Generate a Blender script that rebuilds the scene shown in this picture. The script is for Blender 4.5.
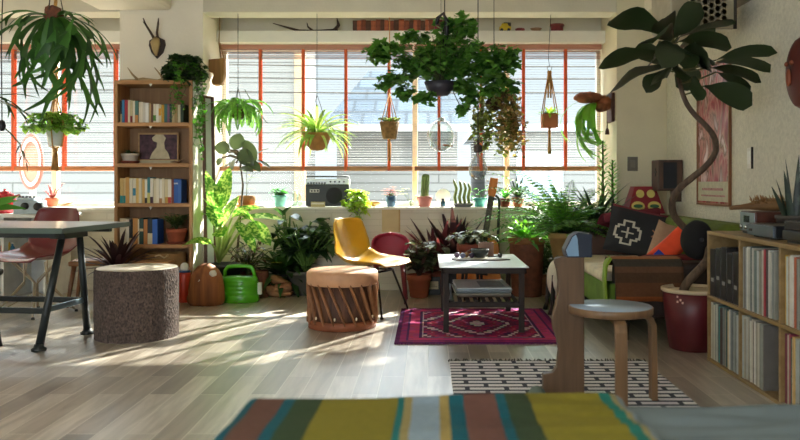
import bpy, math, random
from mathutils import Vector, Matrix, noise

for _o in list(bpy.data.objects):
    bpy.data.objects.remove(_o)

# ------------------------------------------------------------------ camera, sky, sun, exposure
SC = bpy.context.scene
F, CX, CY, H = 778.0, 428.0, 183.0, 1.0
cam_d = bpy.data.cameras.new('camera')
cam = bpy.data.objects.new('camera', cam_d)
SC.collection.objects.link(cam)
cam.location = (0, 0, H)
cam.rotation_euler = (math.pi / 2, 0, 0)
cam_d.sensor_width = 36
cam_d.lens = F * 36 / 800
cam_d.shift_x = -(CX - 400) / 800
cam_d.shift_y = -(220 - CY) / 800
cam_d.dof.use_dof = True
cam_d.dof.focus_distance = 5.2
cam_d.dof.aperture_fstop = 2.8
SC.camera = cam

world = bpy.data.worlds.new('sky')
SC.world = world
world.use_nodes = True
_n = world.node_tree.nodes
_wl = world.node_tree.links
_tc = _n.new('ShaderNodeTexCoord')
_sp = _n.new('ShaderNodeSeparateXYZ')
_wl.new(_tc.outputs['Generated'], _sp.inputs[0])
_mr = _n.new('ShaderNodeMapRange')          # overcast sky: pale at the horizon, much brighter overhead
_mr.interpolation_type = 'SMOOTHSTEP'
_mr.inputs['From Min'].default_value = 0.16
_mr.inputs['From Max'].default_value = 0.58
_mr.inputs['To Min'].default_value = 0.58
_mr.inputs['To Max'].default_value = 10.5
_wl.new(_sp.outputs[2], _mr.inputs['Value'])
_mb = _n.new('ShaderNodeMapRange')          # sky behind the camera brightened, as added fill for the room
_mb.interpolation_type = 'SMOOTHSTEP'
_mb.inputs['From Min'].default_value = 0.1
_mb.inputs['From Max'].default_value = -0.5
_mb.inputs['To Min'].default_value = 0.58
_mb.inputs['To Max'].default_value = 2.8
_wl.new(_sp.outputs[1], _mb.inputs['Value'])
_wl.new(_mb.outputs[0], _mr.inputs['To Min'])
_wl.new(_mr.outputs[0], _n['Background'].inputs[1])
_n['Background'].inputs[0].default_value = (0.83, 0.92, 1.0, 1)

sun_d = bpy.data.lights.new('sun', 'SUN')
sun = bpy.data.objects.new('sun', sun_d)
SC.collection.objects.link(sun)
sun_d.energy = 26.0
sun_d.angle = math.radians(0.8)
sun_d.color = (1.0, 0.95, 0.86)
_el, _az = math.radians(31), math.radians(30)
sun.rotation_euler = Vector((-math.sin(_az) * math.cos(_el), -math.cos(_az) * math.cos(_el), -math.sin(_el))).to_track_quat('-Z', 'Y').to_euler()
sun.location = (4, 14, 7)

SC.view_settings.view_transform = 'Standard'
SC.view_settings.look = 'None'
SC.view_settings.gamma = 1
SC.view_settings.use_curve_mapping = False
SC.view_settings.exposure = 0.95

# ------------------------------------------------------------------ helpers
RND = random.Random(11)
PI = math.pi
Z3 = Vector((0, 0, 1))
V = Vector

def P(px, py, y):
    return V(((px - CX) * y / F, y, H - (py - CY) * y / F))

def FL(px, py):
    return P(px, py, F * H / (py - CY))

def S(pix, y):
    return pix * y / F

def hx(s):
    s = s.lstrip('#')
    o = []
    for i in (0, 2, 4):
        c = int(s[i:i + 2], 16) / 255
        o.append(c / 12.92 if c <= 0.04045 else ((c + 0.055) / 1.055) ** 2.4)
    return (o[0], o[1], o[2], 1)

def mul(c, k):
    return (min(1, c[0] * k), min(1, c[1] * k), min(1, c[2] * k), 1)

class MB:
    def __init__(s):
        s.v, s.f, s.sm = [], [], []

    def add(s, vs, fs, smooth=False):
        b = len(s.v)
        s.v.extend([(p[0], p[1], p[2]) for p in vs])
        for f in fs:
            s.f.append([i + b for i in f])
            s.sm.append(smooth)
        return s

    def box(s, c, sz, rot=None):
        hx_, hy, hz = sz[0] / 2, sz[1] / 2, sz[2] / 2
        vs = []
        for z in (-hz, hz):
            for x, y in ((-hx_, -hy), (hx_, -hy), (hx_, hy), (-hx_, hy)):
                p = V((x, y, z))
                if rot is not None:
                    p = rot @ p
                vs.append(p + V(c))
        return s.add(vs, [(3, 2, 1, 0), (4, 5, 6, 7), (0, 1, 5, 4), (1, 2, 6, 5), (2, 3, 7, 6), (3, 0, 4, 7)])

    def bx(s, x0, x1, y0, y1, z0, z1):
        return s.box(((x0 + x1) / 2, (y0 + y1) / 2, (z0 + z1) / 2), (x1 - x0, y1 - y0, z1 - z0))

    def tube(s, pts, r, n=8, caps=True, flat=1.0):
        pts = [V(p) for p in pts]
        if not hasattr(r, '__len__'):
            r = [r] * len(pts)
        vs, fs = [], []
        t0 = (pts[1] - pts[0]).normalized()
        u = t0.cross(Z3)
        if u.length < 1e-3:
            u = t0.cross(V((1, 0, 0)))
        u.normalize()
        for i, p in enumerate(pts):
            a = pts[max(0, i - 1)]
            b = pts[min(len(pts) - 1, i + 1)]
            t = (b - a).normalized() if (b - a).length > 1e-9 else t0
            u = (u - t * u.dot(t))
            if u.length < 1e-6:
                u = t.orthogonal()
            u.normalize()
            w = t.cross(u)
            for k in range(n):
                an = 2 * PI * k / n
                vs.append(p + u * (math.cos(an) * r[i]) + w * (math.sin(an) * r[i] * flat))
        for i in range(len(pts) - 1):
            for k in range(n):
                k2 = (k + 1) % n
                fs.append((i * n + k, i * n + k2, (i + 1) * n + k2, (i + 1) * n + k))
        s.add(vs, fs, True)
        if caps:
            b = len(s.v) - len(vs)
            s.f.append([b + k for k in range(n)][::-1]); s.sm.append(False)
            e = b + (len(pts) - 1) * n
            s.f.append([e + k for k in range(n)]); s.sm.append(False)
        return s

    def lathe(s, c, prof, n=24, sx=1.0, sy=1.0, smooth=True, axis=None):
        vs, fs = [], []
        m = len(prof)
        for r, z in prof:
            for k in range(n):
                a = 2 * PI * k / n
                p = V((r * sx * math.cos(a), r * sy * math.sin(a), z))
                if axis is not None:
                    p = axis @ p
                vs.append(p + V(c))
        for i in range(m - 1):
            for k in range(n):
                k2 = (k + 1) % n
                fs.append((i * n + k, i * n + k2, (i + 1) * n + k2, (i + 1) * n + k))
        s.add(vs, fs, smooth)
        b = len(s.v) - len(vs)
        if prof[0][0] > 1e-6:
            s.f.append([b + k for k in range(n)][::-1]); s.sm.append(False)
        if prof[-1][0] > 1e-6:
            e = b + (m - 1) * n
            s.f.append([e + k for k in range(n)]); s.sm.append(False)
        return s

    def ell(s, c, r, nu=16, nv=10, nz=0.0, freq=3.0, rot=None, seed=0.0):
        vs, fs = [], []
        for j in range(nv + 1):
            th = PI * j / nv
            for i in range(nu):
                ph = 2 * PI * i / nu
                d = V((math.sin(th) * math.cos(ph), math.sin(th) * math.sin(ph), math.cos(th)))
                k = 1 + (nz * noise.noise(d * freq + V((seed, seed, seed))) if nz else 0)
                p = V((d.x * r[0] * k, d.y * r[1] * k, d.z * r[2] * k))
                if rot is not None:
                    p = rot @ p
                vs.append(p + V(c))
        for j in range(nv):
            for i in range(nu):
                i2 = (i + 1) % nu
                fs.append((j * nu + i, (j + 1) * nu + i, (j + 1) * nu + i2, j * nu + i2))
        return s.add(vs, fs, True)

    def grid(s, fn, nu, nv, smooth=True):
        vs = [fn(i / nu, j / nv) for j in range(nv + 1) for i in range(nu + 1)]
        fs = []
        for j in range(nv):
            for i in range(nu):
                a = j * (nu + 1) + i
                fs.append((a, a + 1, a + nu + 2, a + nu + 1))
        return s.add(vs, fs, smooth)

    def prism(s, poly, d0, d1, fn=None, smooth=False):
        """2D outline (a, b) extruded over depth d0..d1; fn(a, b, d) -> 3D."""
        fn = fn or (lambda a, b, d: (a, d, b))
        n = len(poly)
        vs = [fn(a, b, d0) for a, b in poly] + [fn(a, b, d1) for a, b in poly]
        s.add(vs, [list(range(n)), list(range(2 * n - 1, n - 1, -1))])
        b0 = len(s.v) - 2 * n
        for i in range(n):
            j = (i + 1) % n
            s.f.append([b0 + j, b0 + i, b0 + n + i, b0 + n + j]); s.sm.append(smooth)
        return s

    # ---------------------------------------------------------- foliage pieces
    def leaf(s, b, d, L, W, droop=0.6, shape='oval', seg=5, fold=0.15, roll=0.0, up=Z3, wave=0.0):
        d = V(d).normalized()
        sd = d.cross(up)
        if sd.length < 1e-3:
            sd = d.cross(V((RND.uniform(-1, 1), 1, 0)))
        sd.normalize()
        n = sd.cross(d).normalized()
        if roll:
            m = Matrix.Rotation(roll, 3, d)
            sd = m @ sd; n = m @ n
        p = V(b)
        vs, fs = [], []
        pf = PROF[shape]
        for i in range(seg + 1):
            t = i / seg
            w = W * pf(t) / 2 + 1e-5
            wv = wave * W * math.sin(t * 11 + 1)
            vs += [p - sd * w + n * (fold * w + wv), p.copy(), p + sd * w + n * (fold * w - wv)]
            a = droop / seg
            d, n = (d * math.cos(a) - n * math.sin(a)), (n * math.cos(a) + d * math.sin(a))
            p = p + d * (L / seg)
        for i in range(seg):
            a = 3 * i
            fs += [(a, a + 1, a + 4, a + 3), (a + 1, a + 2, a + 5, a + 4)]
        return s.add(vs, fs, True)

    def pleaf(s, b, d, size, outline, up=Z3, roll=0.0, cup=0.12):
        d = V(d).normalized()
        sd = d.cross(up)
        if sd.length < 1e-3:
            sd = V((1, 0, 0))
        sd.normalize()
        n = sd.cross(d)
        if roll:
            m = Matrix.Rotation(roll, 3, d)
            sd = m @ sd; n = m @ n
        vs = [V(b) + d * (0.42 * size)]
        for x, y in outline:
            vs.append(V(b) + d * (x * size) + sd * (y * size) + n * (cup * size * (abs(y) - 0.4 * x * x)))
        k = len(outline)
        return s.add(vs, [(0, 1 + i, 1 + (i + 1) % k) for i in range(k)], False)

PROF = {
    'oval': lambda t: max(0, math.sin(PI * min(1, t ** 0.85))) ** 0.7,
    'lance': lambda t: max(0, math.sin(PI * t ** 0.7)) ** 0.9,
    'strap': lambda t: min(1, 0.45 + t * 3) * max(0, 1 - t ** 4) ** 0.8,
    'blade': lambda t: (1 - t) ** 0.7 * min(1, 0.6 + 2 * t),
    'heart': lambda t: (min(1, t * 7) ** 0.5) * max(0, 1 - t ** 1.7),
    'fiddle': lambda t: max(0.02, (0.1 + 0.9 * min(1, (max(0, t - 0.06) * 1.9) ** 0.8)) * max(0, 1 - t ** 7) ** 0.6),
}
IVY = [(0, 0), (-.12, .22), (-.02, .5), (.2, .36), (.42, .6), (.55, .28), (1, 0), (.55, -.28), (.42, -.6), (.2, -.36), (-.02, -.5), (-.12, -.22)]
HEART = [(0, 0), (-.12, .2), (0, .4), (.3, .42), (.65, .24), (1, 0), (.65, -.24), (.3, -.42), (0, -.4), (-.12, -.2)]
ROUND = [(0, 0), (.08, .28), (.35, .45), (.7, .38), (.95, .12), (.95, -.12), (.7, -.38), (.35, -.45), (.08, -.28)]

COL = SC.collection

def link(name, mb, mat, bevel=0.0, solid=0.0, sub=0, seg=2):
    me = bpy.data.meshes.new(name)
    me.from_pydata(mb.v, [], mb.f)
    me.polygons.foreach_set('use_smooth', mb.sm)
    me.update()
    o = bpy.data.objects.new(name, me)
    COL.objects.link(o)
    if mat is not None:
        me.materials.append(mat)
    if solid:
        m = o.modifiers.new('solid', 'SOLIDIFY'); m.thickness = solid; m.offset = 0
    if bevel:
        m = o.modifiers.new('bevel', 'BEVEL'); m.width = bevel; m.segments = seg; m.limit_method = 'ANGLE'
    if sub:
        m = o.modifiers.new('sub', 'SUBSURF'); m.levels = sub; m.render_levels = sub
    return o

def tag(o, label, cat, group=None):
    o['label'] = label
    o['category'] = cat
    if group:
        o['group'] = group
    return o

def thing(name, label, cat, loc=(0, 0, 0), rz=0.0, group=None):
    o = bpy.data.objects.new(name, None)
    COL.objects.link(o)
    o.empty_display_size = 0.05
    o.location = loc
    o.rotation_euler = (0, 0, rz)
    return tag(o, label, cat, group)

def part(name, mb, mat, parent, label=None, **k):
    o = link(name, mb, mat, **k)
    o.parent = parent
    if label:
        o['label'] = label
    return o

def solo(name, mb, mat, label, cat, loc=(0, 0, 0), rz=0.0, group=None, **k):
    o = link(name, mb, mat, **k)
    o.location = loc
    o.rotation_euler = (0, 0, rz)
    return tag(o, label, cat, group)

def struct(name, mb, mat, parent=None, **k):
    o = link(name, mb, mat, **k)
    if parent is None:
        o['kind'] = 'structure'
    else:
        o.parent = parent
    return o

def copy_tree(o, parent=None):
    c = o.copy()
    COL.objects.link(c)
    if parent is not None:
        c.parent = parent
    for ch in list(o.children):
        copy_tree(ch, c)
    return c

ORD = ['first', 'second', 'third', 'fourth', 'fifth', 'sixth', 'seventh', 'eighth', 'ninth', 'tenth', 'eleventh', 'twelfth', 'thirteenth',
       'fourteenth', 'fifteenth', 'sixteenth', 'seventeenth', 'eighteenth', 'nineteenth', 'twentieth', 'twenty-first', 'twenty-second',
       'twenty-third', 'twenty-fourth', 'twenty-fifth', 'twenty-sixth', 'twenty-seventh', 'twenty-eighth', 'twenty-ninth', 'thirtieth']

# ------------------------------------------------------------------ materials
def newmat(name):
    m = bpy.data.materials.new(name)
    m.use_nodes = True
    nt = m.node_tree
    return m, nt, nt.nodes['Principled BSDF'], nt.nodes['Material Output']

_cache = {}

def clampy(mb, T, ymax, zmax=9.0, xmax=None):
    """keep foliage in front of the wall it grows against"""
    ly = ymax - T.location.y
    lz = zmax - T.location.z
    for i, (x, y, z) in enumerate(mb.v):
        if y > ly and z < lz and (xmax is None or x + T.location.x > xmax):
            mb.v[i] = (x, ly - .004 * math.sin(i), z)
    return mb

def plain(c, rough=0.5, metal=0.0, var=0.12, scale=9.0, bump=0.0, bscale=60.0, spec=0.5, coat=0.0):
    key = ('p', c, rough, metal, var, scale, bump, bscale, spec, coat)
    if key in _cache:
        return _cache[key]
    m, nt, b, out = newmat('surface')
    col = hx(c)
    tc = nt.nodes.new('ShaderNodeTexCoord')
    nz = nt.nodes.new('ShaderNodeTexNoise')
    nz.inputs['Scale'].default_value = scale
    nz.inputs['Detail'].default_value = 4
    nt.links.new(tc.outputs['Object'], nz.inputs['Vector'])
    cr = nt.nodes.new('ShaderNodeValToRGB')
    cr.color_ramp.elements[0].position = 0.3
    cr.color_ramp.elements[1].position = 0.7
    cr.color_ramp.elements[0].color = mul(col, 1 - var)
    cr.color_ramp.elements[1].color = mul(col, 1 + var)
    nt.links.new(nz.outputs['Fac'], cr.inputs['Fac'])
    nt.links.new(cr.outputs['Color'], b.inputs['Base Color'])
    b.inputs['Roughness'].default_value = rough
    b.inputs['Metallic'].default_value = metal
    b.inputs['Specular IOR Level'].default_value = spec
    b.inputs['Coat Weight'].default_value = coat
    if bump:
        n2 = nt.nodes.new('ShaderNodeTexNoise')
        n2.inputs['Scale'].default_value = bscale
        n2.inputs['Detail'].default_value = 5
        nt.links.new(tc.outputs['Object'], n2.inputs['Vector'])
        bp = nt.nodes.new('ShaderNodeBump')
        bp.inputs['Strength'].default_value = bump
        bp.inputs['Distance'].default_value = 0.01
        nt.links.new(n2.outputs['Fac'], bp.inputs['Height'])
        nt.links.new(bp.outputs['Normal'], b.inputs['Normal'])
    _cache[key] = m
    return m

def wood(c1, c2, axis='z', scale=14.0, rough=0.5, bump=0.15):
    key = ('w', c1, c2, axis, scale, rough)
    if key in _cache:
        return _cache[key]
    m, nt, b, out = newmat('wood')
    tc = nt.nodes.new('ShaderNodeTexCoord')
    mp = nt.nodes.new('ShaderNodeMapping')
    sc = {'x': (0.08, 1, 1), 'y': (1, 0.08, 1), 'z': (1, 1, 0.08)}[axis]
    mp.inputs['Scale'].default_value = sc
    nt.links.new(tc.outputs['Object'], mp.inputs['Vector'])
    nz = nt.nodes.new('ShaderNodeTexNoise')
    nz.inputs['Scale'].default_value = scale * 3
    nz.inputs['Detail'].default_value = 6
    nz.inputs['Distortion'].default_value = 0.6
    nt.links.new(mp.outputs['Vector'], nz.inputs['Vector'])
    cr = nt.nodes.new('ShaderNodeValToRGB')
    cr.color_ramp.elements[0].position = 0.32
    cr.color_ramp.elements[1].position = 0.68
    cr.color_ramp.elements[0].color = hx(c1)
    cr.color_ramp.elements[1].color = hx(c2)
    nt.links.new(nz.outputs['Fac'], cr.inputs['Fac'])
    nt.links.new(cr.outputs['Color'], b.inputs['Base Color'])
    b.inputs['Roughness'].default_value = rough
    bp = nt.nodes.new('ShaderNodeBump')
    bp.inputs['Strength'].default_value = bump
    bp.inputs['Distance'].default_value = 0.004
    nt.links.new(nz.outputs['Fac'], bp.inputs['Height'])
    nt.links.new(bp.outputs['Normal'], b.inputs['Normal'])
    _cache[key] = m
    return m

def leafm(c, c2=None, var=0.35, trans=0.4, rough=0.42, mottle=0.0, mc='#d8e2a0', mscale=30.0, vein=False):
    key = ('l', c, c2, var, trans, mottle, mc)
    if key in _cache:
        return _cache[key]
    m, nt, b, out = newmat('leaf')
    geo = nt.nodes.new('ShaderNodeNewGeometry')
    cr = nt.nodes.new('ShaderNodeValToRGB')
    a = hx(c)
    z = hx(c2) if c2 else mul(a, 1 + var)
    cr.color_ramp.elements[0].color = mul(a, 1 - var) if not c2 else a
    cr.color_ramp.elements[1].color = z
    nt.links.new(geo.outputs['Random Per Island'], cr.inputs['Fac'])
    csock = cr.outputs['Color']
    if mottle:
        tc = nt.nodes.new('ShaderNodeTexCoord')
        nz = nt.nodes.new('ShaderNodeTexNoise')
        nz.inputs['Scale'].default_value = mscale
        nz.inputs['Detail'].default_value = 3
        nt.links.new(tc.outputs['Object'], nz.inputs['Vector'])
        r2 = nt.nodes.new('ShaderNodeValToRGB')
        r2.color_ramp.elements[0].position = 0.62 - mottle * 0.3
        r2.color_ramp.elements[1].position = 0.72 - mottle * 0.2
        nt.links.new(nz.outputs['Fac'], r2.inputs['Fac'])
        mx = nt.nodes.new('ShaderNodeMixRGB')
        nt.links.new(r2.outputs['Color'], mx.inputs['Fac'])
        nt.links.new(csock, mx.inputs['Color1'])
        mx.inputs['Color2'].default_value = hx(mc)
        csock = mx.outputs['Color']
    nt.links.new(csock, b.inputs['Base Color'])
    b.inputs['Roughness'].default_value = rough
    b.inputs['Specular IOR Level'].default_value = 0.4
    tr = nt.nodes.new('ShaderNodeBsdfTranslucent')
    g = nt.nodes.new('ShaderNodeMixRGB')
    g.blend_type = 'MULTIPLY'
    g.inputs['Fac'].default_value = 1
    g.inputs['Color2'].default_value = (1.25, 1.45, 0.75, 1)
    nt.links.new(csock, g.inputs['Color1'])
    nt.links.new(g.outputs['Color'], tr.inputs['Color'])
    ms = nt.nodes.new('ShaderNodeMixShader')
    ms.inputs['Fac'].default_value = trans
    nt.links.new(b.outputs['BSDF'], ms.inputs[1])
    nt.links.new(tr.outputs['BSDF'], ms.inputs[2])
    nt.links.new(ms.outputs['Shader'], out.inputs['Surface'])
    _cache[key] = m
    return m

def glassm(tint='#f4faf8', gloss=0.12):
    key = ('g', tint, gloss)
    if key in _cache:
        return _cache[key]
    m, nt, b, out = newmat('glass')
    t = nt.nodes.new('ShaderNodeBsdfTransparent')
    t.inputs['Color'].default_value = hx(tint)
    g = nt.nodes.new('ShaderNodeBsdfGlossy')
    g.inputs['Roughness'].default_value = 0.03
    lw = nt.nodes.new('ShaderNodeLayerWeight')
    lw.inputs['Blend'].default_value = gloss
    ms = nt.nodes.new('ShaderNodeMixShader')
    nt.links.new(lw.outputs['Facing'], ms.inputs['Fac'])
    nt.links.new(t.outputs['BSDF'], ms.inputs[1])
    nt.links.new(g.outputs['BSDF'], ms.inputs[2])
    nt.links.new(ms.outputs['Shader'], out.inputs['Surface'])
    _cache[key] = m
    return m

def ramp_mat(stops, axis='x', lo=0.0, hi=1.0, rough=0.9, wob=0.0, bump=0.3, bscale=250.0, wscale=3.0):
    """woven cloth: constant colour stripes along one object axis (lo..hi)."""
    m, nt, b, out = newmat('striped cloth')
    tc = nt.nodes.new('ShaderNodeTexCoord')
    sp = nt.nodes.new('ShaderNodeSeparateXYZ')
    nt.links.new(tc.outputs['Object'], sp.inputs[0])
    val = sp.outputs['XYZ'.index(axis.upper())]
    if wob:
        nz = nt.nodes.new('ShaderNodeTexNoise')
        nz.inputs['Scale'].default_value = wscale
        nt.links.new(tc.outputs['Object'], nz.inputs['Vector'])
        ma = nt.nodes.new('ShaderNodeMath'); ma.operation = 'MULTIPLY_ADD'
        nt.links.new(nz.outputs['Fac'], ma.inputs[0])
        ma.inputs[1].default_value = wob
        nt.links.new(val, ma.inputs[2])
        val = ma.outputs[0]
    mr = nt.nodes.new('ShaderNodeMapRange')
    mr.inputs['From Min'].default_value = lo
    mr.inputs['From Max'].default_value = hi
    nt.links.new(val, mr.inputs['Value'])
    cr = nt.nodes.new('ShaderNodeValToRGB')
    cr.color_ramp.interpolation = 'CONSTANT'
    els = cr.color_ramp.elements
    els[0].position = 0; els[0].color = hx(stops[0][1])
    els[1].position = stops[1][0]; els[1].color = hx(stops[1][1])
    for p, c in stops[2:]:
        e = els.new(p); e.color = hx(c)
    nt.links.new(mr.outputs[0], cr.inputs['Fac'])
    n2 = nt.nodes.new('ShaderNodeTexNoise')
    n2.inputs['Scale'].default_value = 60
    n2.inputs['Detail'].default_value = 5
    nt.links.new(tc.outputs['Object'], n2.inputs['Vector'])
    mx = nt.nodes.new('ShaderNodeMixRGB'); mx.blend_type = 'MULTIPLY'; mx.inputs['Fac'].default_value = 0.35
    nt.links.new(cr.outputs['Color'], mx.inputs['Color1'])
    nt.links.new(n2.outputs['Fac'], mx.inputs['Color2'])
    nt.links.new(mx.outputs['Color'], b.inputs['Base Color'])
    b.inputs['Roughness'].default_value = rough
    b.inputs['Specular IOR Level'].default_value = 0.15
    n3 = nt.nodes.new('ShaderNodeTexNoise')
    n3.inputs['Scale'].default_value = bscale
    nt.links.new(tc.outputs['Object'], n3.inputs['Vector'])
    bp = nt.nodes.new('ShaderNodeBump'); bp.inputs['Strength'].default_value = bump; bp.inputs['Distance'].default_value = 0.003
    nt.links.new(n3.outputs['Fac'], bp.inputs['Height'])
    nt.links.new(bp.outputs['Normal'], b.inputs['Normal'])
    return m

def floor_mat():
    m, nt, b, out = newmat('washed planks')
    tc = nt.nodes.new('ShaderNodeTexCoord')
    mp = nt.nodes.new('ShaderNodeMapping')
    mp.inputs['Rotation'].default_value = (0, 0, PI / 2)
    nt.links.new(tc.outputs['Object'], mp.inputs['Vector'])
    br = nt.nodes.new('ShaderNodeTexBrick')
    br.offset = 0.37
    br.inputs['Scale'].default_value = 1
    br.inputs['Brick Width'].default_value = 0.92
    br.inputs['Row Height'].default_value = 0.12
    br.inputs['Mortar Size'].default_value = 0.0022
    br.inputs['Color1'].default_value = (0, 0, 0, 1)
    br.inputs['Color2'].default_value = (1, 1, 1, 1)
    br.inputs['Mortar'].default_value = (0.5, 0.5, 0.5, 1)
    nt.links.new(mp.outputs['Vector'], br.inputs['Vector'])
    cr = nt.nodes.new('ShaderNodeValToRGB')
    cr.color_ramp.elements[0].color = hx('#86796a')
    cr.color_ramp.elements[1].color = hx('#d2c6b6')
    e = cr.color_ramp.elements.new(0.5); e.color = hx('#b3a594')
    nt.links.new(br.outputs['Color'], cr.inputs['Fac'])
    mp2 = nt.nodes.new('ShaderNodeMapping')
    mp2.inputs['Scale'].default_value = (9, 0.9, 1)
    nt.links.new(tc.outputs['Object'], mp2.inputs['Vector'])
    nz = nt.nodes.new('ShaderNodeTexNoise')
    nz.inputs['Scale'].default_value = 2.2
    nz.inputs['Detail'].default_value = 8
    nz.inputs['Distortion'].default_value = 0.8
    nt.links.new(mp2.outputs['Vector'], nz.inputs['Vector'])
    r2 = nt.nodes.new('ShaderNodeValToRGB')
    r2.color_ramp.elements[0].position = 0.3; r2.color_ramp.elements[0].color = hx('#8d7f6c')
    r2.color_ramp.elements[1].position = 0.68; r2.color_ramp.elements[1].color = (1, 1, 1, 1)
    nt.links.new(nz.outputs['Fac'], r2.inputs['Fac'])
    mx = nt.nodes.new('ShaderNodeMixRGB'); mx.blend_type = 'MULTIPLY'; mx.inputs['Fac'].default_value = 0.7
    nt.links.new(cr.outputs['Color'], mx.inputs['Color1'])
    nt.links.new(r2.outputs['Color'], mx.inputs['Color2'])
    # worn blotches
    n4 = nt.nodes.new('ShaderNodeTexNoise'); n4.inputs['Scale'].default_value = 2.6; n4.inputs['Detail'].default_value = 3
    nt.links.new(tc.outputs['Object'], n4.inputs['Vector'])
    mj = nt.nodes.new('ShaderNodeMixRGB'); mj.inputs['Color2'].default_value = hx('#cfc6b4')
    nt.links.new(br.outputs['Fac'], mj.inputs['Fac'])
    nt.links.new(mx.outputs['Color'], mj.inputs['Color1'])
    nt.links.new(mj.outputs['Color'], b.inputs['Base Color'])
    mr = nt.nodes.new('ShaderNodeMapRange')
    mr.inputs['To Min'].default_value = 0.34
    mr.inputs['To Max'].default_value = 0.5
    nt.links.new(nz.outputs['Fac'], mr.inputs['Value'])
    nt.links.new(mr.outputs[0], b.inputs['Roughness'])
    b.inputs['Specular IOR Level'].default_value = 0.6
    b.inputs['Coat Weight'].default_value = 1.0
    b.inputs['Coat IOR'].default_value = 1.75
    b.inputs['Coat Roughness'].default_value = 0.34
    bp = nt.nodes.new('ShaderNodeBump'); bp.inputs['Strength'].default_value = 0.25; bp.inputs['Distance'].default_value = 0.004
    nt.links.new(nz.outputs['Fac'], bp.inputs['Height'])
    bp2 = nt.nodes.new('ShaderNodeBump'); bp2.inputs['Strength'].default_value = 0.4; bp2.inputs['Distance'].default_value = 0.004
    bp2.invert = True
    nt.links.new(br.outputs['Fac'], bp2.inputs['Height'])
    nt.links.new(bp.outputs['Normal'], bp2.inputs['Normal'])
    nt.links.new(bp2.outputs['Normal'], b.inputs['Normal'])
    return m

def brick_mat(c1, c2, cm, bw, rh, mort, axes='xz', rough=0.8, bump=0.3, offset=0.5, bias=0.0):
    m, nt, b, out = newmat('courses')
    tc = nt.nodes.new('ShaderNodeTexCoord')
    sp = nt.nodes.new('ShaderNodeSeparateXYZ')
    cb = nt.nodes.new('ShaderNodeCombineXYZ')
    nt.links.new(tc.outputs['Object'], sp.inputs[0])
    nt.links.new(sp.outputs['xyz'.index(axes[0])], cb.inputs[0])
    nt.links.new(sp.outputs['xyz'.index(axes[1])], cb.inputs[1])
    br = nt.nodes.new('ShaderNodeTexBrick')
    br.offset = offset
    br.inputs['Scale'].default_value = 1
    br.inputs['Brick Width'].default_value = bw
    br.inputs['Row Height'].default_value = rh
    br.inputs['Mortar Size'].default_value = mort
    br.inputs['Bias'].default_value = bias
    br.inputs['Color1'].default_value = hx(c1)
    br.inputs['Color2'].default_value = hx(c2)
    br.inputs['Mortar'].default_value = hx(cm)
    nt.links.new(cb.outputs[0], br.inputs['Vector'])
    nt.links.new(br.outputs['Color'], b.inputs['Base Color'])
    b.inputs['Roughness'].default_value = rough
    b.inputs['Specular IOR Level'].default_value = 0.08
    bp = nt.nodes.new('ShaderNodeBump'); bp.inputs['Strength'].default_value = bump; bp.inputs['Distance'].default_value = 0.004
    bp.invert = True
    nt.links.new(br.outputs['Fac'], bp.inputs['Height'])
    nt.links.new(bp.outputs['Normal'], b.inputs['Normal'])
    return m

# ------------------------------------------------------------------ foliage builders
def azdir(az, el):
    return V((math.cos(az) * math.cos(el), math.sin(az) * math.cos(el), math.sin(el)))

def rosette(mb, o, n, L, W, el=(0.3, 1.3), droop=0.8, shape='lance', seg=6, fold=0.25, jit=0.25, r0=0.015, az0=0.0):
    for i in range(n):
        t = (i + 0.5) / n
        az = az0 + i * 2.39996 + RND.uniform(-jit, jit)
        e = el[0] + (el[1] - el[0]) * t + RND.uniform(-.1, .1)
        k = RND.uniform(0.75, 1.1)
        mb.leaf(V(o) + azdir(az, 0) * r0, azdir(az, e), L * k, W * RND.uniform(.85, 1.1), droop * RND.uniform(.7, 1.3), shape, seg, fold)

def bushy(lm, sm, o, n, h, spread, nl, L, W, shape='oval', droop=0.6, t0=0.25, sr=0.004, seg=4, fold=0.2, up0=0.3, bias=V((0, 0, 0))):
    for i in range(n):
        az = i * 2.39996 + RND.uniform(-.4, .4)
        rr = spread * math.sqrt((i + 0.5) / n) * RND.uniform(.8, 1.15)
        hh = h * RND.uniform(.7, 1.05) * (1 - 0.25 * rr / max(spread, 1e-3))
        pts = []
        for k in range(6):
            t = k / 5
            pts.append(V(o) + V((math.cos(az) * rr * t ** 1.3, math.sin(az) * rr * t ** 1.3, hh * t ** 0.9)) + bias * t)
        sm.tube(pts, [sr * (1.2 - .6 * k / 5) for k in range(6)], 5)
        for j in range(nl):
            t = t0 + (1 - t0) * (j + RND.random() * .6) / nl
            f = min(4.999, t * 5); k = int(f)
            p = pts[k].lerp(pts[k + 1], f - k)
            a = j * 2.4 + az + RND.uniform(-.5, .5)
            lm.leaf(p, azdir(a, up0 + RND.uniform(-.3, .4)), L * RND.uniform(.65, 1.1), W * RND.uniform(.75, 1.1), droop * RND.uniform(.5, 1.4), shape, seg, fold)

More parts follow.
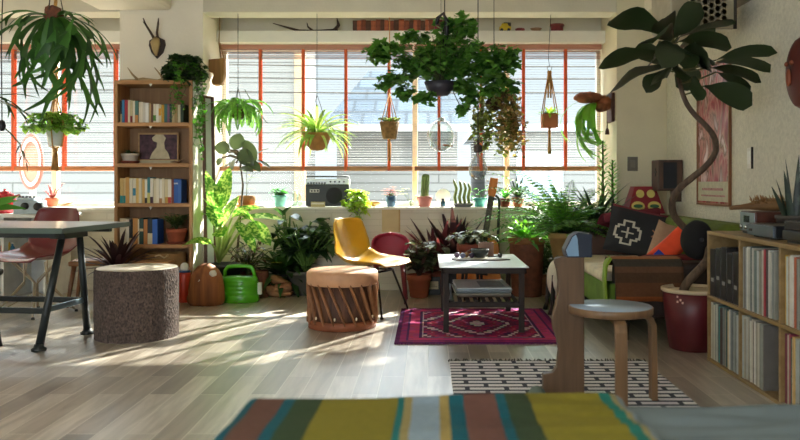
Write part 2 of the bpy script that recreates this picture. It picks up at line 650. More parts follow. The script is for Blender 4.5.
def trailer(lm, sm, o, n, out, length, sp, size, outline=IVY, rise=0.05, azr=(0, 2 * PI), sr=0.0022, both=True):
    for i in range(n):
        az = azr[0] + (azr[1] - azr[0]) * (i + RND.uniform(.1, .9)) / n
        ln = length * RND.uniform(.45, 1.05)
        ou = out * RND.uniform(.6, 1.15)
        pts = []
        m = 10
        for k in range(m + 1):
            t = k / m
            hr = ou * math.sin(min(1, t * 1.9) * PI / 2)
            z = rise * math.sin(min(1, t * 2.2) * PI) - ln * max(0, t - 0.22) / 0.78
            pts.append(V(o) + V((math.cos(az) * hr + .02 * math.sin(k * 1.7 + i), math.sin(az) * hr + .02 * math.cos(k * 1.3 + i), z)))
        sm.tube(pts, sr, 4)
        L = sum((pts[k + 1] - pts[k]).length for k in range(m))
        c = max(3, int(L / sp))
        for j in range(c):
            f = min(m - 1e-3, m * (j + RND.random()) / c); k = int(f)
            p = pts[k].lerp(pts[k + 1], f - k)
            a = RND.uniform(0, 2 * PI)
            lm.pleaf(p, azdir(a, RND.uniform(-.9, .35)), size * RND.uniform(.6, 1.15), outline, roll=RND.uniform(-.5, .5))

def frond(mb, b, d, L, droop, n, lL, lW, up=Z3, seg=10, lel=-0.1, sm=None, sr=0.002):
    d = V(d).normalized()
    sd = d.cross(up)
    if sd.length < 1e-3:
        sd = V((1, 0, 0))
    sd.normalize()
    nn = sd.cross(d)
    pts, fr = [V(b)], [(d, nn)]
    p = V(b)
    for i in range(seg):
        a = droop / seg
        d, nn = (d * math.cos(a) - nn * math.sin(a)), (nn * math.cos(a) + d * math.sin(a))
        p = p + d * (L / seg)
        pts.append(p.copy()); fr.append((d, nn))
    (sm or mb).tube(pts, [sr * (1.3 - t / seg) for t in range(seg + 1)], 4)
    for j in range(n):
        t = 0.12 + 0.88 * j / n
        f = min(seg - 1e-3, t * seg); k = int(f)
        q = pts[k].lerp(pts[k + 1], f - k)
        dd, n2 = fr[k]
        w = math.sin(PI * min(1, 0.18 + t * 0.82)) ** 0.7
        for sg in (-1, 1):
            mb.leaf(q, dd * 0.45 + sd * sg + n2 * lel, lL * w * RND.uniform(.8, 1.1), lW, 0.35, 'lance', 2, 0.0, up=n2)

def fork(mb, b, d, L, W, droop, depth=2, up=Z3, side=None, spread=0.45):
    """staghorn frond: a strap that widens and splits into antler tips."""
    d = V(d).normalized()
    sd = side if side is not None else d.cross(up)
    if sd.length < 1e-3:
        sd = V((1, 0, 0))
    sd = sd.normalized()
    n = sd.cross(d).normalized()
    seg = 5
    p = V(b)
    vs, fs = [], []
    for i in range(seg + 1):
        t = i / seg
        w = W * (0.4 + 0.6 * t) / 2 if depth > 0 else W * (0.85 * (1 - t) ** 0.6) / 2 + 1e-5
        vs += [p - sd * w, p - n * (w * .25), p + sd * w]
        if i < seg:
            a = droop / seg
            d, n = (d * math.cos(a) - n * math.sin(a)), (n * math.cos(a) + d * math.sin(a))
            p = p + d * (L / seg)
    for i in range(seg):
        a = 3 * i
        fs += [(a, a + 1, a + 4, a + 3), (a + 1, a + 2, a + 5, a + 4)]
    mb.add(vs, fs, True)
    if depth > 0:
        for sg in (-1, 1):
            an = sg * spread * RND.uniform(.6, 1.2)
            d2 = (d * math.cos(an) + sd * math.sin(an)).normalized()
            s2 = (sd * math.cos(an) - d * math.sin(an)).normalized()
            fork(mb, p - d * (W * .12) + sd * sg * W * 0.22, d2, L * RND.uniform(.45, .7), W * .62, droop * .6, depth - 1, up, s2, spread)

def pot(T, rt, rb, h, mat, soil=True, rim=0.0, n=24, name='pot', z=0.0, c=(0, 0), sx=1.0, saucer=None):
    w = max(0.006, rt * 0.09)
    pr = [(rb * .9, 0.0), (rb, 0.006)]
    if rim:
        pr += [(rt - w * .6, h - rim), (rt + w * .3, h - rim + .002), (rt + w * .3, h - .004)]
    pr += [(rt, h), (rt - w, h), (rt - w * 1.2, h - 0.02 - h * .1)]
    mb = MB().lathe((c[0], c[1], z), pr, n, sx=sx)
    o = part(name, mb, mat, T)
    if soil:
        part('soil', MB().lathe((c[0], c[1], z), [(rt - w * 1.1, h * .86 - .012), (rt * .5, h * .88), (0, h * .89)], n, sx=sx), SOIL, T)
    if saucer is not None:
        part('saucer', MB().lathe((c[0], c[1], z), [(rb * 1.2, 0.0), (rb * 1.45, .02), (rb * 1.4, .022), (rb * 1.1, .006), (0, .006)], n), saucer, T)
    return o

SOIL = plain('#2e241b', 0.95, bump=.5, bscale=120)
TERRA = plain('#a8573a', 0.8, var=.14, bump=.15)
TERRAD = plain('#7a3a2a', 0.8, var=.14, bump=.15)
DARKPOT = plain('#2b2a2a', 0.45)
WHITE = plain('#e6e2d8', 0.5)
CORD = plain('#2f2a24', 0.8)
STEM = plain('#4d5a2c', 0.7)
BARK = wood('#3d2c20', '#6b513b', 'z', 10, .85, .4)
BLACK = plain('#1d1c1c', 0.5)
BLKMET = plain('#262a2a', 0.45, 0.3)
CHROME = plain('#b9b9b4', 0.25, 0.9)
# ================================================================== the setting
XR, XL = 2.1, -4.5
plaster = plain('#d9d2be', 0.9, var=.05, scale=3, bump=.25, bscale=40)
plasterw = plain('#ebe2cf', 0.85, var=.04, scale=3, bump=.15, bscale=40)
stucco = plain('#dad5c4', 0.92, var=.1, scale=45, bump=.9, bscale=70)
paint = plain('#efe9da', 0.6, var=.03)
beamm = plain('#cfc8b4', 0.9, var=.06, scale=4, bump=.2, bscale=50)
lowwall = brick_mat('#dcd6c2', '#d3ccb6', '#cdc6b0', 0.3, 0.06, 0.004, 'xz', .8, .35)

struct('floor', MB().bx(XL, XR, -1.6, 7.3, -.06, 0), floor_mat())
struct('ceiling', MB().bx(XL - .1, XR + .1, -1.6, 7.6, 2.72, 2.82), plasterw)
struct('wall_right', MB().bx(XR, XR + .12, -1.6, 7.6, -.06, 2.72), stucco)
struct('wall_front', MB().bx(XL, XR, -1.72, -1.6, -.06, .3).bx(XL, XR, -1.72, -1.6, 2.4, 2.72).bx(.2, XR, -1.72, -1.6, .3, 2.4).bx(XL, -4.2, -1.72, -1.6, .3, 2.4), plaster)
struct('wall_left', MB().bx(XL - .12, XL, -1.6, 7.6, -.06, 2.72), plaster)
struct('wall_back', MB().bx(XL, -2.71, 7.27, 7.55, -.06, .752).bx(-1.978, 1.66, 7.27, 7.55, -.06, .752), lowwall)
struct('wall_back_lintel', MB().bx(XL, -2.71, 7.46, 7.6, 2.31, 2.72).bx(-1.978, 1.66, 7.46, 7.6, 2.31, 2.72), plaster)
struct('wall_back_pillar', MB().bx(-2.71, -1.978, 6.84, 7.6, -.06, 2.72), plasterw)
struct('wall_back_column', MB().bx(1.66, XR, 6.84, 7.6, -.06, 2.72), plain('#d6ccae', .9, var=.05, scale=3, bump=.25, bscale=40))
struct('trim_1', MB().bx(XL, -2.71, 7.235, 7.6, .752, .776).bx(-1.978, 1.66, 7.235, 7.6, .752, .776), paint, bevel=.004)
# the beam across the window front, the depth beams and the pelmet ledges
struct('trim_2', MB().bx(-1.978, 1.66, 6.84, 7.09, 2.503, 2.72), beamm, bevel=.006)
struct('trim_3', MB().bx(XL, -2.71, 6.84, 7.09, 2.503, 2.72), beamm, bevel=.006)
struct('trim_4', MB().bx(-2.9, -2.25, 2.0, 6.84, 2.515, 2.72), plasterw, bevel=.03)
struct('trim_5', MB().bx(1.9, XR, 2.0, 6.84, 2.49, 2.72), plasterw, bevel=.01)
struct('trim_6', MB().bx(-1.978, 1.66, 7.28, 7.46, 2.316, 2.426), paint, bevel=.004)
struct('trim_7', MB().bx(XL, -2.71, 7.28, 7.46, 2.316, 2.426), paint, bevel=.004)

def window(name, x0, x1, mull):
    fr = MB()
    fr.bx(x0, x1, 7.50, 7.56, .776, .82).bx(x0, x1, 7.50, 7.56, 2.27, 2.316)
    fr.bx(x0, x0 + .035, 7.50, 7.56, .82, 2.27).bx(x1 - .035, x1, 7.50, 7.56, .82, 2.27)
    o = struct(name, fr, plain('#d8cfbf', .5), bevel=.004)
    xs = [x0 + .035] + mull + [x1 - .035]
    for m in mull:
        struct('mullion', MB().bx(m - .025, m + .025, 7.495, 7.565, .82, 2.27), plain('#e8d3b0', .5), o, bevel=.003)
    for a, b in zip(xs[:-1], xs[1:]):
        struct('pane', MB().bx(a, b, 7.525, 7.531, .82, 2.27), glassm('#fbfefd', .08), o)
    return o

window('window_1', -1.978, 1.66, [-.125, .76])
window('window_2', XL, -2.71, [-3.6])

# ------------------------------------------------------------------ venetian blinds
ORANGE = leafm('#d9633a', '#e06a40', trans=.12, rough=.8)
slatm = leafm('#8a8376', '#968f82', trans=.1, rough=.5)
railw = wood('#8a5b36', '#a87649', 'x', 10, .5)
headm = wood('#a8705a', '#c08a72', 'x', 10, .55)

def blind(x0, x1, tapes, label, rail=railw, yb=7.40):
    T = thing('venetian_blind', label, 'window blind', ((x0 + x1) / 2, yb, 1.115), 0, 'orange taped venetian blinds')
    cx, w = (x0 + x1) / 2, x1 - x0
    part('headrail', MB().bx(-w / 2, w / 2, -.03, .03, 1.155, 1.2), headm, T, bevel=.003)
    part('bottom_rail', MB().bx(-w / 2, w / 2, -.022, .022, 0, .045), rail, T, bevel=.006)
    sl = MB()
    r = Matrix.Rotation(math.radians(6), 3, 'X')
    n = 46
    for i in range(n):
        z = .07 + i * .0235
        sl.box((0, 0, z), (w - .012, .025, .0016), r)
    part('slats', sl, slatm, T)
    st = MB()
    for i in range(5):
        st.box((0, 0, 1.07 + i * .016), (w - .01, .036, .003))
    part('stacked_slats', st, headm, T)
    for t in tapes:
        tp = MB()
        tp.bx(t - cx - .013, t - cx + .013, -.026, -.0245, .0, 1.16).bx(t - cx - .013, t - cx + .013, .024, .0255, .0, 1.16)
        for i in range(n):
            tp.bx(t - cx - .013, t - cx + .013, -.0245, .024, .0672 + i * .0235, .0676 + i * .0235)
        part('tape', tp, ORANGE, T)
    return T

tx = lambda p: (p - CX) * 7.4 / F
blind(tx(217.5) - .01, tx(412.5), [tx(p) for p in (218.5, 260.3, 303.2, 345.8, 389)], 'broad venetian blind with five orange tapes, left of the centre window', yb=7.41)
blind(tx(414.5), tx(505), [tx(p) for p in (439, 481)], 'narrow venetian blind hanging behind the large hanging ivy')
blind(tx(507), tx(601), [tx(p) for p in (523.5, 565.5)], 'narrow venetian blind with orange tapes beside the column')
blind(XL + .02, -2.73, [tx(p) for p in (-36, 14, 64.5, 116)], 'venetian blind with orange tapes in the window left of the bookcase', rail=wood('#9a5a34', '#bb7a48', 'x', 10, .5))

# ------------------------------------------------------------------ outside
sidem = brick_mat('#64625e', '#605e5a', '#474542', 6.0, .16, .012, 'xz', .7, .4)
shing = brick_mat('#2a3138', '#343c44', '#1f252b', .4, .28, .03, 'xz', .8, .5)
W0 = plain('#75726d', .7)
def house_panel():
    T = thing('siding_house', 'pale siding clad house outside the left half of the centre window', 'house', (-3.62, 12.4, -3))
    part('wall', MB().bx(-4.2, 1.62, 0, 1.4, 0, 7.0), sidem, T)
    part('corner_post', MB().bx(1.5, 1.66, -.05, .1, 0, 7.0), plain('#8b6a4a', .6), T)
    T = thing('shingled_house', 'low house with blue grey shingle roof outside the centre window', 'house', (0.2, 14, -3))
    part('wall', MB().bx(-1.9, .35, .5, 6, 0, 5.1), sidem, T)
    rf = MB()
    rf.prism([(-2.1, 5.05), (.55, 5.05), (.4, 6.35), (-1.45, 6.35)], 0, .12, fn=lambda a, b, d: (a, (b - 5.05) * 1.8 + d, b))
    part('roof', rf, shing, T)
    part('eaves', MB().bx(-2.15, .6, -.05, .05, 4.93, 5.06), W0, T)
    T = thing('white_house', 'white house outside the right half of the centre window', 'house', (2.3, 15, -3))
    part('wall', MB().bx(-1.2, 3.5, 0, 5, 0, 5.0), sidem, T)
    part('roof', MB().bx(-1.4, 3.7, -.2, 5.2, 5.0, 5.12), plain('#8b95a0', .7), T)
    for a in (-.6, 1.2):
        f = part('window', MB().bx(a, a + .9, -.04, .02, 3.6, 4.6), plain('#7b858c', .4), T)
house_panel()
for k, (a, b) in enumerate(((62.5, 66), (76, 78), (90, 92))):
    p0, p1 = P(60, a - .8, 10 + k * .3), P(660, b + .6, 10 + k * .3)
    mid = (p0 + p1) / 2 - V((0, 0, .03))
    solo('overhead_cable', MB().tube([p0 * 1 + V((-3, 0, .05)), p0, mid, p1, p1 + V((3, 0, .05))], .011, 5), CORD,
         '%s dark overhead cable crossing outside the window, counted from the top' % ORD[k], 'cable', group='overhead cables outside')
# ================================================================== large furniture
# ------------------------------------------------------------------ rugs
def rug_mat():
    m, nt, b, out = newmat('kilim')
    tc = nt.nodes.new('ShaderNodeTexCoord')
    mp = nt.nodes.new('ShaderNodeMapping')
    nt.links.new(tc.outputs['Object'], mp.inputs['Vector'])
    vo = nt.nodes.new('ShaderNodeTexVoronoi'); vo.distance = 'MANHATTAN'; vo.inputs['Scale'].default_value = 9
    vo.inputs['Randomness'].default_value = .15
    nt.links.new(mp.outputs['Vector'], vo.inputs['Vector'])
    cr = nt.nodes.new('ShaderNodeValToRGB'); cr.color_ramp.interpolation = 'CONSTANT'
    e = cr.color_ramp.elements
    e[0].position = 0; e[0].color = hx('#e0c9c0')
    e[1].position = .12; e[1].color = hx('#7a1838')
    for p, c in ((.3, '#a82f55'), (.42, '#5a1a45'), (.52, '#9d2750'), (.66, '#44204f')):
        x = e.new(p); x.color = hx(c)
    nt.links.new(vo.outputs['Distance'], cr.inputs['Fac'])
    # stepped diamonds in the field
    s0 = nt.nodes.new('ShaderNodeSeparateXYZ'); nt.links.new(tc.outputs['Object'], s0.inputs[0])
    def mth(op, a, b_=None):
        n_ = nt.nodes.new('ShaderNodeMath'); n_.operation = op
        for i_, v_ in enumerate((a, b_)):
            if v_ is None: continue
            if isinstance(v_, (int, float)): n_.inputs[i_].default_value = v_
            else: nt.links.new(v_, n_.inputs[i_])
        return n_.outputs[0]
    dia = mth('FRACT', mth('ADD', mth('MULTIPLY', mth('SNAP', mth('ABSOLUTE', s0.outputs[0]), .025), 5.2), mth('MULTIPLY', mth('SNAP', mth('ABSOLUTE', s0.outputs[1]), .05), 3.0)))
    dr = nt.nodes.new('ShaderNodeValToRGB'); dr.color_ramp.interpolation = 'CONSTANT'
    de = dr.color_ramp.elements
    de[0].position = 0; de[0].color = hx('#e6d3c8')
    de[1].position = .16; de[1].color = hx('#4a1c40')
    for p, c in ((.34, '#8e1f42'), (.6, '#b03158'), (.8, '#3a1a3c')):
        x = de.new(p); x.color = hx(c)
    nt.links.new(dia, dr.inputs['Fac'])
    dm = nt.nodes.new('ShaderNodeMixRGB'); dm.inputs['Fac'].default_value = .62
    nt.links.new(cr.outputs['Color'], dm.inputs['Color1']); nt.links.new(dr.outputs['Color'], dm.inputs['Color2'])
    # border bands from the distance to the edge
    sp = nt.nodes.new('ShaderNodeSeparateXYZ'); nt.links.new(tc.outputs['Object'], sp.inputs[0])
    def edge(sock, half):
        a = nt.nodes.new('ShaderNodeMath'); a.operation = 'ABSOLUTE'; nt.links.new(sock, a.inputs[0])
        s = nt.nodes.new('ShaderNodeMath'); s.operation = 'SUBTRACT'; s.inputs[0].default_value = half
        nt.links.new(a.outputs[0], s.inputs[1]); return s.outputs[0]
    mn = nt.nodes.new('ShaderNodeMath'); mn.operation = 'MINIMUM'
    nt.links.new(edge(sp.outputs[0], .555), mn.inputs[0]); nt.links.new(edge(sp.outputs[1], .665), mn.inputs[1])
    c2 = nt.nodes.new('ShaderNodeValToRGB'); c2.color_ramp.interpolation = 'CONSTANT'
    e = c2.color_ramp.elements
    e[0].position = 0; e[0].color = hx('#5b1f52')
    e[1].position = .03; e[1].color = hx('#8e2a5c')
    for p, c in ((.07, '#4b1f4f'), (.085, '#b03a66'), (.15, '#452049'), (.17, '#b89aa0'), (.178, '#7a1838')):
        x = e.new(p); x.color = hx(c)
    nt.links.new(mn.outputs[0], c2.inputs['Fac'])
    lt = nt.nodes.new('ShaderNodeMath'); lt.operation = 'LESS_THAN'; lt.inputs[1].default_value = .18
    nt.links.new(mn.outputs[0], lt.inputs[0])
    mx = nt.nodes.new('ShaderNodeMixRGB')
    nt.links.new(lt.outputs[0], mx.inputs['Fac']); nt.links.new(dm.outputs['Color'], mx.inputs['Color1']); nt.links.new(c2.outputs['Color'], mx.inputs['Color2'])
    # small motif inside the border
    v2 = nt.nodes.new('ShaderNodeTexVoronoi'); v2.distance = 'MANHATTAN'; v2.inputs['Scale'].default_value = 26; v2.inputs['Randomness'].default_value = .3
    nt.links.new(tc.outputs['Object'], v2.inputs['Vector'])
    m2 = nt.nodes.new('ShaderNodeMixRGB'); m2.blend_type = 'OVERLAY'; m2.inputs['Fac'].default_value = .45
    nt.links.new(mx.outputs['Color'], m2.inputs['Color1']); nt.links.new(v2.outputs['Color'], m2.inputs['Color2'])
    hsv = nt.nodes.new('ShaderNodeMixRGB'); hsv.inputs['Fac'].default_value = .45
    nt.links.new(m2.outputs['Color'], hsv.inputs['Color1']); nt.links.new(mx.outputs['Color'], hsv.inputs['Color2'])
    nt.links.new(hsv.outputs['Color'], b.inputs['Base Color'])
    b.inputs['Roughness'].default_value = .95
    b.inputs['Specular IOR Level'].default_value = .1
    return m

RX, RY = .345, 5.475
T = thing('patterned_rug', 'magenta and purple patterned wool rug under the coffee table', 'rug', (RX, RY, 0))
part('pile', MB().bx(-.555, .555, -.665, .665, .0, .012), rug_mat(), T, bevel=.004)
fr = MB()
for i in range(90):
    x = -.55 + 1.1 * i / 89
    for sg in (-1, 1):
        fr.tube([(x, sg * .66, .006), (x + RND.uniform(-.008, .008), sg * (.69 + RND.random() * .012), .004)], .002, 3)
o = part('fringe', fr, plain('#b9ab93', .9), T); o['kind'] = 'stuff'

T = thing('striped_flatweave_rug', 'flat woven rug of dark dashes on white, lying in front of the stool', 'rug', (.665, 3.6, 0))
def flat_mat():
    m = brick_mat('#dcd9d4', '#d0c9cc', '#4a4a52', .19, .062, .0125, 'xy', .95, .2, offset=.5)
    return m
part('weave', MB().bx(-.545, .545, -.75, .75, 0, .008), flat_mat(), T, bevel=.003)
fr = MB()
for i in range(70):
    x = -.55 + 1.1 * i / 69
    fr.tube([(x, .745, .005), (x + RND.uniform(-.014, .014), .78 + RND.random() * .02, .006)], .004, 4)
o = part('fringe', fr, plain('#4a443c', .9), T); o['kind'] = 'stuff'

# ------------------------------------------------------------------ coffee table
DW = wood('#201715', '#2e211c', 'z', 12, .75)
DWx = wood('#201715', '#2e211c', 'x', 12, .75)
T = thing('coffee_table', 'dark wood coffee table with a pale laminate top and lower rack', 'coffee table', (.37, 5.585, .012))
tt = .435
part('tabletop', MB().bx(-.295, .295, -.475, .475, tt - .006, tt), plain('#dfe3e6', .3, var=.02), T, label='pale glossy laminate table top', bevel=.002)
part('apron', MB().bx(-.28, .28, -.46, -.44, tt - .045, tt - .006).bx(-.28, .28, .44, .46, tt - .045, tt - .006)
     .bx(-.28, -.26, -.46, .46, tt - .045, tt - .006).bx(.26, .28, -.46, .46, tt - .045, tt - .006), DWx, T, bevel=.003)
for x in (-.25, .25):
    for y in (-.43, .43):
        part('leg', MB().bx(x - .018, x + .018, y - .018, y + .018, 0, tt - .02), DW, T, bevel=.003)
for y in (-.44, .415):
    part('rack_rail', MB().bx(-.25, .25, y, y + .025, .165, .2), DWx, T, bevel=.003)
for i in range(9):
    x = -.21 + i * .0525
    part('rack_slat', MB().bx(x - .013, x + .013, -.43, .43, .2, .212), DWx, T, bevel=.002)

# ------------------------------------------------------------------ left dining table on trestles
T = thing('trestle_table', 'grey topped trestle table with black steel legs at the left edge', 'table', (-2.95, 5.02, 0), math.radians(-7))
top = MB().bx(-1.2, .88, -.4, .38, .71, .738)
part('tabletop', top, wood('#77766a', '#9c9a8c', 'x', 8, .28), T, bevel=.003)
part('edge_band', MB().bx(-1.2, .885, -.405, -.4, .705, .735).bx(.88, .886, -.4, .38, .705, .735), plain('#4c5a50', .5), T)
part('top_rail', MB().bx(-1.15, .8, -.34, -.30, .675, .71).bx(-1.15, .8, .26, .3, .675, .71), BLKMET, T, bevel=.003)
for xx in (.67, -.95):
    for sg, yy in ((-1, -.30), (1, .22)):
        part('leg', MB().tube([(xx + .03, yy * .35, .69), (xx, yy, .012)], [.021, .024], 10), BLKMET, T)
        part('foot', MB().lathe((xx, yy, 0), [(.042, 0), (.044, .012), (.03, .022), (.024, .04)], 16), BLKMET, T)
    part('leg_bracket', MB().bx(xx - .03, xx + .07, -.15, .11, .655, .705), BLKMET, T, bevel=.004)
    part('brace', MB().bx(xx - .006, xx + .014, -.24, .17, .215, .25), plain('#8fa2ac', .35, .6), T, label='cross brace with blue light painted into its colour', bevel=.003)  # blue light falling on the bar is put into its colour
part('stretcher', MB().bx(-.95, .68, -.255, -.23, .21, .245), BLKMET, T, bevel=.003)
part('stretcher', MB().bx(-.95, .68, .155, .18, .215, .25), BLKMET, T, bevel=.003)

# ------------------------------------------------------------------ shell chairs
def shell(mb, wk=1.0, hk=1.0):
    prof = [(.235, .418), (.2, .432), (.12, .428), (.02, .415), (-.08, .41), (-.155, .425), (-.2, .47), (-.225, .54), (-.245, .62), (-.265, .70), (-.28, .77), (-.288, .805)]
    wid = [.19, .215, .228, .235, .235, .235, .232, .23, .222, .21, .192, .155]
    m = len(prof)
    def fn(u, v):
        f = v * (m - 1); k = min(m - 2, int(f)); t = f - k
        y = prof[k][0] * (1 - t) + prof[k + 1][0] * t
        z = prof[k][1] * (1 - t) + prof[k + 1][1] * t
        w = (wid[k] * (1 - t) + wid[k + 1] * t) * wk
        a = (u - .5) * 2
        b = abs(a) ** 2.2
        seat = max(0, 1 - f / 5.5)
        back = max(0, (f - 4) / 7)
        return V((a * w, y + .075 * b * min(1, back * 1.8) * (1 if f < 11 else .8), (z + b * (.05 * seat * min(1, f / 2 + .1) + .09 * max(0, 1 - abs(f - 5) / 3.2))) * hk))
    mb.grid(fn, 18, 44)
    return mb

def wire_legs(T, mat, spread=.2, top=.37, inset=.12):
    for sx in (-1, 1):
        for sy in (-1, 1):
            part('leg', MB().tube([(sx * .1, sy * .05, top + .035), (sx * inset, sy * inset, top), (sx * spread, sy * spread, .012)], .0085, 8), mat, T)
            part('glide', MB().lathe((sx * spread, sy * spread, 0), [(.014, 0), (.014, .012), (.008, .016)], 10), BLACK, T)
    part('crossbar', MB().tube([(-inset, -inset, top), (inset, -inset, top)], .0075, 6).tube([(-inset, inset, top), (inset, inset, top)], .0075, 6)
         .tube([(-inset, -inset, top), (-inset, inset, top)], .0075, 6).tube([(inset, -inset, top), (inset, inset, top)], .0075, 6), mat, T)

# yellow chair, facing right and a little to the camera
yc = P(375, 300, 5.95)
T = thing('shell_chair', 'yellow moulded shell chair with dark wire legs behind the drum stool', 'chair', (yc.x - .03, 5.98, 0), math.radians(-116), 'shell chairs')
part('shell', shell(MB(), 1.1, .9), plain('#c99a20', .3, var=.1, scale=5, coat=.3), T, solid=.007)
wire_legs(T, plain('#23201e', .3, .6), .21, .33)

# red chair behind the trestle table
T = thing('shell_chair', 'dark red moulded shell chair on pale wire legs behind the trestle table', 'chair', (-3.0, 5.95, 0), math.radians(158), 'shell chairs')
part('shell', shell(MB(), 1.14), plain('#701f25', .38, var=.08, scale=5, coat=.2), T, solid=.007)
eif = plain('#b8aa90', .35, .6)
hub = [(sx * .05, sy * .05, .24) for sx in (-1, 1) for sy in (-1, 1)]
for sx in (-1, 1):
    for sy in (-1, 1):
        l = MB()
        l.tube([(sx * .2, sy * .2, .01), (sx * .05, sy * .06, .25), (-sx * .06, sy * .16, .405)], .006, 6)
        l.tube([(sx * .2, sy * .2, .01), (sx * .06, sy * .05, .23), (sx * .16, -sy * .06, .405)], .006, 6)
        part('leg', l, eif, T)
        part('glide', MB().lathe((sx * .2, sy * .2, 0), [(.013, 0), (.013, .012), (.008, .018)], 10), BLACK, T)
part('cross_wires', MB().tube([(-.2, -.2, .012), (0, 0, .17), (.2, .2, .012)], .005, 6).tube([(-.2, .2, .012), (0, 0, .17), (.2, -.2, .012)], .005, 6), eif, T)

# crimson chair far behind
cc = P(389.5, 262, 6.55)
T = thing('rounded_chair', 'crimson round backed chair by the low wall behind the yellow chair', 'chair', (cc.x, 6.55, 0), math.radians(180))
red = plain('#9c1f3b', .5, var=.1)
part('backrest', MB().grid(lambda u, v: V((.155 * (math.cos(PI * (1 - u))) * (min(1, .80 + .2 * v) if v < .5 else math.sqrt(max(0, 1 - ((v - .5) * 2) ** 3)) ), -.17 + .06 * (abs(u - .5) * 2) ** 2 - .05 * v, .345 + .22 * v)), 16, 14), red, T, solid=.02)
part('seat', MB().lathe((0, 0, .31), [(.14, 0), (.15, .012), (.145, .035), (.1, .042), (0, .042)], 24), red, T)
for sx in (-1, 1):
    for sy in (-1, 1):
        part('leg', MB().tube([(sx * .11, sy * .11, .32), (sx * .14, sy * .14, 0)], [.018, .013], 8), plain('#7a2028', .5), T)

# wooden stool behind the red chair
T = thing('wooden_side_stool', 'small brown wooden stool half hidden behind the dark red chair', 'stool', (-2.76, 6.42, 0), .2)
part('seat', MB().bx(-.16, .16, -.16, .16, .33, .37), wood('#8a5a32', '#a4733f', 'x', 10), T, bevel=.012)
for sx in (-1, 1):
    for sy in (-1, 1):
        part('leg', MB().tube([(sx * .12, sy * .12, .34), (sx * .165, sy * .165, 0)], [.02, .014], 8), wood('#6a4327', '#845433', 'z', 10), T)

# black leg of a chair cut by the left edge
T = thing('black_metal_stool', 'black metal stool mostly cut off by the left edge of the picture', 'stool', (-2.79, 4.78, 0))
part('seat', MB().lathe((0, 0, .43), [(.15, 0), (.16, .01), (.16, .03), (0, .032)], 20), BLACK, T)
for k in range(3):
    a = k * 2.094 - .1
    part('leg', MB().tube([(.1 * math.cos(a), .1 * math.sin(a), .44), (.17 * math.cos(a), .17 * math.sin(a), 0)], .014, 8), BLACK, T)

# ------------------------------------------------------------------ log stump
T = thing('log_stump', 'thick bark covered log stump used as a seat beside the trestle table', 'stump', (-1.905, 5.1, 0))
def bark_fn(u, v):
    a = 2 * PI * u
    q = V((math.cos(a) * 9, math.sin(a) * 9, v * 3))
    r = .262 + .006 * noise.noise(V((math.cos(a) * 1.5, math.sin(a) * 1.5, v))) + .003 * abs(noise.noise(q * 2.2))
    k = 1 - .02 * max(0, (v - .93) / .07) ** 2
    return V((r * k * math.cos(a), r * k * math.sin(a), .448 * v))
def barkm():
    m, nt, b, out = newmat('bark')
    tc = nt.nodes.new('ShaderNodeTexCoord')
    mp = nt.nodes.new('ShaderNodeMapping'); mp.inputs['Scale'].default_value = (1, 1, .7)
    nt.links.new(tc.outputs['Object'], mp.inputs['Vector'])
    vo = nt.nodes.new('ShaderNodeTexVoronoi'); vo.inputs['Scale'].default_value = 75
    nt.links.new(mp.outputs['Vector'], vo.inputs['Vector'])
    nz = nt.nodes.new('ShaderNodeTexNoise'); nz.inputs['Scale'].default_value = 90; nz.inputs['Detail'].default_value = 6
    nt.links.new(mp.outputs['Vector'], nz.inputs['Vector'])
    cr = nt.nodes.new('ShaderNodeValToRGB')
    cr.color_ramp.elements[0].position = .3; cr.color_ramp.elements[0].color = hx('#2c221f')
    cr.color_ramp.elements[1].position = .75; cr.color_ramp.elements[1].color = hx('#6f5c52')
    nt.links.new(nz.outputs['Fac'], cr.inputs['Fac'])
    nt.links.new(cr.outputs['Color'], b.inputs['Base Color'])
    b.inputs['Roughness'].default_value = .95
    ad = nt.nodes.new('ShaderNodeMath'); ad.operation = 'ADD'
    nt.links.new(vo.outputs['Distance'], ad.inputs[0]); nt.links.new(nz.outputs['Fac'], ad.inputs[1])
    bp = nt.nodes.new('ShaderNodeBump'); bp.inputs['Strength'].default_value = .9; bp.inputs['Distance'].default_value = .012
    nt.links.new(ad.outputs[0], bp.inputs['Height']); nt.links.new(bp.outputs['Normal'], b.inputs['Normal'])
    return m
part('bark', MB().grid(bark_fn, 140, 40), barkm(), T)
part('cut_top', MB().lathe((0, 0, .425), [(.25, 0), (.254, .018), (.25, .024), (0, .026)], 60), wood('#b9ab96', '#d6cab6', 'x', 3, .4), T, label='pale smooth sawn top')

# ------------------------------------------------------------------ drum stool
T = thing('drum_stool', 'hide topped wooden drum stool laced with slanting leather straps', 'stool', (-.597, 5.43, 0))
part('body', MB().lathe((0, 0, .03), [(.222, 0), (.215, .1), (.218, .3)], 48), wood('#3f2519', '#6b432b', 'z', 12, .7, .4), T)
hide = plain('#c8956f', .55, var=.12, scale=12)
part('drumhead', MB().lathe((0, 0, 0), [(.236, .30), (.247, .305), (.25, .36), (.246, .385), (.23, .398), (.12, .402), (0, .402)], 56), hide, T, label='pale hide drum head')
part('base_ring', MB().lathe((0, 0, 0), [(.225, 0), (.236, .004), (.238, .055), (.228, .06), (.215, .06)], 56), plain('#8a4c2c', .6, var=.2), T)
strapm = wood('#6b4229', '#a06c42', 'z', 9, .6)
for i in range(20):
    a0 = 2 * PI * i / 20
    a1 = a0 + .5
    pts = []
    for k in range(6):
        t = k / 5
        a = a0 + (a1 - a0) * t
        r = .238 - .012 * math.sin(PI * t)
        pts.append((r * math.cos(a), r * math.sin(a), .315 - .275 * t))
    part('strap', MB().tube(pts, [.014, .019, .02, .019, .017, .01], 6, flat=.5), strapm, T)
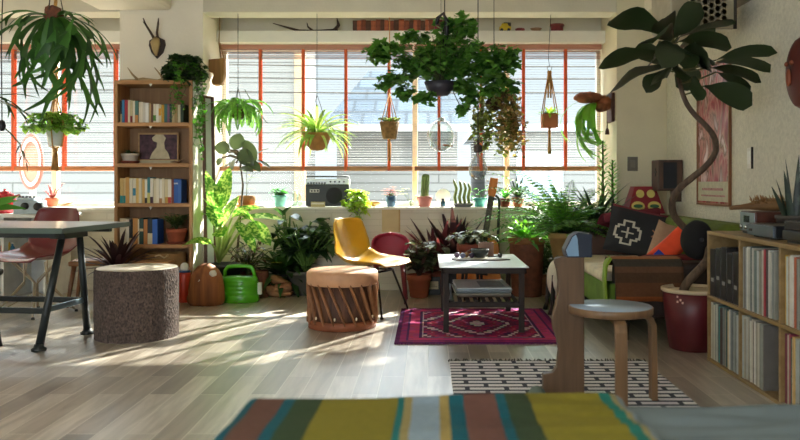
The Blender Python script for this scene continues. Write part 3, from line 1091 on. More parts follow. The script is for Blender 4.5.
for i in range(10):
    a = 2 * PI * i / 10 + .2
    part('lace_knot', MB().ell((.236 * math.cos(a), .236 * math.sin(a), .085), (.007, .007, .012), 8, 6), plain('#d8c6a6', .6), T)

# ------------------------------------------------------------------ bookcase
PINE = wood('#9a6c40', '#c0905c', 'z', 7, .55)
PINEX = wood('#9a6c40', '#c0905c', 'x', 7, .55)
BY = 6.55
BX0, BX1 = -2.643, -1.985
BCX = (BX0 + BX1) / 2
T = BC = thing('bookcase', 'tall narrow pine bookcase standing against the white pillar', 'bookcase', (BCX, BY, 0))
hw = (BX1 - BX0) / 2
part('pale_side', MB().bx(hw, hw + .004, .02, .28, .01, 1.86), plain('#e2dccb', .6), T, label='pale outer side')  # thin pale panel over the right side of the case
for sg in (-1, 1):
    part('side_panel', MB().bx(sg * hw - (.028 if sg > 0 else 0), sg * hw + (0 if sg > 0 else .028), 0, .285, 0, 1.865), PINE, T, bevel=.003)
part('back_panel', MB().bx(-hw + .028, hw - .028, .272, .284, .04, 1.84), wood('#8a6748', '#a07c56', 'z', 7, .7), T)
SHELF = [.05, .482, .83, 1.166, 1.51, 1.865]
for i, z in enumerate(SHELF):
    part('top_board' if i == 5 else 'shelf', MB().bx(-hw + .028, hw - .028, 0, .272, z - .032, z), PINEX, T, bevel=.003)
for z in SHELF[2:]:
    part('label_clip', MB().prism([(-.014, z - .03), (.014, z - .03), (0, z - .055)], -.004, 0, fn=lambda a, b, d: (a - .02, d - .001, b)), WHITE, T, label='small white clip under the shelf edge')

def bookrow(specs, x, y, z, where, depth=.16, axis='x', lean=0):
    """specs: (thickness, height, colour, colour name, band or None)"""
    for i, (t, h, c, cn, band) in enumerate(specs):
        B = solo('book', MB().bx(0, t - .0008, 0, depth * RND.uniform(.88, 1), 0, h), plain(c, .6, var=.06), '%s spined book, %s from the left %s' % (cn, ORD[i], where), 'book',
                 (x, y + RND.uniform(0, .012), z), 0, 'books ' + where, bevel=.0015, seg=1)
        if band:
            part('spine_band', MB().bx(.0006, t - .0014, -.001, .001, h * band[0], h * band[1]), plain(band[2], .6), B)
        x += t

CR, TN = '#d9ccae', '#b99a6a'
row = []
def bk(w, h, c, n, b=None): row.append((w * .00842, h * .00842, c, n, b))
for a in ((2.2, 22, '#2c2622', 'black', (0, .4, TN)), (2.6, 23, '#3a7fae', 'blue'), (3.4, 23, '#b0303a', 'red'), (2.2, 23, CR, 'cream'), (2.4, 23, '#c9b88f', 'buff', (0, .3, '#8c2a32')),
          (2.6, 22, '#e3d9c2', 'pale'), (3.4, 22, '#4f7a70', 'teal', (0, .35, '#c98a4a')), (2, 21, CR, 'cream'), (2.4, 21, '#e2d8c4', 'off-white'), (2.6, 20, '#cfc8ba', 'grey-white'), (3.4, 20, '#e6e4de', 'white'),
          (2, 20, TN, 'tan'), (2.4, 19, '#6a4a34', 'brown'), (2.8, 19, '#dcd3bd', 'cream', (.1, .4, '#5a8a3a')), (2.8, 19, '#e9e4d8', 'white'), (2.6, 18, CR, 'cream', (.4, .8, '#d6992c')), (2.6, 18, '#d9a63c', 'yellow'),
          (3.4, 19, '#3f6b66', 'dark teal'), (2.2, 19, '#8a5a74', 'mauve'), (2.6, 19, '#2f4a40', 'dark green'), (2.6, 18, '#cdb98c', 'buff'), (3, 19, TN, 'tan'), (2.8, 18, CR, 'cream'), (3, 19, '#3a4a36', 'olive')):
    bk(*a)
bookrow(row, BX0 + .034, BY + .03, 1.51, "on the bookcase's highest shelf")
row = []
for a in ((3.4, 25, '#cfae6a', 'ochre', (0, .3, '#2f8a84')), (2.6, 25, '#d3b57a', 'ochre', (0, .3, '#2f8a84')), (3.8, 26, '#c9964e', 'golden'), (3.2, 25, '#ded4ba', 'cream'), (3, 25, '#e2d9c2', 'pale', (.3, .6, '#3f86a0')),
          (3.2, 25, '#d9b56a', 'yellowish'), (3, 25, CR, 'cream'), (2.6, 24, '#cda55c', 'golden'), (2.8, 24, '#e6dfcd', 'white', (0, .22, '#3a342f')), (3, 26, '#3d7d83', 'teal', (0, .4, '#c9c06a')), (3, 25, '#e2dccb', 'off-white', (0, .25, '#4b2f3a')),
          (3, 24, '#d8cba8', 'cream'), (3, 25, '#e4dac2', 'pale'), (3, 24, '#e9e2d2', 'white', (0, .2, '#b98a5a')), (2.8, 25, '#ded1b0', 'cream'), (3.2, 24, '#d6c69c', 'buff', (0, .25, '#caa04a')), (3.4, 24, '#e8e0d0', 'white', (0, .25, '#c0473a')),
          (2.2, 24, '#8a4a3a', 'rust')):
    bk(*a)
row += [(.036, .205, '#2b59a0', 'dark blue', (.78, .84, '#c9d3de')), (.03, .2, '#3a66a8', 'mid blue', None)]
bookrow(row, BX0 + .034, BY + .03, .83, "on the bookcase's middle shelf")
row = []
for a in ((3.2, 26, '#ddd2b6', 'cream'), (3, 26, '#d8ccae', 'cream'), (3.2, 25, '#e2dac6', 'pale'), (3.4, 25, '#23201f', 'black', (0, .25, TN)), (5.2, 26, '#c98f4c', 'orange brown'), (1.6, 25, CR, 'cream'), (4.2, 26, '#2b4a44', 'dark green', (.5, .6, '#c9b88f')),
          (4, 25, '#b5763c', 'orange'), (5, 26, '#2a3236', 'blackish', (0, .42, '#d8caa4')), (5.2, 25, '#2f62b4', 'bright blue')):
    bk(*a)
bookrow(row, BX0 + .034, BY + .03, .482, "on the bookcase's lowest book shelf")

# things lying in the bookcase
def inbc(px, z, dy=.14):
    return V(((px - CX) * (BY + dy) / F, BY + dy, z))
FRM = wood('#a98352', '#c7a36c', 'x', 8, .5)
T = thing('picture_frame', 'thin gilt framed picture of a pale dress, leaning inside the bookcase', 'picture', inbc(158.5, 1.2, .2))
w, h = .175, .118
fr = MB().bx(-w, w, -.008, .008, -.012, .004).bx(-w, w, -.008, .008, 2 * h - .016, 2 * h).bx(-w, -w + .012, -.008, .008, 0, 2 * h).bx(w - .012, w, -.008, .008, 0, 2 * h)
part('frame', fr, FRM, T, bevel=.002)
part('picture', MB().bx(-w + .01, w - .01, -.002, .004, 0, 2 * h - .01), plain('#4a2a34', .6, var=.75, scale=26), T, label='dark floral picture ground')
dress = [(-.075, .01), (.1, .01), (.085, .06), (.055, .1), (.05, .15), (.065, .19), (.04, .222), (-.02, .222), (-.055, .19), (-.045, .165), (-.01, .15), (-.015, .11), (-.055, .06)]
part('painted_dress', MB().prism(dress, -.0045, -.0025), plain('#cdbf9c', .7, var=.15, scale=20), T, label='cream dress shape in the picture')
solo('wooden_tray', MB().bx(-.14, .17, -.05, .05, 0, .03), plain('#b4a98c', .7), 'shallow pale box under the framed picture in the bookcase', 'box', inbc(156, 1.166, .2), bevel=.004)
T = thing('succulent_bowl', 'round grey bowl of succulents at the left end of the picture shelf', 'potted plant', inbc(130, 1.166, .1))
pot(T, .074, .055, .085, plain('#b9b0a2', .8, bump=.2), rim=.02, saucer=TERRAD)
mb = MB(); rosette(mb, (0, 0, .075), 18, .07, .024, (.1, 1.2), .5, 'lance'); rosette(mb, (.035, .01, .075), 12, .05, .02, (.1, 1.1), .5, 'lance')
part('foliage', mb, leafm('#43553a', trans=.2), T)
mb = MB()
for k in range(5):
    mb.tube([(-.05 + k * .02, 0, .012 + .003 * k), (0, -.01 + .01 * k, .014), (.05, .012 * (k - 2), .02 + .004 * k)], [.004, .009, .004], 6)
solo('driftwood', mb, wood('#6a4c36', '#94704f', 'x', 10, .8), 'small knotty driftwood piece at the right end of the picture shelf', 'driftwood', inbc(176.5, 1.166, .05))
T = thing('potted_fern', 'bushy small fern in a terracotta pot at the end of the low book shelf', 'potted plant', inbc(176.5, .482, .09))
pot(T, .085, .062, .13, TERRA, rim=.035, saucer=TERRAD)
lm, sm = MB(), MB()
bushy(lm, sm, (0, 0, .12), 26, .16, .15, 14, .055, .018, 'lance', .5, t0=.2)
part('foliage', lm, leafm('#4c6b2c', trans=.35), T); part('stems', sm, STEM, T)
T = thing('paper_bag', 'crumpled brown paper sack filling the lowest bookcase space', 'bag', inbc(166, .05, .14))
part('sack', MB().grid(lambda u, v: V((.19 * math.cos(2 * PI * u) * (1 - .12 * v) + .01 * noise.noise(V((u * 9, v * 7, 1))), .11 * math.sin(2 * PI * u) + .012 * noise.noise(V((u * 11, v * 5, 3))), .35 * v + .012 * noise.noise(V((u * 10, v, 7))) * v)), 40, 14), plain('#a9814f', .85, var=.15), T)
part('twist_tie', MB().tube([(-.05, -.125, .33), (-.01, -.14, .345), (.03, -.135, .32), (.06, -.12, .34)], .007, 6), plain('#d4b98a', .8), T)
T = thing('wooden_case', 'small reddish wooden box standing before the paper sack by the log stump', 'box', (-2.27, 6.42, .0))
part('box', MB().bx(-.16, .15, -.075, .075, 0, .335), wood('#8f5b36', '#ad7446', 'x', 6, .45), T, bevel=.006)
part('lid_board', MB().bx(-.165, .155, -.08, .08, .335, .355), wood('#b57d4b', '#c8925c', 'x', 6, .45), T, bevel=.004)
T = thing('red_canister', 'red metal canister with a pale cap between bookcase and stump', 'canister', FL(184.5, 302))
part('body', MB().lathe((0, 0, 0), [(.045, 0), (.05, .006), (.05, .24), (.046, .25)], 24), plain('#c23a22', .35), T)
part('collar', MB().lathe((0, 0, .25), [(.045, 0), (.05, .004), (.05, .014), (.04, .018)], 24), plain('#2c4a7a', .5), T)
part('cap', MB().lathe((0, 0, .268), [(.036, 0), (.038, .01), (.03, .05), (.012, .062), (0, .063)], 20), WHITE, T)

# narrow wooden frame leaning on the pillar side
T = thing('leaning_mirror', 'narrow wood framed mirror leaning against the side of the white pillar', 'mirror', (-1.905, 6.80, 0), 0)
bw = wood('#4a2f22', '#6b4733', 'z', 9, .5)
for x, y in ((-.045, 0), (.012, .08)):
    part('frame_rail', MB().box((x, y, .88), (.026, .026, 1.76), Matrix.Rotation(math.radians(-.8), 3, 'Y')), bw, T, bevel=.004)
part('frame_end', MB().tube([(-.068, 0, 1.755), (-.012, .08, 1.755)], .013, 6), bw, T)
part('frame_end', MB().tube([(-.022, 0, .02), (.034, .08, .02)], .013, 6), bw, T)
part('mirror_glass', MB().prism([(-.022, .03), (-.066, 1.745), (-.012, 1.745), (.032, .03)], .0, .006, fn=lambda a, b, d: (a, .0 + (a + .066 - (1.745 - b) * .0257) * 1.45 + d, b)), plain('#e2e6e4', .5, var=.06), T, label='mirror glass painted pale in place of a reflection')  # matt pale colour stands in for what the mirror would reflect
# ================================================================== right side furniture
# ------------------------------------------------------------------ stool with wavy side board
BIRCH = wood('#6d5138', '#876747', 'z', 7, .45, .08)
T = thing('stool', 'round birch stool with a wavy edged upright side board', 'stool', (.835, 3.56, 0))
part('seat', MB().lathe((0, 0, .405), [(.185, 0), (.19, .004), (.19, .031), (.187, .034)], 56), BIRCH, T)
part('seat_top', MB().lathe((0, 0, .4392), [(.184, 0), (.183, .002), (0, .0021)], 56), plain('#9fb2c4', .22, var=.03), T, label='pale blue glossy seat top')
def bentleg(a, name='leg'):
    c, s = math.cos(a), math.sin(a)
    q = [(.07, .398), (.12, .398), (.155, .394), (.182, .378), (.194, .35), (.197, .3), (.2, .02), (.2, 0)]
    mb = MB()
    w, th = .026, .013
    vs = []
    for i, (r, z) in enumerate(q):
        a_ = q[max(0, i - 1)]; b_ = q[min(len(q) - 1, i + 1)]
        tx_, tz_ = b_[0] - a_[0], b_[1] - a_[1]
        l = math.hypot(tx_, tz_); nx, nz = -tz_ / l, tx_ / l
        for sw, st in ((-1, -1), (1, -1), (1, 1), (-1, 1)):
            rr, zz = r + nx * th * st, z + nz * th * st
            vs.append((rr * c - sw * w * s, rr * s + sw * w * c, max(0, zz)))
    fs = [(0, 1, 2, 3), tuple(len(vs) - 4 + k for k in (3, 2, 1, 0))]
    for i in range(len(q) - 1):
        for k in range(4):
            k2 = (k + 1) % 4
            fs.append((4 * i + k2, 4 * i + k, 4 * i + 4 + k, 4 * i + 4 + k2))
    return mb.add(vs, fs)
for a in (.06, PI * .78, -PI * .50):
    part('leg', bentleg(a), BIRCH, T, bevel=.003)
# wavy board: outline in (x, z)
def wav(px, py, y=3.6):
    return ((px - CX) * y / F - .835, H - (py - CY) * y / F)
edge = [(584, 257), (584, 410), (543, 410), (543, 374), (553, 372), (557, 366), (558.5, 350), (557, 340), (553, 328), (552, 318), (555, 307), (558, 295), (558.5, 282), (557, 270), (554.5, 262), (555, 258), (560, 257)]
board = [wav(x, y) for x, y in edge]
sm_ = []
n = len(board)
part('side_board', MB().prism([(a, max(0, b)) for a, b in board], .03, .075), wood('#57402b', '#6d523a', 'z', 9, .5, .1), T, label='wavy edged upright board', bevel=.004)
T = thing('faceted_box', 'dark blue faceted box with a lit side painted pale blue on top of the wavy board', 'box', (.835 - .11, 3.62, board[0][1] - .001))
oct_ = [(-.085, .0), (.032, 0), (.032, .108), (-.03, .116), (-.062, .098), (-.094, .035)]
part('body', MB().prism(oct_, -.035, .06), plain('#20293a', .45), T, bevel=.004)
part('painted_lit_face', MB().prism([(-.08, .006), (-.03, .006), (-.036, .085), (-.044, .106), (-.06, .092), (-.089, .034)], -.039, -.034), plain('#7f9db8', .4), T, label='side face painted pale blue as lit', bevel=.001)  # light on the box's left side, painted as a pale face
# small rounded foot bumper by the board
solo('round_bolster', MB().ell((0, 0, .05), (.042, .045, .05), 20, 12), plain('#5c665c', .8), 'grey green rounded cushion at the foot of the wavy board', 'cushion', ((537 - CX) * 3.45 / F, 3.45, 0))

# ------------------------------------------------------------------ record shelf along the right wall
PLY = wood('#84693f', '#a08458', 'y', 6, .5, .08)
SX, SY0 = 1.576, 4.395
YD = [4.395, 3.945, 3.492, 3.04, 2.59]
T = thing('record_shelf', 'long low plywood record shelf along the right wall', 'shelf', (SX, 2.59, 0))
def lc(x0, x1, y0, y1, z0, z1):
    return MB().bx(x0 - SX, x1 - SX, y0 - 2.59, y1 - 2.59, z0, z1)
part('top_board', lc(SX, 2.02, 2.59, SY0, .71, .73), PLY, T, bevel=.002)
part('middle_board', lc(SX, 2.01, 2.59, SY0, .352, .37), PLY, T, bevel=.002)
part('bottom_board', lc(SX, 2.01, 2.59, SY0, 0, .018), PLY, T, bevel=.002)
part('back_panel', lc(2.005, 2.02, 2.59, SY0, .018, .71), plain('#3a2f2c', .8), T)
for i, y in enumerate(YD):
    e = .009
    part('upright', lc(SX + .001, 2.005, y - e if i else y - .018, y + e if i and i < 4 else (y if not i else y + .018), .0181, .7099), PLY, T, bevel=.002)
SLV = ['#8e8f86', '#b5b3a6', '#767a78', '#c9c5b6', '#a39c8c', '#5d6664', '#d2cfc4', '#938a7a', '#6e6a64', '#bfb8a4', '#4b5a58', '#aab0ac']
NAMES = ['grey', 'pale', 'slate grey', 'cream', 'beige', 'dark grey', 'white', 'taupe', 'charcoal', 'buff', 'dark green', 'silver grey']
def records(y_far, y_near, z, n, where, special={}, full=1.0, leanat=None):
    y = y_far - .012
    width = (y_far - .009 - y_near - .012) * full
    ts = [RND.uniform(.6, 1.5) for _ in range(n)]
    k = width / sum(ts)
    for i in range(n):
        t = ts[i] * k
        j = RND.randrange(len(SLV))
        c, nm = SLV[j], NAMES[j]
        if i in special:
            c, nm = special[i]
        h = RND.uniform(.300, .318)
        d = RND.uniform(.30, .315)
        mb = MB().bx(0, d, -t + .0008, 0, 0, h)
        o = solo('record_sleeve', mb, plain(c, .55, var=.1, scale=20), '%s record sleeve, %s from the far end %s' % (nm, ORD[i], where), 'record',
                 (SX + .006 + RND.uniform(0, .012), y, z), 0, 'records ' + where, bevel=.0012, seg=1)
        y -= t
records(3.936, 3.501, .371, 22, "in the record shelf's upper middle space", {16: ('#a3303c', 'red'), 17: ('#4a4340', 'dark brown'), 18: ('#cfd0ca', 'white'), 10: ('#6d7a72', 'green grey')}, .86)
records(3.483, 3.049, .371, 20, "in the record shelf's upper near space", {0: ('#d0a417', 'yellow'), 1: ('#b9c4bd', 'pale aqua'), 2: ('#b08a5a', 'tan'), 5: ('#b5562e', 'orange')}, .9)
records(4.377, 3.954, .019, 20, "in the record shelf's lower far space", {7: ('#3f8f8a', 'teal'), 8: ('#4a3a34', 'dark brown'), 11: ('#2f4a44', 'dark green'), 13: ('#c9b48a', 'buff')}, .95)
records(3.936, 3.501, .019, 19, "in the record shelf's lower middle space", {}, .62)
records(3.483, 3.049, .019, 18, "in the record shelf's lower near space", {0: ('#7a2f44', 'maroon'), 2: ('#a34a5a', 'rose'), 3: ('#2f4a3a', 'dark green'), 5: ('#c9a86a', 'ochre')}, .8)
records(3.031, 2.61, .371, 18, "in the record shelf's nearest upper space", {}, .9)
# black boxes in the far upper space
for k in range(5):
    B = solo('black_case', MB().bx(0, .3, -.075, 0, 0, .26 + .012 * (k % 3)), plain('#191819', .45), 'black storage case with a pale label, %s from the far end of the record shelf' % ORD[k], 'case',
             (SX + .008, 4.37 - k * .081, .371), 0, 'black cases in the record shelf', bevel=.004)
    part('paper_label', MB().bx(-.0012, .0005, -.055, -.02, .08 + .02 * (k % 2), .1 + .02 * (k % 2)), plain('#9d9a95', .6), B)

# ---- equipment on the record shelf
Zs = .73
T = thing('table_radio', 'small wooden table radio with a silver front at the far end of the record shelf', 'radio', (1.80, 4.16, Zs))
part('cabinet', MB().bx(-.085, .2, -.085, .11, .008, .118), wood('#3a1f18', '#5a3226', 'y', 6, .4), T, bevel=.006)
part('front_panel', MB().bx(-.09, -.084, -.08, .105, .014, .112), plain('#8d9aa0', .35, .5), T, label='silver front panel', bevel=.002)
part('display', MB().bx(-.0925, -.0895, -.02, .05, .06, .095), plain('#1d2a30', .2), T)
for y in (-.05, .015, .08):
    part('knob', MB().lathe((-.0905, y, .034), [(.012, 0), (.012, .009), (.0, .0095)], 14, axis=Matrix.Rotation(-PI / 2, 3, 'Y')), CHROME, T)
for x in (-.07, .18):
    part('foot', MB().bx(x - .012, x + .012, -.06, .09, 0, .0085), BLACK, T)
T = thing('disc_player', 'flat silver and black disc player in front of the table radio', 'player', (1.70, 3.79, Zs))
part('case', MB().bx(-.07, .26, -.13, .17, .008, .068), plain('#23262a', .3, .2), T, bevel=.006)
part('front_panel', MB().bx(-.076, -.069, -.128, .168, .012, .064), plain('#6d7880', .3, .6), T, label='silver front', bevel=.001)
part('button', MB().bx(-.08, -.075, .11, .14, .03, .042), BLACK, T)
part('foot', MB().bx(-.05, .22, -.11, .15, 0, .0085), BLACK, T)
T = thing('record_player', 'black record player with lid closed, nearest on the record shelf', 'record player', (1.72, 3.36, Zs))
part('plinth', MB().bx(-.1, .26, -.2, .2, .012, .055), plain('#17171a', .35), T, bevel=.006)
part('lid', MB().bx(-.095, .255, -.195, .195, .056, .1), plain('#26282c', .12), T, label='glossy dark lid', bevel=.008)
for x in (-.07, .22):
    part('foot', MB().bx(x - .02, x + .02, -.17, .17, 0, .0125), BLACK, T)
T = thing('snake_plant', 'dark snake plant with upright spears in a grey pot on the record shelf', 'potted plant', (1.86, 3.945, Zs))
T.location = P(793, 226, 3.98); T.location.z = Zs
pot(T, .085, .07, .105, plain('#4b4540', .7, bump=.2), rim=.02)
mb = MB()
for k, (dx, dy, ln, az, el) in enumerate(((-.035, 0, .21, 3.4, 1.3), (-.02, -.02, .25, 3.3, 1.42), (-.005, .01, .31, 2.9, 1.5), (.01, -.01, .33, .1, 1.52), (.03, .015, .29, .3, 1.4), (.02, -.03, .22, -1, 1.4), (0, .03, .26, 1.6, 1.45), (-.03, .02, .18, 2.6, 1.2), (.045, -.01, .24, 0, 1.3))):
    mb.leaf((dx, dy, .09), azdir(az, el), ln, .044, .04, 'blade', 7, .3, roll=RND.uniform(-1, 1))
part('foliage', mb, leafm('#27332a', trans=.1, mottle=.5, mc='#3c4a3a'), T)
T = thing('carved_animal', 'spiky carved wooden animal lying on top of the table radio', 'carving', (1.83, 4.2, Zs + .118))
cw = wood('#6a4a2c', '#8f6a40', 'x', 12, .7)
part('body', MB().tube([(-.2, 0, .018), (-.14, 0, .022), (-.1, 0, .026), (-.02, 0, .035), (.06, 0, .036), (.12, 0, .02), (.16, 0, .012)], [.012, .014, .017, .034, .036, .02, .006], 14), cw, T)
mb = MB()
for i in range(60):
    x = RND.uniform(-.08, .1); a = RND.uniform(.3, 2.84)
    r = .03
    p = V((x, r * math.cos(a), .033 + r * math.sin(a)))
    d = V((-.3, math.cos(a), math.sin(a))).normalized()
    mb.tube([p, p + d * .028], [.0045, .001], 4)
part('spikes', mb, wood('#8a6236', '#ad8350', 'z', 12, .7), T)

blk = plain('#151416', .8, bump=.3, bscale=200)
T = thing('round_cushion', 'round black cushion sitting upright between the orange cushion and the record shelf', 'cushion', (1.705, 4.93, .59))
part('cover', MB().ell((0, 0, .05), (.102, .085, .125), 28, 18, .04, 2), plain('#100f12', .85, bump=.3, bscale=200), T)
part('button', MB().ell((0, -.084, .055), (.015, .006, .015), 10, 6), plain('#232126', .6), T)

# ------------------------------------------------------------------ sofa along the right wall
hidem = plain('#2c211c', .5, var=.2, bump=.2)
T = thing('sofa', 'dark low sofa standing along the right wall between pillar and record shelf', 'sofa', (1.6, 5.6, 0))
so = lambda x0, x1, y0, y1, z0, z1: MB().bx(x0 - 1.6, x1 - 1.6, y0 - 5.6, y1 - 5.6, z0, z1)
velv = plain('#66852a', .9, var=.2, bump=.5)
part('base', so(1.15, 2.04, 4.95, 6.42, .16, .36), velv, T, label='lime green upholstered base', bevel=.02)
for ya, yb in ((5.08, 5.66), (5.67, 6.25)):
    part('seat_cushion', so(1.13, 1.84, ya, yb, .35, .425), plain('#d5c8aa', .9, bump=.3), T, label='cream seat cushion', bevel=.025, seg=3)
part('backrest', so(1.84, 2.06, 4.9, 6.42, .27, .74), plain('#5c6a20', .9, var=.2, bump=.4), T, label='moss green velvet backrest', bevel=.05, seg=4)
part('armrest', so(1.19, 1.95, 4.9, 5.07, .14, .50), hidem, T, bevel=.04, seg=3)
part('armrest', so(1.2, 1.95, 6.26, 6.44, .2, .595), plain('#4a2f22', .5, var=.2), T, bevel=.04, seg=3)
for x in (1.26, 1.98):
    for y in (4.96, 6.36):
        part('foot', MB().lathe((x - 1.6, y - 5.6, 0), [(.02, 0), (.028, .15), (.03, .17)], 12), BLACK, T)
# throw over the near arm
def throw_fn(u, v):
    # v runs from the front hem over the arm to the back hem; u along the arm (x)
    q = [(4.868, .26), (4.862, .36), (4.862, .46), (4.872, .505), (4.91, .524), (4.99, .526), (5.06, .52), (5.098, .49), (5.1, .46)]
    f = v * (len(q) - 1); k = min(len(q) - 2, int(f)); t = f - k
    y = q[k][0] * (1 - t) + q[k + 1][0] * t; z = q[k][1] * (1 - t) + q[k + 1][1] * t
    x = 1.155 + .44 * u + .06 * (1 - u) * max(0, .4 - v)
    w = .012 * noise.noise(V((u * 6, v * 5, .3)))
    return V((x, y - abs(w) * (v < .4), z + .4 * w))
solo('throw', MB().grid(throw_fn, 26, 24), ramp_mat([(0, '#96542e'), (.10, '#6a4630'), (.4, '#57402f'), (.62, '#6a4b38'), (.75, '#4a443a'), (.9, '#a06a42')], 'z', .26, .55), 'brown woven throw draped over the near arm of the sofa', 'throw', solid=.008)  # paler top stripe paints the light along the arm's upper edge
def lining(u, v):
    q = [(.24, .0), (.38, -.008), (.48, .0), (.528, .03)]
    f = v * 3; k = min(2, int(f)); t = f - k
    return V((1.15 + .03 * u + q[k][1] * (1 - t) + q[k + 1][1] * t - .03, 4.875 + .2 * u, q[k][0] * (1 - t) + q[k + 1][0] * t))
solo('green_cloth', MB().grid(lining, 8, 14), plain('#7d9a2c', .8, var=.15, bump=.3), 'lime green cloth hanging over the front end of the sofa arm', 'cloth', solid=.014)

def pillow(mb, w, h, t, n=16):
    def pt(u, v, s):
        a, b = (u - .5) * 2, (v - .5) * 2
        k = (max(0, 1 - a ** 4) * max(0, 1 - b ** 4)) ** .55
        pin = 1 - .06 * (1 - abs(a)) * abs(b) ** 2
        pin2 = 1 - .06 * (1 - abs(b)) * abs(a) ** 2
        return V((a * w / 2 * pin2, s * t / 2 * k, b * h / 2 * pin))
    mb.grid(lambda u, v: pt(u, v, -1), n, n)
    mb.grid(lambda u, v: pt(1 - u, v, 1), n, n)
    return pt
def cushion(name, label, loc, rot, w, h, t, mat):
    T = thing(name, label, 'cushion', loc)
    T.rotation_euler = rot
    mb = MB(); pt = pillow(mb, w, h, t)
    part('cover', mb, mat, T)
    return T, pt
# dark cushion with the stepped cross
T, pt = cushion('cross_cushion', 'dark cushion with a white stepped cross outline leaning at the far sofa arm', (1.66, 6.08, .605), (math.radians(-16), math.radians(13), math.radians(-8)), .52, .38, .14, plain('#26272b', .9, bump=.3, bscale=200))
def strip(T, pts, w, mat, name):
    mb = MB()
    for (a0, b0), (a1, b1) in zip(pts[:-1], pts[1:]):
        n = 4
        dx, dz = a1 - a0, b1 - b0
        l = math.hypot(dx, dz) or 1
        nx, nz = -dz / l * w / 2, dx / l * w / 2
        ex, ez = dx / l * w / 2, dz / l * w / 2
        vs = []
        for i in range(n + 1):
            t = i / n
            ca, cb = a0 - ex + (dx + 2 * ex) * t, b0 - ez + (dz + 2 * ez) * t
            for s in (-1, 1):
                q = pt((ca + s * nx) / 2 + .5, (cb + s * nz) / 2 + .5, -1)
                vs.append(q + V((0, -.005, 0)))
        mb.add(vs, [(2 * i, 2 * i + 1, 2 * i + 3, 2 * i + 2) for i in range(n)], True)
    return part(name, mb, mat, T)
def cross_o(cx, cz, r):
    a, b = r * .38, r
    q = [(-a, b), (a, b), (a, a * 1.5), (b * .8, a * 1.5), (b * .8, a), (b, a), (b, -a), (b * .8, -a), (b * .8, -a * 1.5), (a, -a * 1.5), (a, -b), (-a, -b), (-a, -a * 1.5), (-b * .8, -a * 1.5), (-b * .8, -a), (-b, -a), (-b, a), (-b * .8, a), (-b * .8, a * 1.5), (-a, a * 1.5), (-a, b)]
    return [(cx + x * .78, cz + z) for x, z in q]
WM = plain('#c4beae', .9)
strip(T, cross_o(-.42, -.18, .48), .07, WM, 'cross_motif')
strip(T, [(-.42, -.38), (-.42, .02)], .06, WM, 'inner_cross'); strip(T, [(-.58, -.18), (-.26, -.18)], .06, WM, 'inner_cross')
strip(T, [(.3, -.12), (.56, .18)], .05, plain('#9c6a50', .9), 'small_cross'); strip(T, [(.3, .14), (.54, -.08)], .05, plain('#9c6a50', .9), 'small_cross')
strip(T, [(-.9, .93), (0, .9), (.9, .93)], .12, plain('#6b1f2c', .9), 'maroon_edge')
T, pt = cushion('beige_cushion', 'beige tan cushion standing on edge between cross cushion and orange cushion', (1.615, 5.42, .57), (math.radians(-8), math.radians(22), 0), .13, .33, .10, plain('#a58468', .9, var=.15, bump=.4))
T, pt = cushion('orange_cushion', 'bright orange cushion with a dark blue corner on the near end of the sofa', (1.64, 5.22, .575), (math.radians(-20), math.radians(-42), 0), .32, .15, .12, plain('#e04a22', .85, bump=.3))
strip(T, [(-.7, -.5), (-.7, .4)], .3, plain('#2a3f9c', .9), 'blue_patch')
T, pt = cushion('dark_red_cushion', 'dark red flat cushion lying on the sofa under the orange cushion', (1.62, 5.20, .475), (math.radians(90), 0, math.radians(8)), .4, .28, .1, plain('#5f1a20', .9))
solo('maroon_blanket', MB().grid(lambda u, v: V((1.40 + .45 * u + .015 * math.sin(v * 5), 6.2 + .2 * v, .602 + .19 * math.sin(PI * min(1, .2 + .75 * v)) * (.75 + .25 * u) + .01 * noise.noise(V((u * 8, v * 6, 2))))), 20, 12), plain('#6a1e2c', .95, var=.2, bump=.4), 'maroon blanket heaped on the far sofa arm behind the cross cushion', 'blanket', solid=.02)
solo('black_tray', MB().lathe((0, 0, 0), [(.05, 0), (.055, .004), (.055, .03), (.05, .034), (.045, .01), (0, .01)], 20), BLACK, 'small black round dish on the far arm of the sofa', 'dish', (1.375, 6.34, .597))

# cream stool behind the wavy board
T = thing('upholstered_stool', 'low stool with a cream seat and dark wood legs behind the wavy board', 'stool', (1.06, 6.02, 0), .0)
part('seat', MB().bx(-.1, .1, -.15, .15, .2, .37), plain('#d9cfb8', .85, bump=.3), T, bevel=.04, seg=4)
part('side_roll', MB().ell((-.08, -.02, .26), (.06, .15, .145), 18, 14), plain('#dcd3be', .85, bump=.3), T)
for sx in (-.12, .09):
    for sy in (-.12, .12):
        part('leg', MB().tube([(sx * .85, sy, .3), (sx, sy * 1.05, .06), (sx - .015, sy * 1.05, 0)], [.02, .016, .02], 8), DW, T)
# ------------------------------------------------------------------ fig tree in the maroon planter
FX, FY = 1.60, 4.70
T = FIG = thing('fiddle_leaf_fig', 'tall fiddle leaf fig with a curling trunk in a maroon planter', 'potted plant', (FX, FY, 0))
part('planter', MB().lathe((0, 0, 0), [(.125, 0), (.138, .006), (.165, .2), (.178, .35), (.165, .352), (.16, .3)], 40), plain('#5a1a22', .4, var=.15), T, label='maroon tapered planter')
part('planter_rim', MB().lathe((0, 0, .345), [(.178, 0), (.186, .005), (.186, .022), (.17, .026), (.165, .005)], 40), plain('#c9b596', .7), T, label='pale rim')
part('soil', MB().lathe((0, 0, .27), [(.168, .04), (.08, .055), (0, .06)], 30), plain('#7a5c40', .95, bump=.6), T)
marks = MB()
for (dx, dz) in ((0, 0), (.018, .012), (.0, .03), (.03, -.004)):
    a = math.radians(222) + dx * 6
    marks.box((.1745 * math.cos(a), .1745 * math.sin(a), .3 + dz), (.006, .010, .012), Matrix.Rotation(a, 3, 'Z'))
part('pale_marks', marks, plain('#d4b0a4', .7), T)
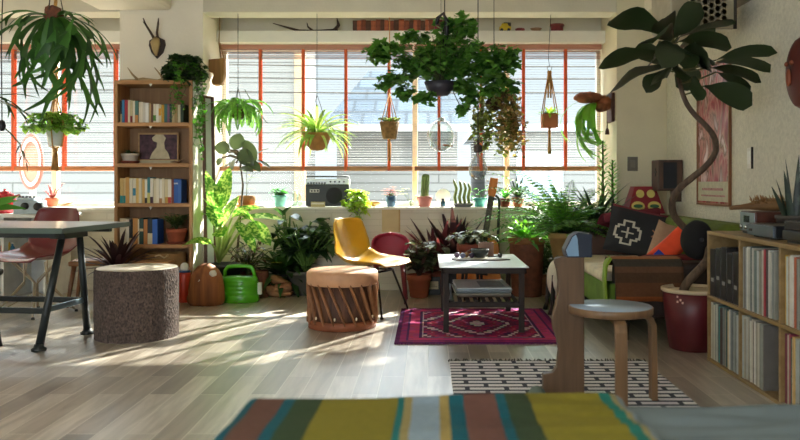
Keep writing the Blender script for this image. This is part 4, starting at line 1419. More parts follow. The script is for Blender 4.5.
TRK_ = [(683, 292, 4.72), (687, 283, 4.68), (697, 272, 4.66), (706, 262, 4.72), (709, 250, 4.85), (704, 240, 4.95), (694, 233.5, 5.0), (684, 227, 5.0), (675, 217, 5.0), (672, 207, 5.0), (674, 196, 5.0), (682, 186, 5.0), (693, 177, 5.0), (705, 167, 5.0), (713, 157, 5.0), (716, 147, 5.0), (713.5, 136, 5.0), (706, 126, 5.0), (696, 116, 5.0), (688, 106, 5.0), (683, 95, 5.0), (680, 84, 5.0), (677, 70, 5.0), (675, 56, 4.98), (672, 42, 4.96), (672, 30, 4.95)]
tr = [(a, b, c if i < 8 else 5.0 - .4 * min(1, (i - 8) / 9)) for i, (a, b, c) in enumerate(TRK_)]
o3 = V((FX, FY, 0))
tp = [P(*q) - o3 for q in tr]
# smooth the path
sp_ = []
for i in range(len(tp) - 1):
    p0, p1, p2, p3 = tp[max(0, i - 1)], tp[i], tp[i + 1], tp[min(len(tp) - 1, i + 2)]
    for k in range(4):
        t = k / 4
        sp_.append(.5 * ((2 * p1) + (p2 - p0) * t + (2 * p0 - 5 * p1 + 4 * p2 - p3) * t * t + (3 * p1 - p0 - 3 * p2 + p3) * t ** 3))
sp_.append(tp[-1])
nn_ = len(sp_)
part('trunk', MB().tube(sp_, [.027 - .017 * (i / nn_) ** 1.3 for i in range(nn_)], 10), wood('#4a3a2e', '#6b5644', 'z', 14, .8, .3), T)
FIGL = [  # base px, tip px, width px, droop, depth offset at the tip
    ((668, 36), (606, 26), 27, .9, -.05), ((664, 54), (601, 70), 22, .7, .12), ((668, 66), (603, 97), 24, .55, -.18), ((672, 66), (654, 82), 30, .7, -.25), ((674, 38), (698, 3), 24, -.3, -.1),
    ((678, 36), (732, 24), 13, .3, .15), ((678, 42), (728, 50), 22, .8, -.1), ((678, 54), (716, 72), 30, .7, -.25), ((716, 60), (765, 60), 14, .8, .1), ((712, 63), (760, 74), 13, .8, .25),
    ((708, 68), (758, 82), 18, .6, -.1), ((704, 86), (747, 108), 24, .5, -.05), ((694, 76), (699, 100), 17, .4, -.1), ((672, 40), (642, 44), 28, .9, -.3), ((674, 44), (676, 66), 22, .8, -.4),
    ((670, 60), (652, 62), 26, .9, .3), ((672, 40), (672, 18), 22, .3, .2), ((676, 50), (700, 44), 28, .8, .3), ((676, 74), (690, 88), 22, .5, .25), ((676, 48), (690, 66), 24, .9, -.3), ((668, 50), (646, 66), 26, .7, -.1), ((716, 72), (744, 92), 12, .6, .2), ((670, 56), (640, 58), 26, .8, .2), ((672, 46), (650, 24), 24, .5, .2), ((674, 44), (692, 30), 24, .4, .3), ((676, 60), (702, 66), 28, .6, -.2), ((668, 70), (648, 92), 22, .6, .1), ((692, 50), (712, 62), 24, .8, -.2), ((676, 66), (686, 78), 22, .6, -.3), ((672, 34), (656, 22), 22, .6, -.2)]
lm, sm = MB(), MB()
ptrunk = [(q[1] , P(*q)) for q in tr[-6:]]
for (b, tpx, wpx, dr, dy) in FIGL:
    y0 = 4.56
    B = P(b[0], b[1], y0 + dy * .25); E = P(tpx[0], tpx[1], y0 + dy)
    d = E - B
    L = d.length * (1 + .12 * abs(dr))
    dirn = d.normalized()
    sd = dirn.cross(Z3)
    if sd.length < .05:
        sd = V((1, 0, 0))
    sd.normalize(); nn = sd.cross(dirn)
    a = dr * .5
    d0 = dirn * math.cos(a) + nn * math.sin(a)
    roll = RND.uniform(-.25, .25) + .55 * (1 if tpx[0] < b[0] else -1)
    lm.leaf(B - o3, d0, L, S(wpx, 4.6) * 1.3, dr, 'fiddle', 9, .16, roll=roll, wave=.035)
    near = min((P(*q) for q in tr[-6:]), key=lambda q: (q - B).length)
    sm.tube([near - o3, (near + B) / 2 - o3 + V((0, 0, -.01)), B - o3], [.006, .005, .004], 6)
clampy_x = [(min(x, 2.085 - FX), y, z) for x, y, z in lm.v]; lm.v = clampy_x
part('foliage', lm, leafm('#2c3a22', var=.3, trans=.16, rough=.38), T)
part('leaf_stalks', sm, plain('#5a5a34', .6), T)

# ------------------------------------------------------------------ the bed in the foreground
BT = .50
T = thing('bed', 'bed with a rumpled grey sheet across the bottom of the picture', 'bed', (.7, .85, 0))
def bedtop(x, y):
    return BT + .012 * noise.noise(V((x * 2.2, y * 7 + x * .5, 3))) + .007 * noise.noise(V((x * 5, y * 17, 5)))
part('frame', MB().bx(-1.15, 1.15, -.95, .93, .0, .2), wood('#5a4030', '#775640', 'x', 8), T, bevel=.01)
part('mattress', MB().bx(-1.10, 1.13, -.93, .94, .2, .46), WHITE, T, bevel=.05, seg=4)
def sheet(u, v):
    # v from the bed's far side hem, up and over, to the near side
    q = [(1.81, .12), (1.815, .3), (1.812, .44), (1.795, .48), (1.74, .494), (1.5, .494), (1.1, .494), (.6, .494), (-.05, .494)]
    f = v * (len(q) - 1); k = min(len(q) - 2, int(f)); t = f - k
    y = q[k][0] * (1 - t) + q[k + 1][0] * t; z = q[k][1] * (1 - t) + q[k + 1][1] * t
    x = -1.112 + 2.272 * u
    X = x + .7
    wr = .013 * noise.noise(V((X * 1.6, y * 9, 3))) + .022 * noise.noise(V((X * 3.0, y * 20, 7))) * max(0, min(1, (X - .35) * 6))
    return V((x, y - .85 + (.6 * wr if v < .35 else 0), z + (wr if v > .3 else 0)))
part('sheet', MB().grid(sheet, 150, 120), plain('#667173', .9, var=.08, bump=.25, bscale=300), T, label='rumpled grey bed sheet', solid=.006)

STR = [(0, '#1d5660'), (.045, '#6a4a3e'), (.115, '#1d5a64'), (.142, '#3a4a30'), (.21, '#857a2a'), (.398, '#23706c'), (.414, '#9a8a58'), (.433, '#8fa0aa'), (.50, '#a08a50'), (.521, '#1d5a64'),
       (.555, '#6f4c42'), (.634, '#1d5a64'), (.657, '#3c4a32'), (.715, '#857a2a'), (.898, '#2a7466'), (.924, '#a09468'), (.94, '#8d9a9e')]
STR = [s for i, s in enumerate(STR) if i == 0 or s[1] != STR[i - 1][1]]
X0b, X1b = -.425, .435
def blanket(u, v):
    q = [(1.83, .16), (1.834, .32), (1.834, .455), (1.818, .488), (1.76, .505), (1.5, .511), (1.2, .513), (.8, .514), (.35, .515)]
    f = v * (len(q) - 1); k = min(len(q) - 2, int(f)); t = f - k
    y = q[k][0] * (1 - t) + q[k + 1][0] * t; z = q[k][1] * (1 - t) + q[k + 1][1] * t
    x = X0b + (X1b - X0b) * u
    wr = .012 * noise.noise(V((x * 1.8, y * 6, 9))) + .022 * abs(noise.noise(V((x * 3.0 + y * 3, y * 17, 2)))) * min(1, max(0, u - .35) * 3)
    ed = min(u, 1 - u) * (X1b - X0b)
    drop = (.05 if u < .5 else .012) * max(0, 1 - ed / .035) ** 2
    return V((x, y + (.8 * wr if v < .32 else 0), z + (wr + .004 - drop if v > .28 else 0)))
BLM = ramp_mat(STR, 'x', -.42, .48, wob=.012, bump=.5, bscale=400)
solo('striped_blanket', MB().grid(blanket, 130, 130), BLM, 'striped blanket of olive, teal and brown wool lying over the grey bed', 'blanket', solid=.012)
# ================================================================== things on the walls
# AC unit high on the right wall
T = thing('air_conditioner', 'beige air conditioner with a honeycomb grille hanging at the upper right', 'air conditioner', (2.1, 4.95, 1.985))
acm = plain('#a99f88', .5)
part('case', MB().prism([(-.56, .04), (-.52, 0), (-.14, 0), (-.14, .6), (-.56, .6)], 0, .42, fn=lambda a, b, d: (a, d, b)), acm, T, bevel=.012)
part('underside', MB().bx(-.54, -.16, .03, .39, -.008, .001), plain('#ddd6c2', .6), T, label='underside with light painted as a paler tone')  # paler than the case: light on the underside put into colour
part('wall_bracket', MB().bx(-.15, -.0005, .08, .34, .2, .5), acm, T, bevel=.004)
part('front_panel', MB().bx(-.55, -.155, -.008, .001, .05, .59), plain('#978c74', .5), T, bevel=.003)
gr = MB()
for i in range(6):
    for j in range(7):
        x = -.42 + i * .04; z = .04 + j * .042 + (.021 if i % 2 else 0)
        gr.lathe((x, -.0085, z), [(.018, 0), (.018, .004), (.022, .004), (.022, 0)], 6, axis=Matrix.Rotation(PI / 2, 3, 'X'), smooth=False)
part('honeycomb_grille', gr, plain('#857a62', .6), T)
part('edge_pipe', MB().tube([(-.148, -.004, -.005), (-.148, -.004, .6)], .012, 8), plain('#3a332c', .6), T)

T = thing('poster', 'tall framed poster in reds and pinks hanging on the right wall behind the fig', 'poster', (2.1, 5.70, .835))
pf = wood('#7a4a2c', '#96623c', 'z', 9, .45)
pw, ph = .325, 1.04
part('frame', MB().bx(-.022, -.001, -pw, -pw + .018, 0, ph).bx(-.022, -.001, pw - .018, pw, 0, ph).bx(-.022, -.001, -pw, pw, 0, .018).bx(-.022, -.001, -pw, pw, ph - .018, ph), pf, T, bevel=.002)
def poster_mat():
    m, nt, b, out = newmat('poster print')
    tc = nt.nodes.new('ShaderNodeTexCoord')
    mp = nt.nodes.new('ShaderNodeMapping'); mp.inputs['Scale'].default_value = (1, 3.2, 1.3)
    nt.links.new(tc.outputs['Object'], mp.inputs['Vector'])
    nz = nt.nodes.new('ShaderNodeTexNoise'); nz.inputs['Scale'].default_value = 2.6; nz.inputs['Detail'].default_value = 5; nz.inputs['Distortion'].default_value = 1.2
    nt.links.new(mp.outputs['Vector'], nz.inputs['Vector'])
    cr = nt.nodes.new('ShaderNodeValToRGB')
    e = cr.color_ramp.elements
    e[0].position = .3; e[0].color = hx('#5c3a2e'); e[1].position = .72; e[1].color = hx('#e4d0cd')
    for p, c in ((.4, '#9a3440'), (.48, '#c08078'), (.55, '#6a4a3c'), (.62, '#c9a0a0')):
        x = e.new(p); x.color = hx(c)
    nt.links.new(nz.outputs['Fac'], cr.inputs['Fac'])
    nt.links.new(cr.outputs['Color'], b.inputs['Base Color'])
    b.inputs['Roughness'].default_value = .22
    return m
part('print', MB().bx(-.012, -.006, -pw + .018, pw - .018, .018, ph - .018), poster_mat(), T)
part('caption_panel', MB().bx(-.014, -.011, -pw + .019, pw - .019, .03, .175), plain('#b9b49a', .4, var=.15, scale=30), T, label='pale strip with faded pink and green lines along the foot')
part('faded_lines', MB().bx(-.0145, -.0138, -.2, .22, .11, .128).bx(-.0145, -.0138, -.24, .24, .065, .078), plain('#a8787a', .6, var=.5, scale=50), T)

T = thing('oval_mask', 'dark red carved oval mask cut by the right edge of the picture', 'mask', (2.1, 4.36, 1.62))
m_ = MB()
m_.grid(lambda u, v: V((-.07 * (max(0, 1 - (2 * u - 1) ** 2) * max(0, 1 - (2 * v - 1) ** 2)) ** .5, .13 * (2 * u - 1) * math.sqrt(max(0, 1 - (2 * v - 1) ** 2 * .98)), .2 * (2 * v - 1))), 16, 20)
part('face', m_, plain('#5c241e', .5, var=.2), T, solid=.01)
part('carved_panel', MB().grid(lambda u, v: V((-.06 * (max(0, 1 - (2 * u - 1) ** 2) * max(0, 1 - (2 * v - 1) ** 2)) ** .5 - .016, .085 * (2 * u - 1) * math.sqrt(max(0, 1 - (2 * v - 1) ** 2 * .98)), .15 * (2 * v - 1))), 12, 14), plain('#3a1c1a', .5, var=.5, scale=40), T)
part('carved_panel', MB().ell((-.08, 0, -.03), (.014, .02, .05), 10, 8).ell((-.078, .03, .05), (.01, .018, .014), 10, 8).ell((-.078, -.03, .05), (.01, .018, .014), 10, 8), plain('#8f4a2c', .5), T)
T = thing('light_switch', 'white narrow light switch on the textured right wall right of the poster', 'switch', (2.1, 5.06, 1.10))
part('plate', MB().bx(-.012, -.0005, -.035, .035, -.005, .13), WHITE, T, bevel=.003)
part('rocker', MB().bx(-.018, -.011, -.02, .02, .02, .105), plain('#f0eee6', .4), T, bevel=.003)
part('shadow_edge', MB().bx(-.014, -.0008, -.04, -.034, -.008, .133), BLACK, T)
T = thing('wall_plate', 'grey square switch plate on the beige column', 'switch plate', P(632.5, 171, 6.838))
part('plate', MB().bx(-.045, .045, -.01, .001, 0, .125), plain('#6e685c', .5), T, bevel=.003)
part('rocker', MB().bx(-.02, .02, -.015, -.009, .03, .095), plain('#7c7668', .5), T, bevel=.002)
T = thing('wall_speaker', 'dark wooden box speaker hanging in the corner beside the column', 'speaker', P(668, 190, 6.5))
T.location = V((2.06, 6.48, 0.935))
part('cabinet', MB().bx(-.17, .03, -.1, .1, .0, .255), wood('#3a2a22', '#54392c', 'z', 9, .5), T, bevel=.005)
part('grille', MB().bx(-.13, -.02, -.104, -.099, .02, .235), plain('#22252b', .8), T)
part('bracket', MB().bx(-.03, .039, -.04, .04, -.09, .001), wood('#3a2a22', '#54392c', 'z', 9, .5), T)
part('cross_mark', MB().bx(-.1745, -.1695, -.03, -.015, .12, .19).bx(-.1745, -.1695, -.05, .005, .15, .163), BLACK, T)
# tapered mask lamp on the far sofa arm
T = thing('mask_lamp', 'red tapered lamp shade with four yellow shapes on a dark base by the column', 'lamp', (1.76, 6.6, .72))
lm_ = P(642.5, 213, 6.62)
T.location = V((lm_.x, 6.62, lm_.z))
sh = MB()
x0, x1, zt = .155, .085, .225
vs = [(-x0, -.12, 0), (x0, -.12, 0), (x0, .1, 0), (-x0, .1, 0), (-x1, -.07, zt), (x1, -.07, zt), (x1, .06, zt), (-x1, .06, zt)]
sh.add(vs, [(0, 1, 5, 4), (1, 2, 6, 5), (2, 3, 7, 6), (3, 0, 4, 7)])
part('shade', sh, plain('#8a2027', .6, var=.12), T, solid=.006)
YL = plain('#d6c46a', .6)
def on_face(x, z):
    return V((x, -.12 + .05 * z / zt - .005, z))
for sx in (-1, 1):
    e = MB()
    e.prism([(sx * .068 + .055 * math.cos(t * PI / 9), .06 + .042 * math.sin(t * PI / 9)) for t in range(18)], 0, .005, fn=lambda a, b, d: on_face(a, b) + V((0, -d, 0)))
    eo = part('eye_shape', e, YL, T, label='yellow oval on the shade')
    part('pupil', MB().prism([(sx * .068 + .04 * math.cos(t * PI / 6), .062 + .016 * math.sin(t * PI / 6)) for t in range(12)], .005, .008, fn=lambda a, b, d: on_face(a, b) + V((0, -d, 0))), plain('#2a5a3a', .6), eo)
    part('brow_shape', MB().prism([(sx * .045 + .034 * math.cos(t * PI / 9), .165 + .034 * math.sin(t * PI / 9)) for t in range(18)], 0, .005, fn=lambda a, b, d: on_face(a, b) + V((0, -d, 0))), YL, T)
part('stem', MB().lathe((0, 0, -.135), [(.06, 0), (.062, .012), (.02, .03), (.025, .08), (.012, .1), (.012, .16)], 16), DARKPOT, T)

# deer skull trophy
T = thing('antler_trophy', 'small deer skull with two upright antlers on a dark shield, on the white pillar', 'trophy', P(157.5, 48, 6.84))
sc_ = S(1, 6.84)
part('shield', MB().prism([(0, -11 * sc_), (6 * sc_, -5 * sc_), (8.5 * sc_, 3 * sc_), (7.5 * sc_, 8 * sc_), (3 * sc_, 10 * sc_), (0, 12 * sc_), (-3 * sc_, 10 * sc_), (-7.5 * sc_, 7 * sc_), (-8 * sc_, 2 * sc_), (-5.5 * sc_, -5 * sc_)], -.022, -.0005), plain('#3b2a20', .6), T, bevel=.004)
part('skull', MB().tube([(0, -.03, 8 * sc_), (0, -.055, 4 * sc_), (0, -.05, -3 * sc_), (0, -.035, -8.5 * sc_)], [.03, .042, .026, .010], 14), plain('#b49a68', .7, var=.2), T)
hm = wood('#3a2a20', '#54402f', 'z', 14, .7)
part('antler', MB().tube([(-.015, -.035, 8 * sc_), (-5 * sc_, -.06, 15 * sc_), (-9 * sc_, -.075, 22 * sc_), (-11 * sc_, -.08, 28 * sc_)], [.012, .011, .009, .004], 8).tube([(-9 * sc_, -.075, 22 * sc_), (-10.5 * sc_, -.1, 24 * sc_)], [.007, .002], 6), hm, T)
part('antler', MB().tube([(.015, -.035, 8 * sc_), (1.8 * sc_, -.06, 14 * sc_), (3.5 * sc_, -.075, 22 * sc_), (4.2 * sc_, -.08, 28 * sc_)], [.012, .011, .009, .004], 8), hm, T)

# antlers on top of the bookcase
def antler(name, label, loc, pts, r, mat=None, tines=()):
    T = thing(name, label, 'antler', loc)
    part('beam', MB().tube(pts, r, 8), mat or plain('#a98f66', .6, var=.2), T)
    for tn in tines:
        part('tine', MB().tube(tn[0], tn[1], 7), mat or plain('#a98f66', .6, var=.2), T)
antler('antler', 'curved tan antler on the left half of the bookcase top', inbc(140, 1.865, .1), [(-.17, 0, .012), (-.06, .02, .014), (.02, .01, .022), (.1, -.02, .014), (.16, 0, .012)], [.008, .012, .016, .011, .006], tines=[([(-.02, .01, .018), (-.06, -.01, .06), (-.1, -.02, .12)], [.012, .009, .003])])
antler('antler', 'branched tan antler on the bookcase top beside the ivy pot', inbc(158, 1.865, .16), [(-.12, 0, .01), (-.02, .01, .014), (.05, 0, .03), (.085, -.02, .02)], [.006, .011, .014, .007], tines=[([(.045, 0, .03), (.02, .0, .07), (-.03, 0, .13)], [.012, .008, .003])])

# ================================================================== pelmet ledge things
ZP = 2.426
PY = 7.36
def lp(px, y=PY):
    return V(((px - CX) * y / F, y, ZP))
antler('antler', 'long dark branching antler on the ledge above the window', lp(308), [(.28, 0, .02), (.1, .02, .012), (-.08, 0, .014), (-.18, -.01, .04), (-.33, 0, .085)], [.016, .015, .012, .010, .004], hm,
       [([(.25, 0, .02), (.29, 0, .07), (.275, -.01, .13)], [.02, .015, .004]), ([(.05, .01, .012), (-.0, -.01, .05), (-.01, 0, .09)], [.011, .008, .003])])
pcols = [('#5e3c2a', 'brown'), ('#b8834f', 'tan'), ('#8a4a30', 'rust'), ('#d8bd86', 'straw'), ('#6a3a2c', 'dark brown'), ('#b0603c', 'orange brown'), ('#d0b07a', 'pale straw'), ('#7c4434', 'red brown')]
x = lp(353).x
for i in range(23):
    w = (3.2 + 3.0 * RND.random()) * .00946
    c, nm = pcols[(i * 5 + i // 3) % 8]
    if i in (18, 19, 20): c, nm = [('#8a3038', 'dark red'), ('#7a2c34', 'maroon'), ('#93403c', 'brick red')][i - 18]
    h = .105 + .012 * RND.random()
    solo('book', MB().bx(0, w - .001, 0, .075, 0, h), plain(c, .7, var=.3, scale=30), '%s spined volume, %s from the left on the ledge above the window' % (nm, ORD[i]), 'book', (x, 7.33, ZP), 0, 'volumes on the window ledge', bevel=.002, seg=1)
    x += w
T = thing('toy_vehicle', 'small yellow toy car on the ledge above the window', 'toy', lp(505, 7.33))
part('body', MB().prism([(-.055, .012), (.055, .012), (.055, .045), (.03, .05), (.022, .075), (-.03, .075), (-.04, .048), (-.055, .042)], -.025, .025), plain('#d8b41c', .4), T, bevel=.004)
for sx in (-.033, .033):
    part('wheel', MB().lathe((sx, -.03, .014), [(.014, 0), (.014, .06), ], 14, axis=Matrix.Rotation(-PI / 2, 3, 'X')), BLACK, T)
solo('dark_block', MB().bx(-.035, .035, -.03, .03, 0, .1), plain('#4a3a36', .6, var=.3), 'dark upright box behind the yellow toy car on the ledge', 'box', lp(507, 7.42), bevel=.003)
solo('flat_tin', MB().lathe((0, 0, 0), [(.042, 0), (.045, .003), (.045, .03), (.042, .034), (0, .034)], 24), plain('#8a3a3c', .5), 'low dark red round tin on the ledge above the window', 'tin', lp(520))
solo('pale_dish', MB().lathe((0, 0, 0), [(.03, 0), (.055, .035), (.05, .035), (.028, .006), (0, .006)], 24), plain('#b08662', .6), 'small tan dish on the ledge between the two red containers', 'dish', lp(536))
T = thing('red_tin', 'larger dark red lidded tin near the right end of the window ledge', 'tin', lp(557))
part('body', MB().lathe((0, 0, 0), [(.055, 0), (.058, .004), (.058, .055), (.0, .055)], 28), plain('#8f3f3e', .5, var=.3, scale=30), T)
part('lid', MB().lathe((0, 0, .055), [(.066, 0), (.068, .004), (.066, .018), (0, .02)], 28), plain('#a0504a', .5), T)

# ================================================================== window sill things
ZS = .776
def sl(px, y=7.38):
    return V(((px - CX) * y / F, y, ZS))
KS = 7.38 / F
# boombox
T = thing('boombox', 'dark grey portable radio cassette player with a silver top on the window sill', 'radio', sl(328, 7.38))
part('case', MB().bx(-.205, .205, -.05, .06, .006, .21), plain('#2c302d', .5), T, bevel=.008)
part('top_panel', MB().bx(-.205, .205, -.045, .055, .2105, .262), plain('#cfd4d2', .35, .2), T, label='silver control strip', bevel=.005)
part('handle', MB().tube([(-.2, 0, .225), (-.2, 0, .285), (.2, 0, .285), (.2, 0, .225)], .0085, 8), plain('#2c302d', .5), T)
part('speaker_cone', MB().lathe((.065, -.051, .105), [(.078, 0), (.078, .004), (.07, .006), (.02, .001), (0, .004)], 32, axis=Matrix.Rotation(PI / 2, 3, 'X')), plain('#1c1d22', .7), T)
part('dial_window', MB().bx(-.165, -.075, -.056, -.049, .135, .165), plain('#c9c5b2', .4), T)
for k in range(3):
    part('dial_mark', MB().bx(-.155 + k * .028, -.137 + k * .028, -.0575, -.0555, .142, .158), BLACK, T)
for k in range(7):
    part('key', MB().bx(-.19 + k * .026, -.17 + k * .026, -.052, -.04, .213, .232), plain('#53585a', .4), T, bevel=.002)
for k in range(4):
    part('knob', MB().lathe((.03 + k * .042, -.046, .236), [(.008, 0), (.008, .014), (0, .0145)], 12, axis=Matrix.Rotation(PI / 2, 3, 'X')), BLKMET, T)
part('tuning_knob', MB().lathe((.178, -.051, .15), [(.016, 0), (.016, .008), (0, .009)], 18, axis=Matrix.Rotation(PI / 2, 3, 'X')), BLACK, T)
for x in (-.18, .14):
    part('foot', MB().bx(x, x + .04, -.04, .05, 0, .0065), BLACK, T)
T = thing('cassette_case', 'small yellow and cream cassette case leaning against the radio on the sill', 'cassette case', sl(318, 7.29))
part('case', MB().bx(-.066, .066, -.012, .012, 0, .048), plain('#b9aa6a', .4), T, bevel=.003)
part('label_strip', MB().bx(-.06, .06, -.0135, -.0115, .024, .04), plain('#e0d8bc', .5), T)

def smallpot(name, label, px, rt, rb, h, mat, y=7.38, **k):
    T = thing(name, label, 'potted plant', sl(px, y))
    pot(T, rt, rb, h, mat, **k)
    return T
# cork pot with a thin stemmed plant
T = smallpot('seedling_plant', 'thin stemmed seedling in a brown cork pot on the sill', 246.5, .085, .075, .105, plain('#8f6238', .9, var=.25, scale=30, bump=.4), y=7.34, rim=.05, saucer=plain('#b07a3a', .7))
lm, sm = MB(), MB()
sm.tube([(0, 0, .08), (.004, 0, .2), (-.004, .01, .34)], [.004, .003, .002], 6)
sm.tube([(.004, 0, .2), (.05, 0, .29), (.09, .01, .33)], [.002, .002, .001], 5)
for (z, az, el, L) in ((.33, 3.0, .3, .13), (.33, .2, .5, .15), (.26, 0, .4, .14), (.3, 1.4, .2, .1), (.17, .1, .2, .09), (.24, 3.3, .6, .11)):
    lm.leaf((0, 0, z), azdir(az, el), L, .028, .5, 'lance', 5, .2)
part('foliage', lm, leafm('#7f9a4a', trans=.45), T); part('stems', sm, STEM, T)
solo('grey_plate', MB().lathe((0, 0, 0), [(.03, 0), (.06, .012), (.062, .014), (.03, .004), (0, .004)], 24), plain('#8d948f', .4), 'small grey plate on the sill between the cork pot and the aqua pot', 'plate', sl(261, 7.33))
# aqua pot
T = smallpot('bushy_houseplant', 'round leaved houseplant in an aqua pot on the sill left of the radio', 280, .075, .05, .11, plain('#7cc0b4', .35), y=7.33, rim=.02)
lm, sm = MB(), MB()
bushy(lm, sm, (0, 0, .09), 12, .09, .1, 5, .062, .045, 'oval', .7, t0=.35)
for az, L in ((.6, .12), (2.2, .09)):
    lm.leaf((0, 0, .14), azdir(az, .7), L, .035, .3, 'lance', 5, .2)
part('foliage', lm, leafm('#3f7a38', trans=.4), T); part('stems', sm, STEM, T)
# glass jars beside it
for k, (px, h, r) in enumerate(((295, .14, .03), (299.5, .11, .026))):
    T = thing('glass_jar', ['taller clear glass jar on the sill left of the radio', 'shorter clear glass jar right beside the radio on the sill'][k], 'jar', sl(px, 7.42))
    part('jar', MB().lathe((0, 0, 0), [(r * .9, 0), (r, .006), (r, h * .8), (r * .7, h * .9), (r * .7, h)], 20), glassm('#dfe9e4', .3), T)
    part('lid', MB().lathe((0, 0, h), [(r * .75, 0), (r * .75, .012), (0, .013)], 20), plain('#c9cac0', .4), T)
# trailing plant right of radio
T = smallpot('trailing_pothos', 'yellow green trailing plant in a white pot hanging over the sill edge', 358, .06, .045, .09, WHITE, y=7.30)
lm, sm = MB(), MB()
trailer(lm, sm, (0, 0, .09), 16, .11, .13, .02, .05, HEART, .07)
trailer(lm, sm, (0, -.03, .09), 5, .09, .27, .03, .05, HEART, .05, azr=(3.6, 5.8))
part('foliage', lm, leafm('#8fae3e', '#cdd86a', trans=.45), T); part('stems', sm, STEM, T)
# wooden bird
T = thing('wooden_bird', 'small light wooden bird figure on the sill', 'figurine', sl(374, 7.34))
wb = wood('#b98a52', '#d2a56c', 'x', 10, .5)
part('body', MB().tube([(-.07, 0, .055), (-.035, 0, .034), (0, 0, .03), (.04, 0, .034), (.075, 0, .04)], [.008, .02, .026, .016, .004], 12), wb, T)
part('head', MB().ell((-.06, 0, .062), (.018, .015, .016), 12, 8).tube([(-.072, 0, .062), (-.095, 0, .058)], [.006, .001], 6), wb, T)
part('stand', MB().lathe((0, 0, 0), [(.02, 0), (.02, .004), (.005, .006), (.005, .02)], 12), wb, T)
# blue pot
T = smallpot('flowering_plant', 'plant with coral red flowers in a blue glazed pot on the sill', 391, .055, .042, .10, plain('#4f6f8c', .3), y=7.34)
lm, fm = MB(), MB()
bushy(lm, MB(), (0, 0, .09), 8, .05, .07, 5, .04, .022, 'oval', .6)
for i in range(16):
    a = RND.uniform(0, 6.28); r = RND.uniform(0, .085)
    c = V((r * math.cos(a), r * math.sin(a) * .6, .13 + RND.uniform(-.02, .06)))
    for k in range(5):
        fm.leaf(c, azdir(k * 1.257 + a, .4), .042, .032, .5, 'oval', 3, .1)
part('foliage', lm, leafm('#5a7a48'), T); part('flowers', fm, leafm('#b8503c', '#d98a74', trans=.35), T, label='coral red flowers')
T = smallpot('lemon_leaf_plant', 'pale yellow flowered sprig in a small clear vase on the sill beside the cactus', 411, .022, .02, .06, glassm('#e2ece6', .3), y=7.40, soil=False)
lm, sm = MB(), MB()
for dx, z in ((-.1, .15), (-.05, .17), (.05, .1), (-.07, .12)):
    sm.tube([(0, 0, .01), (dx * .4, 0, z * .6), (dx, 0, z)], .002, 5)
    for k in range(4):
        lm.leaf((dx, 0, z), azdir(k * 1.57, .3), .045, .026, .6, 'oval', 3)
part('flowers', lm, leafm('#c2bf50', '#dcd67a', trans=.45), T); part('stems', sm, STEM, T)
# cactus in pink pot
T = smallpot('column_cactus', 'slim ribbed cactus in a pink pot on the sill', 424.5, .072, .055, .1, plain('#c9857c', .7), y=7.33, rim=.03)
ca = MB()
def cact(o, h, r, n=9, lean=0.0):
    def fn(u, v):
        a = 2 * PI * u
        k = r * (1 + .18 * math.cos(n * a)) * (math.sqrt(max(0, 1 - max(0, (v - .86) / .14) ** 2)) if v > .86 else 1) * (1 + .05 * math.sin(v * 22))
        return V((o[0] + k * math.cos(a) + lean * v * h, o[1] + k * math.sin(a), o[2] + h * v))
    return fn
ca.grid(cact((0, 0, .08), .23, .032, 8, .05), 48, 20)
part('cactus_stem', ca, plain('#6f8a4c', .7, var=.2), T)
fl = MB()
for k in range(9):
    fl.leaf((.012, 0, .305), azdir(k * .7, .5), .045, .016, .9, 'lance', 4)
part('crown_leaves', fl, leafm('#8fa85a', trans=.4), T)
# blue bottle, round white mirror
T = thing('ink_bottle', 'small dark blue bottle on the sill in front of the round white mirror', 'bottle', sl(443, 7.31))
part('body', MB().lathe((0, 0, 0), [(.022, 0), (.024, .004), (.022, .045), (.013, .055), (.013, .06)], 18), plain('#2c4a5a', .15), T)
part('cap', MB().lathe((0, 0, .06), [(.015, 0), (.015, .018), (0, .019)], 16), BLACK, T)
T = thing('round_mirror', 'round pale table mirror on a small stand on the sill', 'mirror', sl(443, 7.40))
part('rim', MB().lathe((0, 0, .1), [(.062, -.006), (.07, -.006), (.07, .006), (.062, .006)], 36, axis=Matrix.Rotation(PI / 2, 3, 'X')), plain('#e9e7df', .4), T)
part('glass', MB().lathe((0, 0, .1), [(.062, -.003), (.062, .003)], 36, axis=Matrix.Rotation(PI / 2, 3, 'X')), plain('#eef2f2', .15, .3), T)
part('stand', MB().lathe((0, 0, 0), [(.035, 0), (.035, .006), (.006, .01), (.006, .035)], 20), WHITE, T)
# finger stems
T = thing('stem_succulent', 'four upright fleshy stems in a shallow dish on the sill', 'potted plant', sl(463, 7.30))
pot(T, .1, .08, .035, plain('#8d8f8c', .5))
mb = MB()
for k, dx in enumerate((-.065, -.022, .02, .06)):
    mb.tube([(dx, 0, .02), (dx - .012, 0, .09), (dx + .006, 0, .17), (dx - .006 - .012 * (k == 0), 0, .24 - .012 * k), (dx - .012 - .012 * (k == 0), 0, .262 - .012 * k)], [.015, .0155, .014, .012, .003], 8)
part('fleshy_stems', mb, plain('#7a8a4a', .6, var=.2), T)
# teal pot
T = smallpot('round_leaf_plant', 'few leaved plant in a teal pot on the sill behind the guitar neck', 480, .075, .055, .085, plain('#4fa39c', .35), y=7.36, rim=.02)
lm, sm = MB(), MB()
for (x_, z_, L) in ((-.07, .14, .06), (-.02, .17, .05), (.05, .16, .06), (.08, .12, .05), (0, .12, .05), (-.05, .1, .05)):
    sm.tube([(0, 0, .06), (x_ * .5, 0, z_ * .8), (x_, 0, z_)], .0025, 5)
    lm.leaf((x_, 0, z_), azdir(0 if x_ > 0 else PI, .1), L, L * .85, .6, 'oval', 5)
part('foliage', lm, leafm('#5fae3a', trans=.5), T); part('stems', sm, STEM, T)
